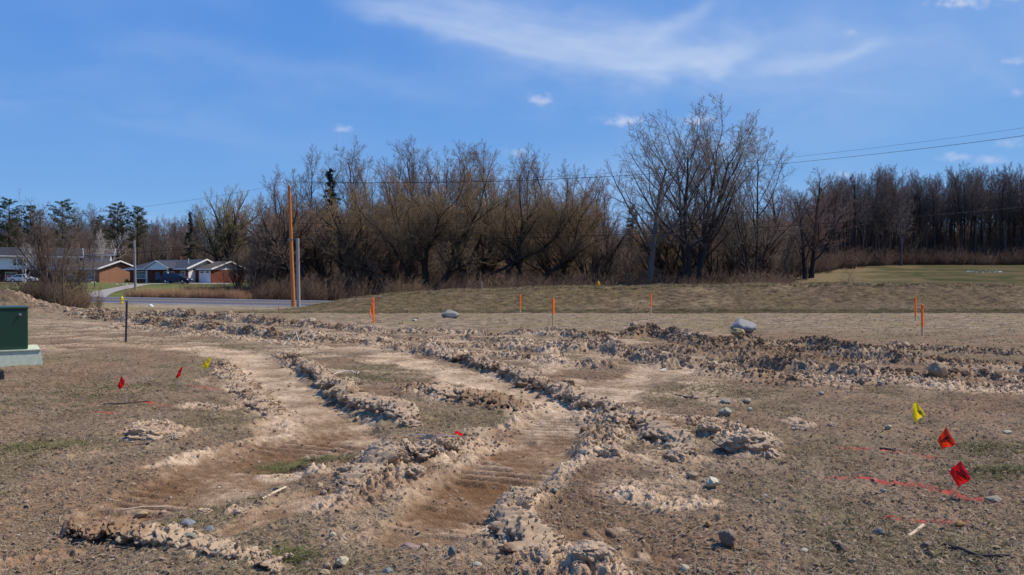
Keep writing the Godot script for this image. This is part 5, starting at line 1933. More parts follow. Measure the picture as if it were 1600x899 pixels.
func even(n: int, w: float) -> PackedFloat32Array:
	var p := PackedFloat32Array()
	p.resize(n)
	p.fill(w)
	return p


func build_road() -> void:
	var mid := road_path(0.0, -170.0, 190.0, 2.0)
	var road := strip("road", M.asphalt, mid, even(mid.size(), 3.7), 0.02)
	tag(road, "grey asphalt country road beyond the mud and behind the mound", "road", "", "structure")
	for off in [-0.14, 0.14]:
		var p := road_path(off, -170.0, 190.0, 2.0)
		strip("centre_line", M.paint_yellow, p, even(p.size(), 0.055), 0.026, road)
	for off in [-3.25, 3.25]:
		var p := road_path(off, -170.0, 190.0, 2.0)
		strip("edge_line", M.paint_white, p, even(p.size(), 0.06), 0.026, road)
	for off in [-4.15, 4.1]:
		var p := road_path(off, -170.0, 190.0, 2.0)
		var s := strip("gravel_shoulder", M.gravel, p, even(p.size(), 0.5), 0.012)
		tag(s, "pale gravel shoulder along the %s edge of the road" % ("near" if off < 0.0 else "far"), "road shoulder", "", "structure")
	var drive := []
	var pts := [Vector2(-47.6, 84.6), Vector2(-48.6, 92), Vector2(-52.5, 103), Vector2(-57.5, 119), Vector2(-60.0, 128), Vector2(-58.5, 135), Vector2(-54.5, 137.5), Vector2(-49.5, 138.5)]
	for k in pts.size() - 1:
		for s in 8:
			drive.append(pts[k].cubic_interpolate(pts[k + 1], pts[maxi(k - 1, 0)], pts[mini(k + 2, pts.size() - 1)], s / 8.0))
	drive.append(pts[pts.size() - 1])
	var half := PackedFloat32Array()
	for k in drive.size():
		half.append(lerpf(1.25, 3.0, smoothstep(0.62, 0.85, k / float(drive.size()))))
	var dv := strip("driveway", M.drive, drive, half, 0.07)
	tag(dv, "pale driveway curving up from the road to the ranch house", "driveway", "", "structure")
	var d2 := []
	for k in 24:
		d2.append(Vector2(-112.0 + k * 1.25, 139.0 - k * 0.12))
	var dv2 := strip("driveway", M.drive, d2, even(24, 1.7), 0.07)
	tag(dv2, "pale driveway beside the white car at the left edge", "driveway", "", "structure")


# ---------- planting out ----------

var protos := {}

func proto(key: String, o: Node3D, h: float) -> void:
	protos[key] = {"node": o, "h": h, "used": false}


func plant(key: String, u: float, top_v: float, d: float, label: String, group := "", turn := -1.0, wide := 1.0) -> Node3D:
	var q: Dictionary = protos[key]
	var x := across(u, d)
	var base := ground_at(x, d)
	var h := EYE + (HORIZON - top_v) * d / F - base.y
	var o: Node3D = q.node
	if q.used:
		o = copy(q.node)
	q.used = true
	o.position = base
	o.rotation.y = rng.randf() * TAU if turn < 0.0 else turn
	var s: float = h / q.h
	o.scale = Vector3(s * wide, s, s * wide)
	tag(o, label, "tree", group)
	return o


func build_trees() -> void:
	proto("maple_a", bare_tree("bare_tree", "maple", 20.0, 0.26, M.bark_grey, M.twig_grey), 20.0)
	proto("maple_b", bare_tree("bare_tree", "maple", 19.0, 0.24, M.bark_dark, M.twig_grey, 2, Vector3.ZERO, 0.14), 19.0)
	proto("maple_c", bare_tree("bare_tree", "maple", 18.0, 0.22, M.bark_dark, M.twig_red), 18.0)
	proto("tall_a", bare_tree("tall_bare_tree", "tall", 19.0, 0.24, M.bark_dark, M.twig_dark), 19.0)
	proto("tall_b", bare_tree("tall_bare_tree", "tall", 19.0, 0.20, M.bark_grey, M.twig_dark), 19.0)
	proto("tall_c", bare_tree("tall_bare_tree", "tall", 19.0, 0.22, M.bark_black, M.twig_purple), 19.0)
	proto("willow_a", bare_tree("willow_tree", "willow", 15.0, 0.45, M.bark_dark, M.twig_willow, 3, Vector3.ZERO, 0.2), 15.0)
	proto("willow_b", bare_tree("willow_tree", "willow", 14.0, 0.4, M.bark_dark, M.twig_olive, 3, Vector3.ZERO, 0.35), 14.0)
	proto("brown_round", bare_tree("round_bare_tree", "willow", 14.0, 0.34, M.bark_dark, M.twig_brown, 3, Vector3.ZERO, 0.18), 14.0)
	proto("reddish", bare_tree("reddish_tree", "reddish", 14.0, 0.4, M.bark_black, M.twig_red, 2, Vector3.ZERO, 0.12), 14.0)
	proto("cotton_a", bare_tree("cottonwood_tree", "cottonwood", 20.0, 0.30, M.bark_pale, M.twig_cotton, 1, Vector3(0.05, 0, 0)), 20.0)
	proto("cotton_b", bare_tree("cottonwood_tree", "cottonwood", 21.0, 0.34, M.bark_dark, M.twig_cotton, 5, Vector3(0.0, 0, 0), 0.15), 21.0)
	proto("cotton_c", bare_tree("cottonwood_tree", "cottonwood", 20.0, 0.24, M.bark_dark, M.twig_cotton, 3, Vector3(0.0, 0, 0), 0.16), 20.0)
	proto("birch", bare_tree("white_barked_tree", "birch", 9.0, 0.14, M.bark_white, M.twig_white, 3, Vector3.ZERO, 0.4), 9.0)
	proto("shrub_tree", bare_tree("shrubby_tree", "shrub", 8.2, 0.19, M.bark_dark, M.twig_brown, 5, Vector3.ZERO, 0.09), 8.2)
	proto("sapling", bare_tree("sapling", "shrub", 7.0, 0.05, M.bark_grey, M.twig_brown), 7.0)
	proto("spruce", conifer("spruce_tree", 15.0, 2.6, M.bark_dark, M.needle_dark, false), 15.0)
	proto("pine", conifer("pine_tree", 16.0, 3.2, M.bark_dark, M.needle_green, true), 16.0)
	proto("pine_b", conifer("pine_tree", 15.0, 2.8, M.bark_dark, M.needle_green, true), 15.0)

	# the row across the road, left to right
	plant("willow_b", 345, 282, 160, "olive twigged willow rising behind the ranch house garage", "", 0.4, 0.8)
	plant("brown_round", 446, 304, 104, "brown rounded bare tree over the brush right of the garage", "", 1.1)
	plant("brown_round", 455, 282, 96, "wide brown bare tree directly behind the tall utility pole", "", 2.9, 1.15)
	plant("brown_round", 520, 300, 100, "brown bushy bare tree right of the two utility poles", "", 4.4)
	plant("maple_c", 428, 256, 122, "thin bare tree peeping over the crowns left of the tall utility pole", "", 1.0)
	plant("maple_b", 478, 222, 124, "bare tree with two tops left of the dark spruce", "", 0.2)
	plant("spruce", 516, 262, 119, "dark green spruce among bare trees right of the tall pole", "", 0.0)
	plant("maple_a", 558, 206, 122, "tallest narrow bare tree right of the dark spruce", "", 2.0)
	plant("maple_b", 628, 205, 126, "tall bare tree with forked top above the leaning willow", "", 1.3)
	for q in [["maple_a", 590, 240, 128], ["maple_c", 668, 232, 124], ["maple_a", 700, 214, 122], ["maple_b", 738, 212, 126], ["maple_a", 775, 224, 122], ["maple_b", 818, 221, 124], ["maple_a", 866, 236, 120], ["maple_c", 888, 244, 126], ["maple_c", 925, 262, 118], ["maple_c", 950, 272, 122], ["maple_a", 535, 232, 128], ["maple_a", 652, 214, 127], ["maple_b", 682, 222, 128], ["maple_a", 755, 220, 128], ["maple_b", 797, 228, 127], ["maple_a", 610, 222, 130], ["maple_b", 905, 252, 126], ["maple_a", 500, 236, 128], ["maple_c", 845, 240, 128], ["maple_a", 720, 222, 130]]:
		var what: String = {"maple_a": "grey bare tree", "maple_b": "twin stemmed bare tree", "maple_c": "reddish bare tree"}[q[0]]
		var zone := "beside the dark spruce right of the tall pole" if q[1] < 545 else ("behind the left side of the forked willow" if q[1] < 660 else ("rising above the big forked willow" if q[1] < 745 else ("rising above the leaning willow" if q[1] < 840 else ("just right of the leaning willow top" if q[1] < 900 else "in the dip left of the cottonwoods"))))
		plant(q[0], q[1], q[2], q[3], "slender " + what + " " + zone, what + " " + zone)
	var w1 := willow_hero("willow_tree", M.bark_black, M.twig_willow, [
		[[0.0, -0.3, 0.0, 0.8], [0.2, 0.9, 0.0, 0.7], [2.0, 3.1, 0.2, 0.58], [2.8, 5.4, 0.2, 0.45], [3.4, 7.2, 0.0, 0.36], [4.6, 10.2, -0.3, 0.2]],
		[[-0.4, -0.3, 0.1, 0.7], [-0.5, 2.2, 0.1, 0.6], [-0.6, 4.4, 0.1, 0.52], [-1.2, 5.6, 0.0, 0.42], [-2.4, 7.4, -0.2, 0.32], [-3.4, 10.4, -0.3, 0.17]],
		[[-0.5, 3.6, 0.1, 0.4], [-0.35, 6.0, 0.4, 0.34], [0.3, 7.8, 0.6, 0.28], [1.0, 10.2, 0.8, 0.17]],
		[[-1.0, -0.2, 0.3, 0.4], [-2.2, 3.0, 0.6, 0.3], [-3.4, 5.6, 0.8, 0.22], [-4.6, 8.0, 0.9, 0.13]]], 16.0)
	proto("willow_1", w1, 16.0)
	plant("willow_1", 672, 238, 90, "big willow with thick dark limbs forking wide behind the mound", "", 0.0)
	var w2 := willow_hero("willow_tree", M.bark_black, M.twig_willow, [
		[[-0.5, -0.3, 0.0, 0.62], [-0.5, 1.2, 0.0, 0.56], [-0.3, 4.5, 0.0, 0.5], [0.6, 5.6, 0.0, 0.44], [0.9, 8.2, 0.0, 0.34], [1.2, 10.8, 0.0, 0.18]],
		[[0.6, 5.5, 0.0, 0.38], [2.8, 6.6, 0.2, 0.32], [3.9, 7.6, 0.3, 0.26], [5.0, 8.8, 0.3, 0.2], [6.0, 10.4, 0.3, 0.12]],
		[[2.0, -0.3, 0.1, 0.46], [2.5, 1.2, 0.1, 0.42], [3.9, 3.4, 0.2, 0.36], [5.7, 4.9, 0.2, 0.3], [6.5, 6.0, 0.2, 0.25], [6.9, 7.9, 0.1, 0.2], [7.3, 10.2, 0.0, 0.12]],
		[[0.4, -0.3, -0.2, 0.42], [0.9, 3.3, -0.3, 0.37], [0.2, 6.0, -0.4, 0.3], [-0.8, 9.2, -0.5, 0.17]]], 15.6)
	proto("willow_2", w2, 15.6)
	plant("willow_2", 800, 248, 92, "willow with one long limb leaning right behind the mound", "", 0.0)
	plant("willow_a", 590, 262, 98, "brown willow left of the big forked willow", "", 0.7)
	plant("willow_a", 738, 250, 100, "brown willow between the forked and the leaning willow", "", 3.3)
	plant("willow_a", 880, 290, 100, "low brown willow right of the leaning willow", "", 5.1)
	plant("brown_round", 925, 330, 94, "low brown bushy tree above the orange hydrant", "", 0.5)
	plant("brown_round", 632, 330, 94, "low brown bushy tree left of the forked willow trunk", "", 1.9)
	plant("brown_round", 560, 325, 94, "low brown bushy tree around the cream house gable", "", 3.4)
	plant("spruce", 988, 318, 124, "dark conifer half hidden behind the pale trunked cottonwood", "", 1.0)
	plant("cotton_a", 1010, 150, 84, "pale trunked cottonwood on the left of the tall group", "", 0.0)
	plant("cotton_b", 1082, 146, 89, "tallest cottonwood with several dark stems and spreading top", "", 0.3, 1.05)
	plant("cotton_c", 1172, 174, 90, "slimmer cottonwood on the right of the tallest one", "", 0.0)
	plant("willow_a", 1060, 300, 96, "orange brown willow crown under the cottonwoods", "", 0.2)
	plant("brown_round", 1130, 325, 95, "brown bushy tree under the tallest cottonwood", "", 1.2)
	plant("brown_round", 1195, 318, 97, "brown bushy tree under the slimmer cottonwood", "", 2.6)
	plant("reddish", 1262, 254, 110, "reddish bare tree with dark trunk at the end of the row", "", 0.5)
	plant("reddish", 1215, 270, 118, "reddish bare tree behind the slimmer cottonwood", "", 2.5)
	plant("maple_c", 1300, 275, 126, "small reddish topped tree right of the dark trunked one", "", 1.7)

	# the dark wood on the right
	plant("maple_a", 1408, 285, 136, "pale forked tree standing before the dark wood on the right", "", 0.9)
	plant("tall_a", 1505, 252, 150, "tall tree whose top stands out above the dark wood", "", 0.0)
	var keys := ["tall_a", "tall_b", "tall_c", "tall_c"]
	for k in 84:
		var u := 1290.0 + k * 5.0 + rng.randf_range(-4.0, 4.0)
		var d := lerpf(124.0, 147.0, smoothstep(1280.0, 1420.0, u)) + rng.randf_range(0.0, 14.0)
		var top := 272.0 + 9.0 * sin(u * 0.031) + rng.randf_range(-9.0, 12.0) - 6.0 * smoothstep(1340.0, 1480.0, u)
		var key: String = keys[rng.randi() % 4]
		var look: String = {"tall_a": "dark trunked tree", "tall_b": "grey trunked tree", "tall_c": "black trunked purplish tree"}[key]
		var place := "at the left end of the dark wood" if u < 1345.0 else ("behind the pale forked tree in the dark wood" if u < 1430.0 else ("in the dark wood left of the stone ring" if u < 1505.0 else ("in the dark wood behind the stone ring" if u < 1575.0 else "at the right edge of the dark wood")))
		plant(key, u, top, d, "tall " + look + " " + place, look + " " + place, -1.0, rng.randf_range(0.8, 1.05))

	# trees round the houses on the left
	plant("pine", 14, 312, 178, "dark pine at the left edge behind the two storey house", "", 0.2)
	plant("pine_b", -14, 318, 176, "dark pine cut by the left edge of view", "", 1.2)
	plant("pine_b", 48, 322, 182, "dark pine above the dark roof of the two storey house", "", 2.2)
	plant("pine", 98, 314, 180, "dark pine right of the shrubby tree, above the grey roof", "", 3.2)
	plant("pine", 184, 318, 176, "full dark pine behind the white barked tree", "", 4.0)
	plant("pine_b", 215, 324, 178, "dark pine with open crown above the ranch house", "", 5.0)
	plant("pine_b", 158, 338, 190, "smaller dark pine between the two taller ones", "", 5.6)
	plant("spruce", 297, 330, 172, "narrow dark spruce at the right end of the ranch house roof", "", 0.0, 0.8)
	plant("birch", 166, 358, 164, "white barked tree with crooked limbs behind the brick house", "", 0.8)
	plant("birch", 38, 378, 136, "white stemmed tree beside the white car", "", 2.1)
	for k in 30:
		var u := -40.0 + k * 12.6 + rng.randf_range(-6.0, 6.0)
		var hk: String = ["maple_a", "maple_b", "maple_c", "tall_b", "tall_c"][rng.randi() % 5]
		var what: String = {"maple_a": "grey bare tree", "maple_b": "twin stemmed bare tree", "maple_c": "reddish bare tree", "tall_b": "grey slender bare tree", "tall_c": "purplish slender bare tree"}[hk]
		var where := "behind the two storey house" if u < 120.0 else ("behind the brick house" if u < 215.0 else "behind the ranch house")
		plant(hk, u, 326.0 + rng.randf_range(-10.0, 16.0), rng.randf_range(178.0, 205.0), what + " " + where, what + " " + where)
	# the shrubby tree in the near left and the saplings round it
	plant("shrub_tree", 72, 290, 53, "many stemmed shrubby bare tree beside the soil heap", "", 0.6, 1.0)
	plant("shrub_tree", 106, 385, 54, "lower bare shrub right of the shrubby tree", "", 2.6, 1.3)
	plant("sapling", 86, 345, 50, "thin pale sapling before the shrubby tree", "", 1.0)
	plant("sapling", 99, 318, 51, "thin sapling right of the shrubby tree, taller", "", 2.0)
	plant("sapling", 111, 350, 53, "thin sapling outermost right of the shrubby tree", "", 3.0)
	plant("sapling", 136, 372, 110, "thin bare tree on the lawn left of the brick house gable", "", 0.4, 1.4)
	plant("sapling", 148, 360, 118, "slim bare tree standing before the brick house roof", "", 1.4, 1.3)
	plant("shrub_tree", 124, 384, 120, "dark bare tree on the lawn before the white wing house", "", 2.2, 0.9)
	plant("maple_c", 140, 352, 162, "reddish bare tree rising behind the brick house roof", "", 0.3)
	plant("maple_b", 232, 350, 165, "bare tree rising behind the left end of the ranch house", "", 1.3)
	plant("maple_a", 262, 345, 166, "bare tree rising behind the porch gable of the ranch house", "", 2.3)
	plant("sapling", 1325, 420, 57, "little sapling on the crest of the mound", "", 1.0, 2.2)
	plant("sapling", 352, 385, 97, "thin bare sapling before the garage gable", "", 1.0, 1.3)
	plant("shrub_tree", 372, 372, 97, "dark shrubby tree at the right end of the garage", "", 2.4, 0.8)
	plant("shrub_tree", 402, 350, 93, "dark shrubby tree nearest the road in the brush", "", 3.9)

	# the wood farther in, seen only as a mass
	var keep := rng.seed
	var far_kind: Array[ArrayMesh] = []
	for s in 3:
		rng.seed = 900 + s
		var t := bare_tree("deep_wood", "wood", 18.0, 0.22, M.tint, M.tint)
		taken["deep_wood"] = 0
		var am := ArrayMesh.new()
		for c in t.get_children():
			am.add_surface_from_arrays(Mesh.PRIMITIVE_TRIANGLES, (c as MeshInstance3D).mesh.surface_get_arrays(0))
		far_kind.append(am)
		remove_child(t)
		t.free()
	rng.seed = 77
	for s in 3:
		var at: Array[Transform3D] = []
		var tint := PackedColorArray()
		for k in 270:
			var u := rng.randf_range(-160.0, 1800.0)
			var d := 0.0
			var h := 0.0
			if u < 405.0:
				d = rng.randf_range(196.0, 250.0)
				h = rng.randf_range(11.0, 14.5)
			elif u < 1240.0:
				d = rng.randf_range(122.0, 165.0)
				h = rng.randf_range(11.0, 15.5)
				if u > 930.0: h *= 0.8
			else:
				d = rng.randf_range(156.0, 215.0) if u > 1400.0 else rng.randf_range(140.0, 190.0)
				h = rng.randf_range(13.0, 16.5)
			var x := across(u, d)
			var sc := h / 18.0
			at.append(Transform3D(Basis(Vector3.UP, rng.randf() * TAU).scaled(Vector3(sc * 1.1, sc, sc * 1.1)), ground_at(x, d)))
			var c := Color(0.085, 0.062, 0.05).lerp(Color(0.125, 0.09, 0.075), rng.randf())
			tint.append(c)
		many("deep_wood", far_kind[s], M.tint, at, tint, "mass of bare trees deeper in the woods", "woods")
	# thin understorey among the trunks, up to half the height of the wood
	var us := [brush_mesh(41, 40, 0.5), brush_mesh(42, 34, 0.6)]
	for s in 2:
		var at: Array[Transform3D] = []
		var tint := PackedColorArray()
		for k in 760:
			var u := rng.randf_range(-160.0, 1800.0)
			var d := rng.randf_range(182.0, 235.0)
			if u > 405.0 and u < 1240.0: d = rng.randf_range(106.0, 150.0)
			elif u > 1240.0: d = rng.randf_range(130.0, 150.0) + 24.0 * rng.randf() + 14.0 * smoothstep(1240.0, 1420.0, u)
			var x := across(u, d)
			var h := rng.randf_range(4.5, 9.5)
			at.append(Transform3D(Basis(Vector3.UP, rng.randf() * TAU).scaled(Vector3(h * 0.55, h, h * 0.55)), ground_at(x, d) + Vector3.DOWN * 0.2))
			tint.append(Color(0.085, 0.06, 0.048).lerp(Color(0.13, 0.095, 0.07), rng.randf()))
		many("understorey", us[s], M.tint, at, tint, "thin saplings and brush between the trunks of the woods", "brush")
	rng.seed = keep

	# undergrowth along the edges of the woods
	var br := [brush_mesh(31, 46, 0.8), brush_mesh(32, 40, 0.9), brush_mesh(33, 54, 0.7)]
	for s in 3:
		var at: Array[Transform3D] = []
		var tint := PackedColorArray()
		for k in 560:
			var x := 0.0
			var d := 0.0
			var h := 0.0
			var c := Color(0.13, 0.085, 0.06)
			var q := rng.randf()
			if q < 0.62:
				x = rng.randf_range(-44.0, 44.0)
				d = road_d(x) + rng.randf_range(7.0, 30.0)
				h = 0.8 + 2.6 * pow(rng.randf(), 1.6)
				if x < -38.0: continue
				if x < -29.5:
					d = minf(d, road_d(x) + 13.0)
					h = rng.randf_range(0.9, 1.6)
				c = Color(0.105, 0.07, 0.05).lerp(Color(0.075, 0.042, 0.038), rng.randf()).lerp(Color(0.17, 0.125, 0.075), 0.6 * rng.randf())
				if x / d > 0.35: continue
			elif q < 0.9:
				var u := rng.randf_range(1225.0, 1750.0)
				d = lerpf(114.0, 144.0, smoothstep(1240.0, 1410.0, u)) + rng.randf_range(-2.0, 9.0)
				x = across(u, d)
				h = rng.randf_range(1.6, 3.4)
				if rng.randf() < 0.35: continue
				c = Color(0.105, 0.07, 0.052).lerp(Color(0.07, 0.045, 0.038), rng.randf())
			else:
				if rng.randf() < 0.4: continue
				x = -30.6 + rng.randfn() * 0.8
				d = 52.5 + rng.randfn() * 1.0
				h = rng.randf_range(0.6, 1.9)
				c = Color(0.12, 0.085, 0.06)
			at.append(Transform3D(Basis(Vector3.UP, rng.randf() * TAU).scaled(Vector3(h, h, h)), ground_at(x, d) + Vector3.DOWN * 0.1))
			tint.append(c)
		for k in 22:
			var x := -34.0 + rng.randfn() * 1.6
			var d := 45.5 + rng.randfn() * 1.4
			var h := rng.randf_range(0.25, 0.7)
			at.append(Transform3D(Basis.from_euler(Vector3(rng.randfn() * 0.7, rng.randf() * TAU, rng.randfn() * 0.7)).scaled(Vector3(h * 1.6, h, h * 1.6)), ground_at(x, d)))
			tint.append(Color(0.09, 0.062, 0.045).lerp(Color(0.15, 0.105, 0.075), rng.randf()))
		# pale dead weeds by the roadside
		for k in 150:
			var x := rng.randf_range(-41.5, -29.0)
			var d := road_d(x) + rng.randf_range(5.0, 9.5)
			var h := rng.randf_range(0.8, 1.3)
			at.append(Transform3D(Basis(Vector3.UP, rng.randf() * TAU).scaled(Vector3(h * 0.8, h, h * 0.8)), ground_at(x, d) + Vector3.DOWN * 0.05))
			tint.append(Color(0.34, 0.22, 0.13).lerp(Color(0.22, 0.13, 0.085), rng.randf() * (0.5 + smoothstep(-40.0, -30.0, x))))
		many("undergrowth", br[s], M.tint, at, tint, "tangled brown undergrowth along the road and wood edges", "brush")


func build_materials() -> void:
	var g1 := grain(11, 0.02, 0.55, 1.25, 1.0)
	var g2 := grain(12, 0.05, 0.35, 1.3, 1.2)
	M.ground = textured(tinted(0.97), grain(5, 0.045, 0.5, 1.42, 1.0), 2.0, 2.6)
	M.clod = textured(tinted(0.97), g2, 9.0)
	M.mud = textured(mat(0.39, 0.283, 0.185, 0.97), g2, 3.0, 0.3)
	M.stone = textured(mat(0.4, 0.38, 0.35, 0.8), g1, 4.0, 0.4)
	M.tint = tinted(0.95)
	M.lath = textured(mat(0.50, 0.37, 0.22), g1, 6.0)
	M.orange = mat(1.0, 0.19, 0.02, 0.65)
	M.ribbon = mat(0.9, 0.13, 0.02, 0.4)
	M.ribbon.backlight_enabled = true
	M.ribbon.backlight = Color(0.6, 0.2, 0.05)
	for q in [["flag_red", 0.62, 0.01, 0.012], ["flag_orange", 0.80, 0.045, 0.008], ["flag_yellow", 0.86, 0.66, 0.02]]:
		var m := mat(q[1], q[2], q[3], 0.4)
		m.backlight_enabled = true
		m.backlight = Color(q[1], q[2], q[3]).linear_to_srgb()
		M[q[0]] = m
	M.ink = mat(0.05, 0.012, 0.012, 0.6)
	M.wire = mat(0.55, 0.55, 0.55, 0.4, 0.6)
	M.steel = mat(0.32, 0.33, 0.34, 0.45, 0.7)
	M.galv = textured(mat(0.13, 0.13, 0.135, 0.7, 0.0), g1, 5.0)
	M.cabinet = mat(0.012, 0.05, 0.022, 0.4)
	M.cabinet.metallic_specular = 0.5
	M.pad = textured(mat(0.50, 0.55, 0.41, 0.75), grain(17, 0.012, 0.75, 1.15), 1.4)
	M.black = mat(0.012, 0.014, 0.02, 0.5)
	M.pole_new = textured(mat(0.50, 0.185, 0.055, 0.85), grain(21, 0.03, 0.6, 1.2), 1.2)
	M.pole_new.uv1_scale = Vector3(3.0, 0.35, 3.0)
	M.pole_old = textured(mat(0.30, 0.28, 0.26, 0.9), g1, 1.2)
	M.pole_old.uv1_scale = Vector3(4.0, 0.4, 4.0)
	M.porcelain = mat(0.6, 0.6, 0.58, 0.3)
	M.cable = mat(0.012, 0.012, 0.013, 0.6)
	M.asphalt = textured(mat(0.085, 0.085, 0.105, 0.8), g1, 0.35)
	M.gravel = textured(mat(0.27, 0.235, 0.20), g2, 1.5)
	M.drive = textured(mat(0.29, 0.26, 0.225), g1, 0.5)
	M.paint_yellow = mat(0.62, 0.42, 0.05)
	M.paint_white = mat(0.62, 0.62, 0.6)
	M.concrete = textured(mat(0.42, 0.40, 0.37), g1, 1.0)
	var rows := brick_rows()
	M.brick_red = textured(mat(0.19, 0.066, 0.042), rows, 0.5)
	M.brick_tan = textured(mat(0.33, 0.185, 0.112), rows, 0.5)
	M.brick_dark = textured(mat(0.07, 0.055, 0.05), rows, 0.5)
	M.white = mat(0.78, 0.78, 0.77, 0.6)
	M.white_shade = mat(0.74, 0.74, 0.74, 0.7)
	M.cream = mat(0.62, 0.58, 0.48, 0.7)
	M.door_blue = mat(0.12, 0.16, 0.3, 0.5)
	M.shingle_blue = textured(mat(0.045, 0.05, 0.066), g2, 1.4, 1.0)
	M.shingle_brown = textured(mat(0.085, 0.07, 0.06), g2, 1.4, 1.0)
	M.shingle_dark = textured(mat(0.035, 0.035, 0.042), g2, 1.4, 1.0)
	M.glass_dark = mat(0.02, 0.025, 0.035, 0.08)
	M.glass_dark.metallic_specular = 0.6
	M.rubber = mat(0.02, 0.02, 0.02, 0.85)
	M.alloy = mat(0.5, 0.5, 0.52, 0.35, 0.8)
	M.lamp_clear = mat(0.7, 0.7, 0.7, 0.15)
	M.lamp_red = mat(0.45, 0.02, 0.02, 0.2)
	for q in [["paint_blue", 0.006, 0.009, 0.035], ["paint_silver", 0.62, 0.63, 0.65]]:
		var m := mat(q[1], q[2], q[3], 0.3)
		m.clearcoat_enabled = true
		m.clearcoat = 0.35
		m.clearcoat_roughness = 0.08
		M[q[0]] = m
	M.hyd_yellow = mat(0.80, 0.58, 0.03, 0.5)
	M.hyd_orange = mat(0.78, 0.36, 0.01, 0.5)
	M.leaf_dark = mat(0.045, 0.05, 0.025)
	M.leaf_brown = mat(0.15, 0.085, 0.05)
	for q in [["bark_grey", 0.125, 0.103, 0.085], ["bark_dark", 0.062, 0.049, 0.040], ["bark_black", 0.036, 0.029, 0.024], ["bark_pale", 0.14, 0.118, 0.096], ["bark_white", 0.60, 0.58, 0.54],
		["twig_grey", 0.17, 0.132, 0.112], ["twig_dark", 0.125, 0.098, 0.088], ["twig_purple", 0.13, 0.098, 0.10], ["twig_red", 0.19, 0.118, 0.092], ["twig_willow", 0.215, 0.148, 0.08], ["twig_olive", 0.235, 0.185, 0.085],
		["twig_brown", 0.155, 0.108, 0.077], ["twig_cotton", 0.18, 0.148, 0.12], ["twig_white", 0.42, 0.38, 0.34], ["needle_dark", 0.022, 0.036, 0.020], ["needle_green", 0.05, 0.066, 0.03], ["wood_pale", 0.56, 0.44, 0.30], ["wood_white", 0.66, 0.62, 0.55], ["branch_dark", 0.06, 0.05, 0.045]]:
		M[q[0]] = mat(q[1], q[2], q[3], 0.93)


func brick_rows() -> ImageTexture:
	# far walls, whose bricks are under a pixel each: courses and tone only
	var im := Image.create(256, 256, false, Image.FORMAT_RGB8)
	var r2 := RandomNumberGenerator.new()
	r2.seed = 4
	for row in 26:
		var shift := (row % 2) * 5
		for b in 26:
			var t := r2.randf_range(0.72, 1.0)
			im.fill_rect(Rect2i(b * 10 + shift, row * 10, 9, 9), Color(t, t * r2.randf_range(0.9, 1.0), t * 0.95))
	var t := ImageTexture.create_from_image(im)
	t.set_meta("mean", 0.62)
	return t


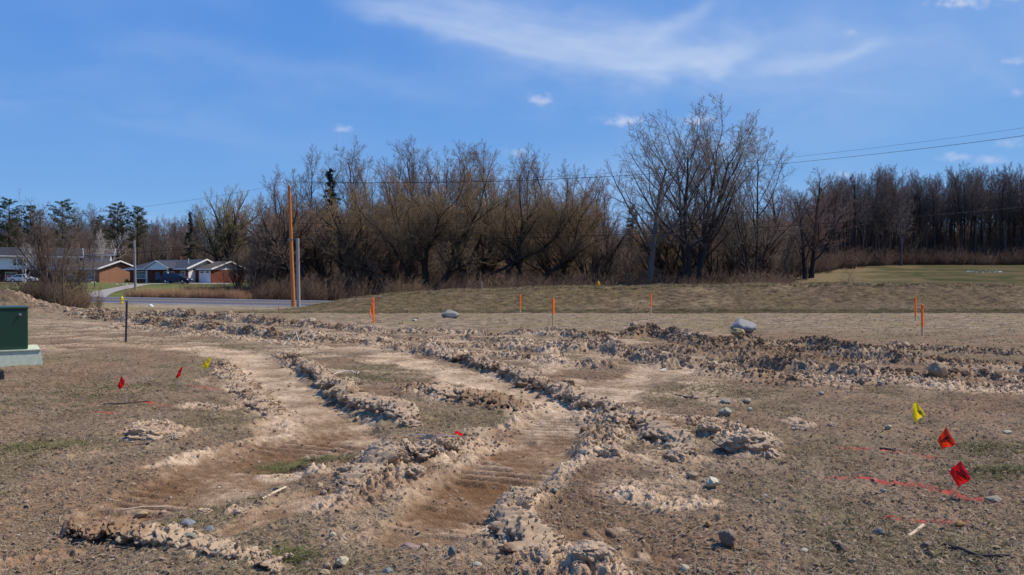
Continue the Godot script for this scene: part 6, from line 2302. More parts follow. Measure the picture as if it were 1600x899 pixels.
func build_objects() -> void:
	# green cabinet and its pad
	var turn := deg_to_rad(34.0)
	var right := Vector3(cos(turn), 0, -sin(turn))
	var back := Vector3(-sin(turn), 0, -cos(turn))
	var corner := ground_at(across(43.0, 15.5), 15.5)
	var s := 15.5 / F
	var pad_h := 25.0 * s
	var pad := thing("cabinet_pad", "pale green fibreglass pad under the dark green cabinet", "pad", corner, turn)
	var g := Geo.new()
	var lo: Array[Vector3] = []
	var hi: Array[Vector3] = []
	for q in [[-1.45, 0.16], [0.24, 0.16], [0.24, -1.2], [-1.45, -1.2]]:
		lo.append(Vector3(q[0] + signf(q[0]) * 0.03, -0.2, q[1] + signf(q[1]) * 0.03))
		hi.append(Vector3(q[0] - signf(q[0]) * 0.03, pad_h, q[1] - signf(q[1]) * 0.03))
	for k in 4:
		var m := (lo[k] + lo[(k + 1) % 4]) * 0.5
		g.quad(lo[k], lo[(k + 1) % 4], hi[(k + 1) % 4], hi[k], Vector3(m.x + 0.57, 0, m.z + 0.48))
	g.quad(hi[0], hi[1], hi[2], hi[3], Vector3.UP)
	part("pad_body", g, M.pad, pad)
	var rim := Geo.new()
	rim.box(Vector3(-0.605, pad_h - 0.012, 0.142), Vector3(1.64, 0.03, 0.03), Basis.IDENTITY, 0.006)
	part("pad_rim", rim, M.pad, pad)
	var cab := thing("electrical_cabinet", "dark green electrical cabinet at the left edge", "electrical cabinet", corner + Vector3(0, pad_h, 0), turn)
	var ch := 66.0 * s
	var b := Geo.new()
	b.box(Vector3(-0.58, ch * 0.5 - 0.02, -0.48), Vector3(1.16, ch - 0.04, 1.1), Basis.IDENTITY, 0.018)
	part("body", b, M.cabinet, cab)
	var ld := Geo.new()
	ld.box(Vector3(-0.58, ch - 0.02, -0.48), Vector3(1.185, 0.05, 1.125), Basis.IDENTITY, 0.016)
	part("lid", ld, M.cabinet, cab)
	var bt := Geo.new()
	bt.lathe(PackedVector2Array([Vector2(0.0, 0.035), Vector2(0.014, 0.035), Vector2(0.016, 0.02), Vector2(0.026, 0.018), Vector2(0.03, 0.0)]), 6, Transform3D(Basis(Vector3.RIGHT, PI / 2), Vector3(-0.135, ch - 0.15, 0.07)))
	part("lock_bolt", bt, M.steel, cab)
	var hg := Geo.new()
	hg.box(Vector3(-0.58, 0.02, 0.078), Vector3(1.1, 0.05, 0.02), Basis.IDENTITY, 0.006)
	part("sill_strip", hg, M.cabinet, cab)
	var bp := flat(-4, 592)
	var bx := thing("black_pedestal", "black rounded pedestal cut by the left edge before the pad", "pedestal", ground_at(bp.x, bp.y), 0.3)
	var bg := Geo.new()
	bg.lathe(PackedVector2Array([Vector2(0.0, 0.19), Vector2(0.06, 0.185), Vector2(0.085, 0.16), Vector2(0.1, -0.1)]), 16)
	part("post", bg, M.black, bx)
	# metal post
	var mp := flat(196, 537)
	var post := thing("metal_post", "grey metal channel post standing alone on the plot", "post", ground_at(mp.x, mp.y), 0.4)
	post.rotation.z = -0.025
	post.scale = Vector3(0.7, 1.0, 0.7)
	var pg := Geo.new()
	pg.prism(PackedVector2Array([Vector2(-0.04, 0.02), Vector2(-0.022, 0.02), Vector2(-0.014, -0.018), Vector2(0.014, -0.018), Vector2(0.022, 0.02), Vector2(0.04, 0.02), Vector2(0.04, 0.012), Vector2(0.028, 0.012), Vector2(0.02, -0.03), Vector2(-0.02, -0.03), Vector2(-0.028, 0.012), Vector2(-0.04, 0.012)]), 0.3, -1.12, Transform3D(Basis(Vector3.RIGHT, PI / 2), Vector3.ZERO))
	part("channel", pg, M.galv, post)
	var cp := Geo.new()
	cp.box(Vector3(0, 1.1, 0), Vector3(0.09, 0.09, 0.06), Basis.IDENTITY, 0.01)
	part("cap", cp, M.galv, post)
	# stakes
	survey_stake(584, 505, 469, 1.0, "all orange survey stake with a dangling orange ribbon", 0.03, true)
	survey_stake(813, 490, 461, 0.8, "orange survey stake farthest back near the foot of the mound", 0.0, false)
	survey_stake(865, 513, 466, 0.55, "orange topped wooden survey stake on the flat left of the grey boulder", 0.01, false)
	survey_stake(1017, 493, 459, 0.6, "orange topped stake before the mound between yellow hydrant and boulder", -0.01, false)
	survey_stake(1431, 501, 463, 0.8, "thin orange stake behind the ribboned pair on the right", 0.0, false)
	survey_stake(1442, 526, 477, 0.72, "orange ribboned stake at the edge of the mud on the right", 0.02, true)
	var ws := ground_at(across(753, 54.0), 54.0)
	var sw := Geo.new()
	sw.box(Vector3(0, 0.18, 0), Vector3(0.08, 0.7, 0.05), Basis.IDENTITY, 0.006)
	tag(part("wooden_stake", sw, M.lath, self, ws), "short bare wooden stake on the crest of the mound", "survey stake")
	var rs := ground_at(across(435, 66.0), 66.0)
	var rsg := Geo.new()
	rsg.box(Vector3(0, 0.12, 0), Vector3(0.07, 0.4, 0.05), Basis.IDENTITY, 0.006)
	tag(part("red_stake", rsg, M.orange, self, rs), "tiny red stake at the roadside left of the tall pole", "survey stake")
	# flags
	marker_flag([[189, 587], [195, 597], [194, 603], [186, 609], [183, 604]], Vector2(201, 628), M.flag_red, "red marker flag nearest the green cabinet", [], 0.012)
	marker_flag([[283, 573], [285, 574], [282, 587], [275, 592], [274, 589]], Vector2(275, 616), M.flag_red, "slim red marker flag between a red and a yellow flag", [], 0.01)
	marker_flag([[327, 558], [330, 560], [323, 578], [315, 572]], Vector2(322, 592), M.flag_yellow, "small yellow marker flag on the left near the tyre ruts", [], 0.01)
	marker_flag([[1429, 629.5], [1434.5, 629.5], [1446.5, 649], [1439, 653], [1433.6, 664.5], [1426, 651]], Vector2(1437, 674), M.flag_yellow, "yellow marker flag on the right above two red flags", [[1436, 645, 7, 2.2, -1.0], [1438.5, 644, 6, 1.6, -1.0]], 0.014)
	marker_flag([[1480, 667], [1495, 695], [1473.7, 703], [1464.5, 689]], Vector2(1482, 719), M.flag_orange, "orange red marker flag with dark print between yellow and deep red flags", [[1477, 687, 13, 3.4, 0.62], [1480, 683, 11, 2.4, 0.62], [1483, 680, 15, 2.2, -1.1], [1478.5, 690, 12, 1.8, 0.3]], 0.012)
	marker_flag([[1502.6, 720.6], [1518, 748], [1501, 763], [1482.5, 738]], Vector2(1503, 774), M.flag_red, "deep red marker flag with dark print, nearest on the right", [[1501, 741, 14, 3.6, -0.55], [1503, 745, 15, 3.4, -0.55], [1506, 738, 12, 2.6, -0.55], [1500, 749, 12, 2.0, -0.55]], 0.012)
	# the flag that has fallen over
	var fa := flat(637, 682)
	var fb := flat(712, 692)
	var a3 := ground_at(fa.x, fa.y) + Vector3(0, 0.012, 0)
	var b3 := ground_at(fb.x, fb.y) + Vector3(0, 0.03, 0)
	var fo := thing("fallen_flag", "fallen red marker flag with its pale stick flat on the ground", "marker flag", a3)
	var fg := Geo.new()
	fg.tube(PackedVector3Array([Vector3.ZERO, (b3 - a3) * 0.5 + Vector3(0, 0.004, 0), b3 - a3]), PackedFloat32Array([0.0045, 0.0045, 0.0045]), 6, true)
	part("stick", fg, M.wood_white, fo)
	var ff := Geo.new()
	var ex := (b3 - a3).normalized()
	var ez := Vector3(0.15, 0.5, 0.5).normalized()
	for k in 5:
		var f := k / 5.0
		var f1 := (k + 1) / 5.0
		var p0 := (b3 - a3) - ex * 0.02 + ex * 0.1 * f + Vector3.UP * (0.012 + 0.012 * sin(f * 5.0))
		var p1 := (b3 - a3) - ex * 0.02 + ex * 0.1 * f1 + Vector3.UP * (0.012 + 0.012 * sin(f1 * 5.0))
		ff.quad(p0, p1, p1 + ez * 0.05, p0 + ez * 0.05, Vector3(0, 1, 0.5))
	part("flag", ff, M.flag_red, fo)
	# stones
	var st := [
		[705, 497, 27, 13, Color(0.36, 0.34, 0.29), "lone grey brown boulder on the flat before the mound", 61, 0.8],
		[1160, 521, 41, 24, Color(0.40, 0.385, 0.36), "big pale grey boulder on the flat at the right", 62, 0.95],
		[1154, 527, 25, 13, Color(0.44, 0.35, 0.20), "tan stone resting against the big pale boulder", 63, 0.6],
		[1466, 590, 34, 24, Color(0.43, 0.32, 0.20), "angular tan rock standing up out of the churned mud", 164, 1.0],
		[1113, 760, 21, 16, Color(0.66, 0.62, 0.57), "bright white stone on the dry grass in the right foreground", 65, 0.9],
		[1138, 852, 27, 24, Color(0.22, 0.17, 0.125), "dark brown rounded stone in the right foreground", 66, 0.3],
		[1070, 891, 18, 13, Color(0.52, 0.46, 0.38), "pale rounded stone at the bottom edge right of centre", 67, 0.5],
		[292, 823, 23, 12, Color(0.26, 0.285, 0.36), "blue grey stone above the long mud ridge", 68, 0.7],
		[326, 833, 17, 10, Color(0.21, 0.22, 0.27), "darker blue grey stone right of the other blue one", 69, 0.7],
		[293, 851, 24, 14, Color(0.25, 0.245, 0.24), "grey angular stone stuck in the long mud ridge", 70, 1.0],
		[535, 878, 20, 14, Color(0.60, 0.55, 0.45), "cream stone in the bottom foreground left of centre", 71, 0.9],
		[519, 843, 11, 9, Color(0.55, 0.49, 0.40), "small round cream stone above the larger cream one", 72, 0.3],
		[506, 893, 20, 10, Color(0.45, 0.35, 0.26), "flat tan stone below the cream stone at the bottom", 73, 0.6],
		[563, 896, 14, 9, Color(0.40, 0.40, 0.41), "grey white chip of stone at the bottom edge", 74, 0.9],
		[605, 897, 17, 8, Color(0.24, 0.25, 0.29), "flat slate blue stone at the bottom edge", 75, 0.7],
		[640, 851, 34, 13, Color(0.36, 0.27, 0.23), "flat pinkish brown stone slab in the bottom foreground", 76, 0.9],
		[663, 850, 13, 8, Color(0.45, 0.36, 0.30), "small tan stone at the end of the pinkish slab", 77, 0.6],
		[706, 873, 14, 17, Color(0.13, 0.135, 0.155), "dark pointed slate standing up in the bottom foreground", 78, 1.0],
		[745, 890, 18, 8, Color(0.46, 0.44, 0.41), "pale grey flat stone right of the dark slate", 79, 0.6],
		[1134, 651, 22, 14, Color(0.42, 0.41, 0.39), "grey stone amid dry grass behind the big mud lump", 80, 0.8],
		[1133, 632, 18, 9, Color(0.36, 0.35, 0.33), "flat grey stone behind the grey stone in dry grass", 81, 0.6],
		[1167, 631, 15, 8, Color(0.45, 0.38, 0.33), "pinkish tan stone right of the flat grey stones", 82, 0.5],
		[1172, 642, 10, 6, Color(0.40, 0.40, 0.40), "small grey stone right of the grey one in dry grass", 83, 0.6],
		[1554, 783, 25, 12, Color(0.37, 0.34, 0.30), "flat grey stone right of the nearest red flag", 84, 0.5],
		[1374, 833, 18, 11, Color(0.20, 0.19, 0.185), "dark grey stone below the red paint in the right corner", 85, 0.7],
		[1501, 830, 15, 10, Color(0.36, 0.22, 0.09), "ochre stone under the lowest red paint line", 86, 0.7],
		[1258, 862, 14, 7, Color(0.50, 0.49, 0.47), "small pale stone alone in the lower right foreground", 87, 0.6],
		[1450, 854, 16, 8, Color(0.26, 0.19, 0.17), "purplish brown flat stone near the pale splinter", 88, 0.6],
		[1575, 679, 15, 6, Color(0.56, 0.50, 0.42), "flat cream stone at the right edge above the green grass", 89, 0.6],
		[1283, 618, 9, 6, Color(0.40, 0.40, 0.40), "little grey stone below the churned mud on the right", 90, 0.6],
		[1388, 676, 13, 6, Color(0.56, 0.52, 0.46), "pale chip of stone left of the yellow flag", 91, 0.9],
		[1030, 520, 9, 4, Color(0.6, 0.58, 0.55), "small white stone on the flat above the dark mud ridge", 92, 0.7],
		[647, 502, 9, 4, Color(0.58, 0.54, 0.48), "small white stone between ribboned stake and lone boulder", 93, 0.7],
		[866, 767, 13, 8, Color(0.22, 0.21, 0.205), "small dark grey stone right of the wet tyre track", 94, 0.8],
		[910, 708, 12, 6, Color(0.50, 0.44, 0.36), "pale pebble in the wet track below the mud ridge", 95, 0.7],
		[1124, 814, 12, 9, Color(0.45, 0.34, 0.22), "tan stone above the dark rounded stone", 96, 0.8],
		[1107, 822, 10, 8, Color(0.42, 0.26, 0.12), "orange tan pebble beside the tan stone", 97, 0.7],
		[1082, 745, 19, 9, Color(0.42, 0.33, 0.25), "flat tan stone left of the bright white stone", 98, 0.6],
		[220, 800, 22, 9, Color(0.46, 0.36, 0.24), "yellowish tan flat stone above the long mud ridge", 99, 0.6],
		[500, 760, 12, 11, Color(0.50, 0.40, 0.30), "small upright tan stone left of the pale clods", 100, 0.9],
		[557, 652, 8, 6, Color(0.56, 0.48, 0.38), "small pale stone on the wet track below dark clods", 101, 0.7],
		[478, 708, 10, 7, Color(0.52, 0.44, 0.35), "light chip of stone beside the brown wet track", 102, 0.9],
		[1381, 770, 9, 6, Color(0.55, 0.5, 0.44), "little white chip just under the long red paint line", 103, 0.9],
	]
	for q in st:
		q[4] = Color(q[4].r, q[4].g * 0.96, q[4].b * (0.76 if q[2] < 26 else 0.93)) * (1.0 + 0.5 * smoothstep(0.3, 0.1, q[4].r))
		var o := stone(q[0], q[1], q[2], q[3], q[4], q[5], q[6], q[7])
		o.rotation.y = rng.randf_range(-0.25, 0.25)
	var w0 := ground_at(across(236, 69.0), 69.0)
	var wsn := part("stone", blob(Vector3(0.2, 0.16, 0.2), 131, 0.25, 2, 0.8), M.white, self, w0 + Vector3(0, 0.08, 0))
	tag(wsn, "white stone at the roadside right of the hydrant", "stone")
	# big lumps of mud
	for q in [[602, 726, 62, 34, "big cracked mud lump left of the middle wet track", 201, 0.2], [560, 745, 34, 14, "flat mud lump below the big cracked one", 202, 0.9], [650, 742, 46, 22, "tan mud lump along the left edge of the middle track", 203, 1.4],
		[1165, 706, 84, 40, "largest pale mud lump, cracked, right of centre", 204, 0.4], [1108, 684, 46, 26, "mud lump left of the largest pale one", 205, 2.0], [1208, 716, 34, 20, "small mud lump at the right foot of the largest one", 206, 1.0],
		[926, 893, 70, 40, "pale mud lump split by cracks at the bottom edge", 207, 0.3], [848, 882, 40, 26, "mud lump left of the split one at the bottom edge", 208, 1.9], [800, 838, 36, 28, "mud lump at the lower right end of the middle track", 209, 0.8],
		[228, 686, 78, 28, "smooth tan mud lump on the left plot", 210, 0.1], [276, 690, 34, 18, "mud lump at the right end of the smooth tan one", 211, 1.2], [958, 716, 50, 24, "dark sided mud lump right of the wet track", 212, 0.5],
		[1058, 716, 42, 26, "mud lump with a dark hollow below it right of centre", 213, 2.2], [960, 668, 52, 26, "mud lump where the diagonal ridge ends", 214, 1.1], [1040, 684, 40, 22, "mud lump behind the hollow one", 215, 0.0],
		[1250, 672, 26, 14, "small mud lump right of the largest pale one, farther back", 216, 0.0], [1303, 668, 18, 10, "little dark pointed mud lump far right of the large one", 217, 0.0], [376, 806, 24, 16, "small mud lump right of the blue stones", 218, 0.7],
		[318, 802, 30, 11, "thin crust of mud above the blue stones", 219, 0.3], [640, 668, 30, 16, "dark mud lump at the lower end of the left ridge", 220, 0.3], [1034, 676, 30, 18, "broken mud lump behind the hollow lump", 221, 0.3],
		[628, 506, 11, 4, "small dark clod on the flat right of the ribboned stake", 222, 0.0], [649, 499, 14, 5, "dark clod on the flat left of the lone boulder", 223, 0.0]]:
		mud_lump(q[0], q[1], q[2], q[3], q[4], q[5], q[6])
	# the crests of the deepest ruts: long torn slabs of mud with undercut sides
	mud_ridge([[92, 843, 0.08, 0.06], [112, 839, 0.12, 0.12], [150, 838, 0.15, 0.13], [215, 843, 0.15, 0.13], [290, 853, 0.14, 0.13], [312, 859, 0.08, 0.07], [335, 863, 0.10, 0.09], [375, 871, 0.09, 0.08], [405, 880, 0.08, 0.07], [436, 891, 0.06, 0.05]], "long undercut ridge of tan mud at the lower left", 301)
	mud_ridge([[458, 566, 0.12, 0.14], [476, 577, 0.14, 0.14], [505, 596, 0.14, 0.13], [532, 614, 0.2, 0.2], [572, 635, 0.25, 0.24], [612, 653, 0.23, 0.22], [644, 669, 0.13, 0.12]], "crumbling mud ridge along the right side of the left track", 302)
	mud_ridge([[690, 560, 0.12, 0.1], [740, 571, 0.14, 0.15], [800, 589, 0.16, 0.19], [850, 606, 0.18, 0.21], [905, 630, 0.18, 0.2], [965, 651, 0.2, 0.2]], "long diagonal mud ridge running to the middle of the plot", 303)
	mud_ridge([[866, 748, 0.08, 0.06], [820, 783, 0.14, 0.14], [797, 815, 0.16, 0.16], [812, 842, 0.18, 0.16], [862, 872, 0.2, 0.17]], "mud ridge along the right side of the middle wet track", 304)
	mud_ridge([[728, 700, 0.10, 0.10], [690, 708, 0.16, 0.16], [650, 716, 0.22, 0.2], [607, 716, 0.24, 0.25], [578, 735, 0.2, 0.16], [545, 762, 0.16, 0.1]], "thick pale mud ridge along the left side of the middle track", 305)
	mud_ridge([[655, 612, 0.2, 0.10], [715, 624, 0.3, 0.2], [775, 632, 0.3, 0.2], [822, 640, 0.2, 0.12]], "broad low mud bank between the two tracks", 306)
	mud_ridge([[345, 574, 0.16, 0.1], [368, 594, 0.22, 0.16], [398, 617, 0.22, 0.15], [432, 641, 0.16, 0.09]], "mud bank along the left side of the left track", 307)
	mud_ridge([[970, 664, 0.2, 0.14], [1012, 668, 0.26, 0.2], [1050, 690, 0.24, 0.17], [1075, 712, 0.16, 0.1]], "broken mud ridge left of the largest pale lump", 308)
	# sticks and scraps
	stick("wood_splinter", [[409, 785], [428, 776], [446, 768]], 0.013, M.wood_pale, "pale wood splinter lying beside the left wet track", "wood splinter")
	stick("white_stick", [[514, 588], [532, 585, 0.02], [549, 584, 0.03], [558, 587], [560, 583]], 0.010, M.wood_white, "white hooked stick in the grass between the ruts")
	stick("white_stick", [[442, 541], [452, 537, 0.05], [468, 539], [462, 532, 0.1]], 0.011, M.wood_white, "pale forked stick beside the far ruts")
	stick("dark_branch", [[1478, 857], [1502, 868, 0.01], [1530, 876], [1552, 880, 0.01], [1578, 881]], 0.011, M.branch_dark, "long dark branch in the lower right corner", "branch")
	stick("dark_branch", [[1490, 862], [1512, 876], [1534, 886]], 0.008, M.branch_dark, "thin dark branch under the long one in the corner", "branch")
	stick("dark_branch", [[1375, 703, 0.005], [1388, 704, 0.01], [1400, 706]], 0.012, M.branch_dark, "short dark stick lying across the upper red paint line", "branch")
	stick("wood_splinter", [[1420, 840], [1432, 834], [1444, 826]], 0.014, M.wood_pale, "pale wood splinter below the lowest red paint line", "wood splinter")
	stick("dark_branch", [[1056, 617], [1070, 621], [1090, 624]], 0.012, M.branch_dark, "short dark twig in dry grass right of the diagonal ridge", "branch")
	stick("dark_branch", [[175, 701], [200, 699], [232, 697]], 0.006, M.branch_dark, "thin dark twig below the smooth tan mud lump", "branch")
	stick("dark_branch", [[1300, 845], [1312, 852], [1322, 866]], 0.012, M.branch_dark, "dark root end left of the dark branches in the corner", "branch")
	stick("dark_branch", [[160, 629], [200, 628.5], [232, 626]], 0.009, M.branch_dark, "dark twig at the foot of the red flag by the cabinet", "branch")
	stick("pale_stalk", [[193, 796], [222, 793, 0.02], [258, 790, 0.01]], 0.005, M.wood_pale, "long pale stalk over the yellowish flat stone", "stalk")
	var sc := flat(1037, 577)
	var sg := Geo.new()
	var sc3 := ground_at(sc.x, sc.y)
	for k in 4:
		var f := k / 4.0
		sg.quad(Vector3(-0.1 + 0.06 * f, 0.02 + 0.05 * f, 0.06 - 0.12 * f), Vector3(0.04 + 0.06 * f, 0.03 + 0.05 * f, 0.08 - 0.12 * f), Vector3(0.06 + 0.06 * f, 0.03 + 0.05 * f + 0.02, 0.05 - 0.12 * f), Vector3(-0.08 + 0.06 * f, 0.02 + 0.05 * f + 0.02, 0.03 - 0.12 * f), Vector3(0, 1, 1))
	for k in sg.v.size(): sg.v[k] *= 0.6
	tag(part("paper_scrap", sg, M.cream, self, sc3), "crumpled white scrap at the near edge of the churned mud", "scrap")
	# hydrants
	hydrant("fire_hydrant", ground_at(across(190, 75.0), 75.0), 0.74, M.hyd_yellow, M.hyd_yellow, "yellow fire hydrant on the verge beside the road")
	hydrant("fire_hydrant", ground_at(across(935, 56.0), 56.0), 0.62, M.hyd_orange, M.hyd_orange, "orange yellow hydrant standing beyond the crest of the mound")
	# poles
	var pl := ground_at(-20.0, 72.0)
	var up := thing("utility_pole", "tall orange brown utility pole by the road", "utility pole", pl)
	var gp := Geo.new()
	gp.tube(PackedVector3Array([Vector3(0.1, -0.4, 0), Vector3(-0.1, 5.0, 0), Vector3(-0.3, 11.0, 0)]), PackedFloat32Array([0.19, 0.165, 0.125]), 14, true)
	part("pole", gp, M.pole_new, up)
	var arm := Geo.new()
	arm.tube(PackedVector3Array([Vector3(-1.0, 11.25, 0.0), Vector3(-0.85, 11.0, 0), Vector3(-0.3, 10.75, 0), Vector3(0.2, 11.0, 0.05), Vector3(0.32, 11.15, 0.05)]), PackedFloat32Array([0.035, 0.035, 0.04, 0.035, 0.035]), 7, true)
	part("bracket", arm, M.steel, up)
	for q in [Vector3(-1.0, 11.25, 0), Vector3(0.34, 11.15, 0.05), Vector3(-0.3, 11.0, 0)]:
		var ins := Geo.new()
		ins.lathe(PackedVector2Array([Vector2(0.03, 0.0), Vector2(0.07, 0.03), Vector2(0.05, 0.08), Vector2(0.075, 0.11), Vector2(0.05, 0.17), Vector2(0.06, 0.2), Vector2(0.03, 0.3 if q.x == -0.3 else 0.25), Vector2(0.0, 0.3 if q.x == -0.3 else 0.25)]), 10, Transform3D(Basis.IDENTITY, q))
		part("insulator", ins, M.porcelain, up)
	var bnd := Geo.new()
	bnd.tube(PackedVector3Array([Vector3(-0.115, 6.05, 0), Vector3(-0.12, 6.15, 0)]), PackedFloat32Array([0.172, 0.172]), 12)
	bnd.box(Vector3(-0.3, 6.1, 0.1), Vector3(0.2, 0.12, 0.08))
	part("cable_clamp", bnd, M.steel, up)
	var sb := ground_at(across(466.5, 71.0), 71.0)
	var stub := thing("pole_stub", "cut off weathered grey pole beside the tall orange one", "utility pole", sb)
	var gs := Geo.new()
	gs.tube(PackedVector3Array([Vector3(0, -0.4, 0), Vector3(-0.1, 6.2, 0)]), PackedFloat32Array([0.17, 0.145]), 14, true)
	part("pole", gs, M.pole_old, stub)
	var fb0 := ground_at(across(211, 86.5), 86.5)
	var fp := thing("grey_pole", "weathered grey pole beyond the road before the ranch house", "utility pole", fb0)
	var gf := Geo.new()
	gf.tube(PackedVector3Array([Vector3(0.05, -0.4, 0), Vector3(-0.1, 6.5, 0)]), PackedFloat32Array([0.135, 0.105]), 12, true)
	part("pole", gf, M.pole_old, fp)
	var gb := Geo.new()
	gb.box(Vector3(-0.1, 5.9, 0.16), Vector3(0.1, 0.2, 0.06))
	part("cable_clamp", gb, M.steel, fp)
	var rp := thing("utility_pole", "utility pole just outside the right edge, only its crossarm end in view", "utility pole", ground_at(40.4, 60.0))
	var gr := Geo.new()
	gr.tube(PackedVector3Array([Vector3(0, -0.4, 0), Vector3(0.1, 14.0, 0)]), PackedFloat32Array([0.2, 0.13]), 12, true)
	part("pole", gr, M.pole_new, rp)
	var ca := Geo.new()
	ca.box(Vector3(-0.3, 11.55 - ground_y(40.4, 60.0) + 0.55, 0.25), Vector3(2.7, 0.16, 0.12), Basis(Vector3.UP, 0.2), 0.01)
	part("crossarm", ca, M.pole_new, rp)
	var top := pl + Vector3(-0.3, 11.25, 0)
	var r0 := Vector3(40.5, 13.75, -60.0)
	cable(top, r0, 1.25, 0.0087, "topmost overhead cable from the tall pole off to the right")
	cable(pl + Vector3(0.34, 11.35, 0.05), r0 + Vector3(0.4, -0.55, 0), 1.3, 0.0136, "thicker upper overhead cable sloping up to the right edge")
	cable(pl + Vector3(-1.0, 11.45, 0), r0 + Vector3(-0.2, -0.68, 0.3), 1.35, 0.0087, "thin upper overhead cable close under the thicker one")
	cable(pl + Vector3(-0.2, 7.6, 0.1), Vector3(40.4, 8.85, -60.0), 0.9, 0.0112, "middle overhead cable crossing before the bare trees")
	cable(pl + Vector3(-0.2, 6.1, 0.15), Vector3(40.4, 7.62, -60.0), 0.85, 0.0211, "thick lowest overhead cable crossing before the bare trees")
	cable(pl + Vector3(-0.25, 6.9, -0.1), Vector3(40.4, 6.1, -60.0), 0.3, 0.0074, "thin lower overhead cable seen faintly before the wood")
	var l0 := Vector3(-80.0, 9.0, -84.0)
	cable(l0, top, 1.9, 0.0093, "upper overhead cable from the left edge to the tall pole")
	cable(l0 + Vector3(0, -3.8, 0), pl + Vector3(-0.2, 6.1, 0.15), 1.2, 0.0186, "thick overhead cable from the left edge passing before the houses")
	cable(l0 + Vector3(0, -2.4, 0), pl + Vector3(-0.2, 7.6, 0.1), 1.2, 0.0099, "middle overhead cable from the left edge to the tall pole")
	var lp := thing("utility_pole", "utility pole outside the left edge that carries the cables", "utility pole", ground_at(-80.0, 84.0))
	var gl := Geo.new()
	gl.tube(PackedVector3Array([Vector3(0, -0.4, 0), Vector3(0, 9.2, 0)]), PackedFloat32Array([0.18, 0.13]), 12, true)
	part("pole", gl, M.pole_old, lp)
	# vehicles
	var vx := -57.6
	car("minivan", "dark blue minivan parked before the ranch house", "minivan", ground_at(vx, 135.6) + Vector3(0, 0.09, 0), deg_to_rad(-6.0), M.paint_blue,
		[[-2.4, 0.32], [-2.45, 0.6], [-2.38, 1.05], [0.95, 1.05], [1.75, 0.98], [2.3, 0.82], [2.42, 0.55], [2.4, 0.32]], [[-2.36, 1.0], [-2.12, 1.66], [-0.5, 1.74], [0.55, 1.62], [1.5, 1.0]], 1.9, [-1.5, 1.55], 0.34)
	car("sedan", "silver white sedan parked before the two storey house", "car", ground_at(-85.6, 138.4) + Vector3(0, 0.09, 0), deg_to_rad(8.0), M.paint_silver,
		[[-2.3, 0.3], [-2.36, 0.6], [-2.3, 0.92], [-1.5, 0.98], [0.95, 0.95], [1.9, 0.82], [2.28, 0.66], [2.3, 0.3]], [[-1.75, 0.94], [-0.85, 1.4], [0.0, 1.45], [0.45, 1.38], [1.2, 0.92]], 1.78, [-1.35, 1.4], 0.32)
	# stones set round beds on the lawns
	var bs := blob(Vector3(0.2, 0.12, 0.18), 141, 0.25, 2, 0.7).mesh()
	for k in 16:
		var a := TAU * k / 16.0
		var x := 70.8 + 2.4 * cos(a)
		var d := 118.5 + 1.3 * sin(a)
		var o := part_mesh("bed_stone", bs, M.stone, self, ground_at(x, d) + Vector3(0, 0.02, 0))
		o.rotation.y = a
		tag(o, "pale stone in the ring round the bed on the right hand lawn", "stone", "stones round the bed on the right lawn")
	for k in 9:
		var x := -63.5 + k * 0.42 + rng.randf_range(-0.1, 0.1)
		var d := 127.0 + 0.5 * sin(k * 1.3)
		var o := part_mesh("bed_stone", bs, M.stone, self, ground_at(x, d) + Vector3(0, 0.1, 0))
		o.rotation.y = k * 1.7
		tag(o, "stone edging the bed on the lawn before the brick house", "stone", "stones of the bed before the brick house")


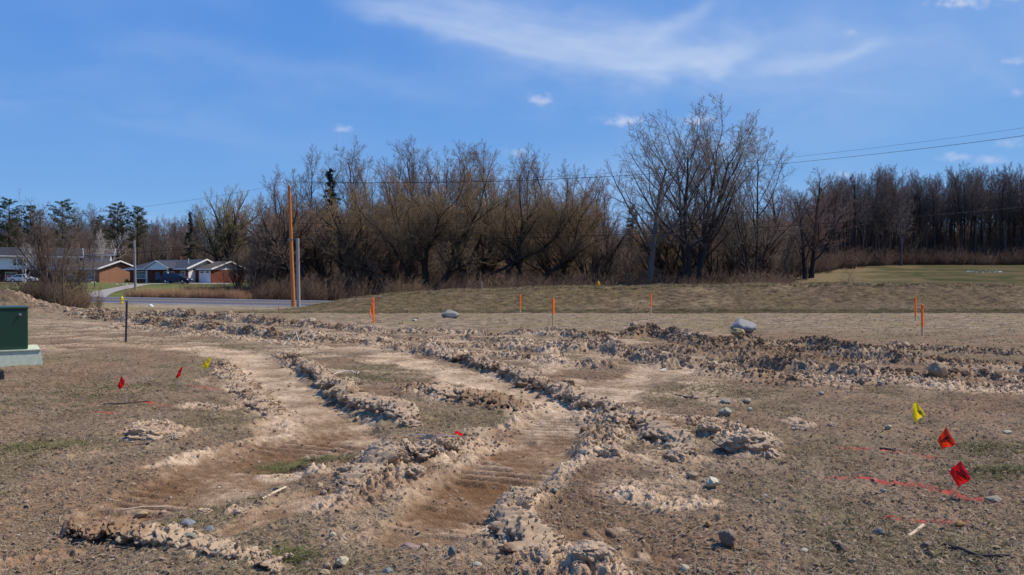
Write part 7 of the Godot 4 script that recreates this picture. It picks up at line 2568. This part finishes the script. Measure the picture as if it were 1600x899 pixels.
func _ready() -> void:
	rng.seed = 20240411
	for q in [[n_low, 1, 0.12, 4], [n_mid, 2, 0.95, 4], [n_fine, 3, 8.0, 3], [n_warp, 5, 0.85, 3]]:
		q[0].seed = q[1]
		q[0].frequency = q[2]
		q[0].fractal_octaves = q[3]
		q[0].noise_type = FastNoiseLite.TYPE_SIMPLEX_SMOOTH
	n_clod.seed = 4
	n_clod.frequency = 7.5
	n_clod.noise_type = FastNoiseLite.TYPE_CELLULAR
	n_clod.cellular_return_type = FastNoiseLite.RETURN_DISTANCE2_SUB
	n_clod.fractal_type = FastNoiseLite.FRACTAL_NONE
	# camera
	var cam := Camera3D.new()
	cam.name = "camera"
	cam.fov = rad_to_deg(2.0 * atan(449.5 / F))
	cam.near = 0.05
	cam.far = 3000.0
	cam.position = Vector3(0, EYE, 0)
	cam.rotation.x = -atan(4.5 / F)
	add_child(cam)
	# sky and exposure
	var env := Environment.new()
	var sky := Sky.new()
	var pan := PanoramaSkyMaterial.new()
	pan.panorama = ImageTexture.create_from_image(paint_sky())
	sky.sky_material = pan
	env.background_mode = Environment.BG_SKY
	env.sky = sky
	env.tonemap_mode = Environment.TONE_MAPPER_LINEAR
	env.tonemap_exposure = 1.0
	env.sdfgi_enabled = true
	env.ssao_enabled = true
	env.ssil_enabled = true
	var we := WorldEnvironment.new()
	we.name = "world_environment"
	we.environment = env
	add_child(we)
	# sun: high, to the right and beyond the scene
	var sun := DirectionalLight3D.new()
	sun.name = "sun"
	sun.light_energy = 1.6
	sun.light_color = Color(1.0, 0.955, 0.89)
	sun.light_angular_distance = 0.5
	sun.shadow_enabled = true
	var to_sun := Vector3(0.95 * cos(deg_to_rad(54.0)), sin(deg_to_rad(54.0)), -0.31 * cos(deg_to_rad(54.0)))
	add_child(sun)
	sun.look_at_from_position(Vector3.ZERO, -to_sun, Vector3.UP)
	# the land, then what stands on it
	var t0 := Time.get_ticks_msec()
	build_materials()
	print("materials ", Time.get_ticks_msec() - t0)
	build_ground(M.ground)
	print("ground ", Time.get_ticks_msec() - t0)
	build_road()
	ranch_house()
	brick_house()
	split_level_house()
	glimpsed_house(556, 374, 140.0, 1.3, "cream house gable glimpsed through the trees right of the poles", 0.3)
	glimpsed_house(911, 366, 138.0, 1.9, "grey white house gable glimpsed through the trees above the orange hydrant", -0.2)
	build_trees()
	print("trees ", Time.get_ticks_msec() - t0)
	build_objects()
	scatter_clods(M.clod)
	scatter_grass(M.tint)
	scatter_litter(M.tint)
	scatter_pebbles(M.clod)
	print("all ", Time.get_ticks_msec() - t0)
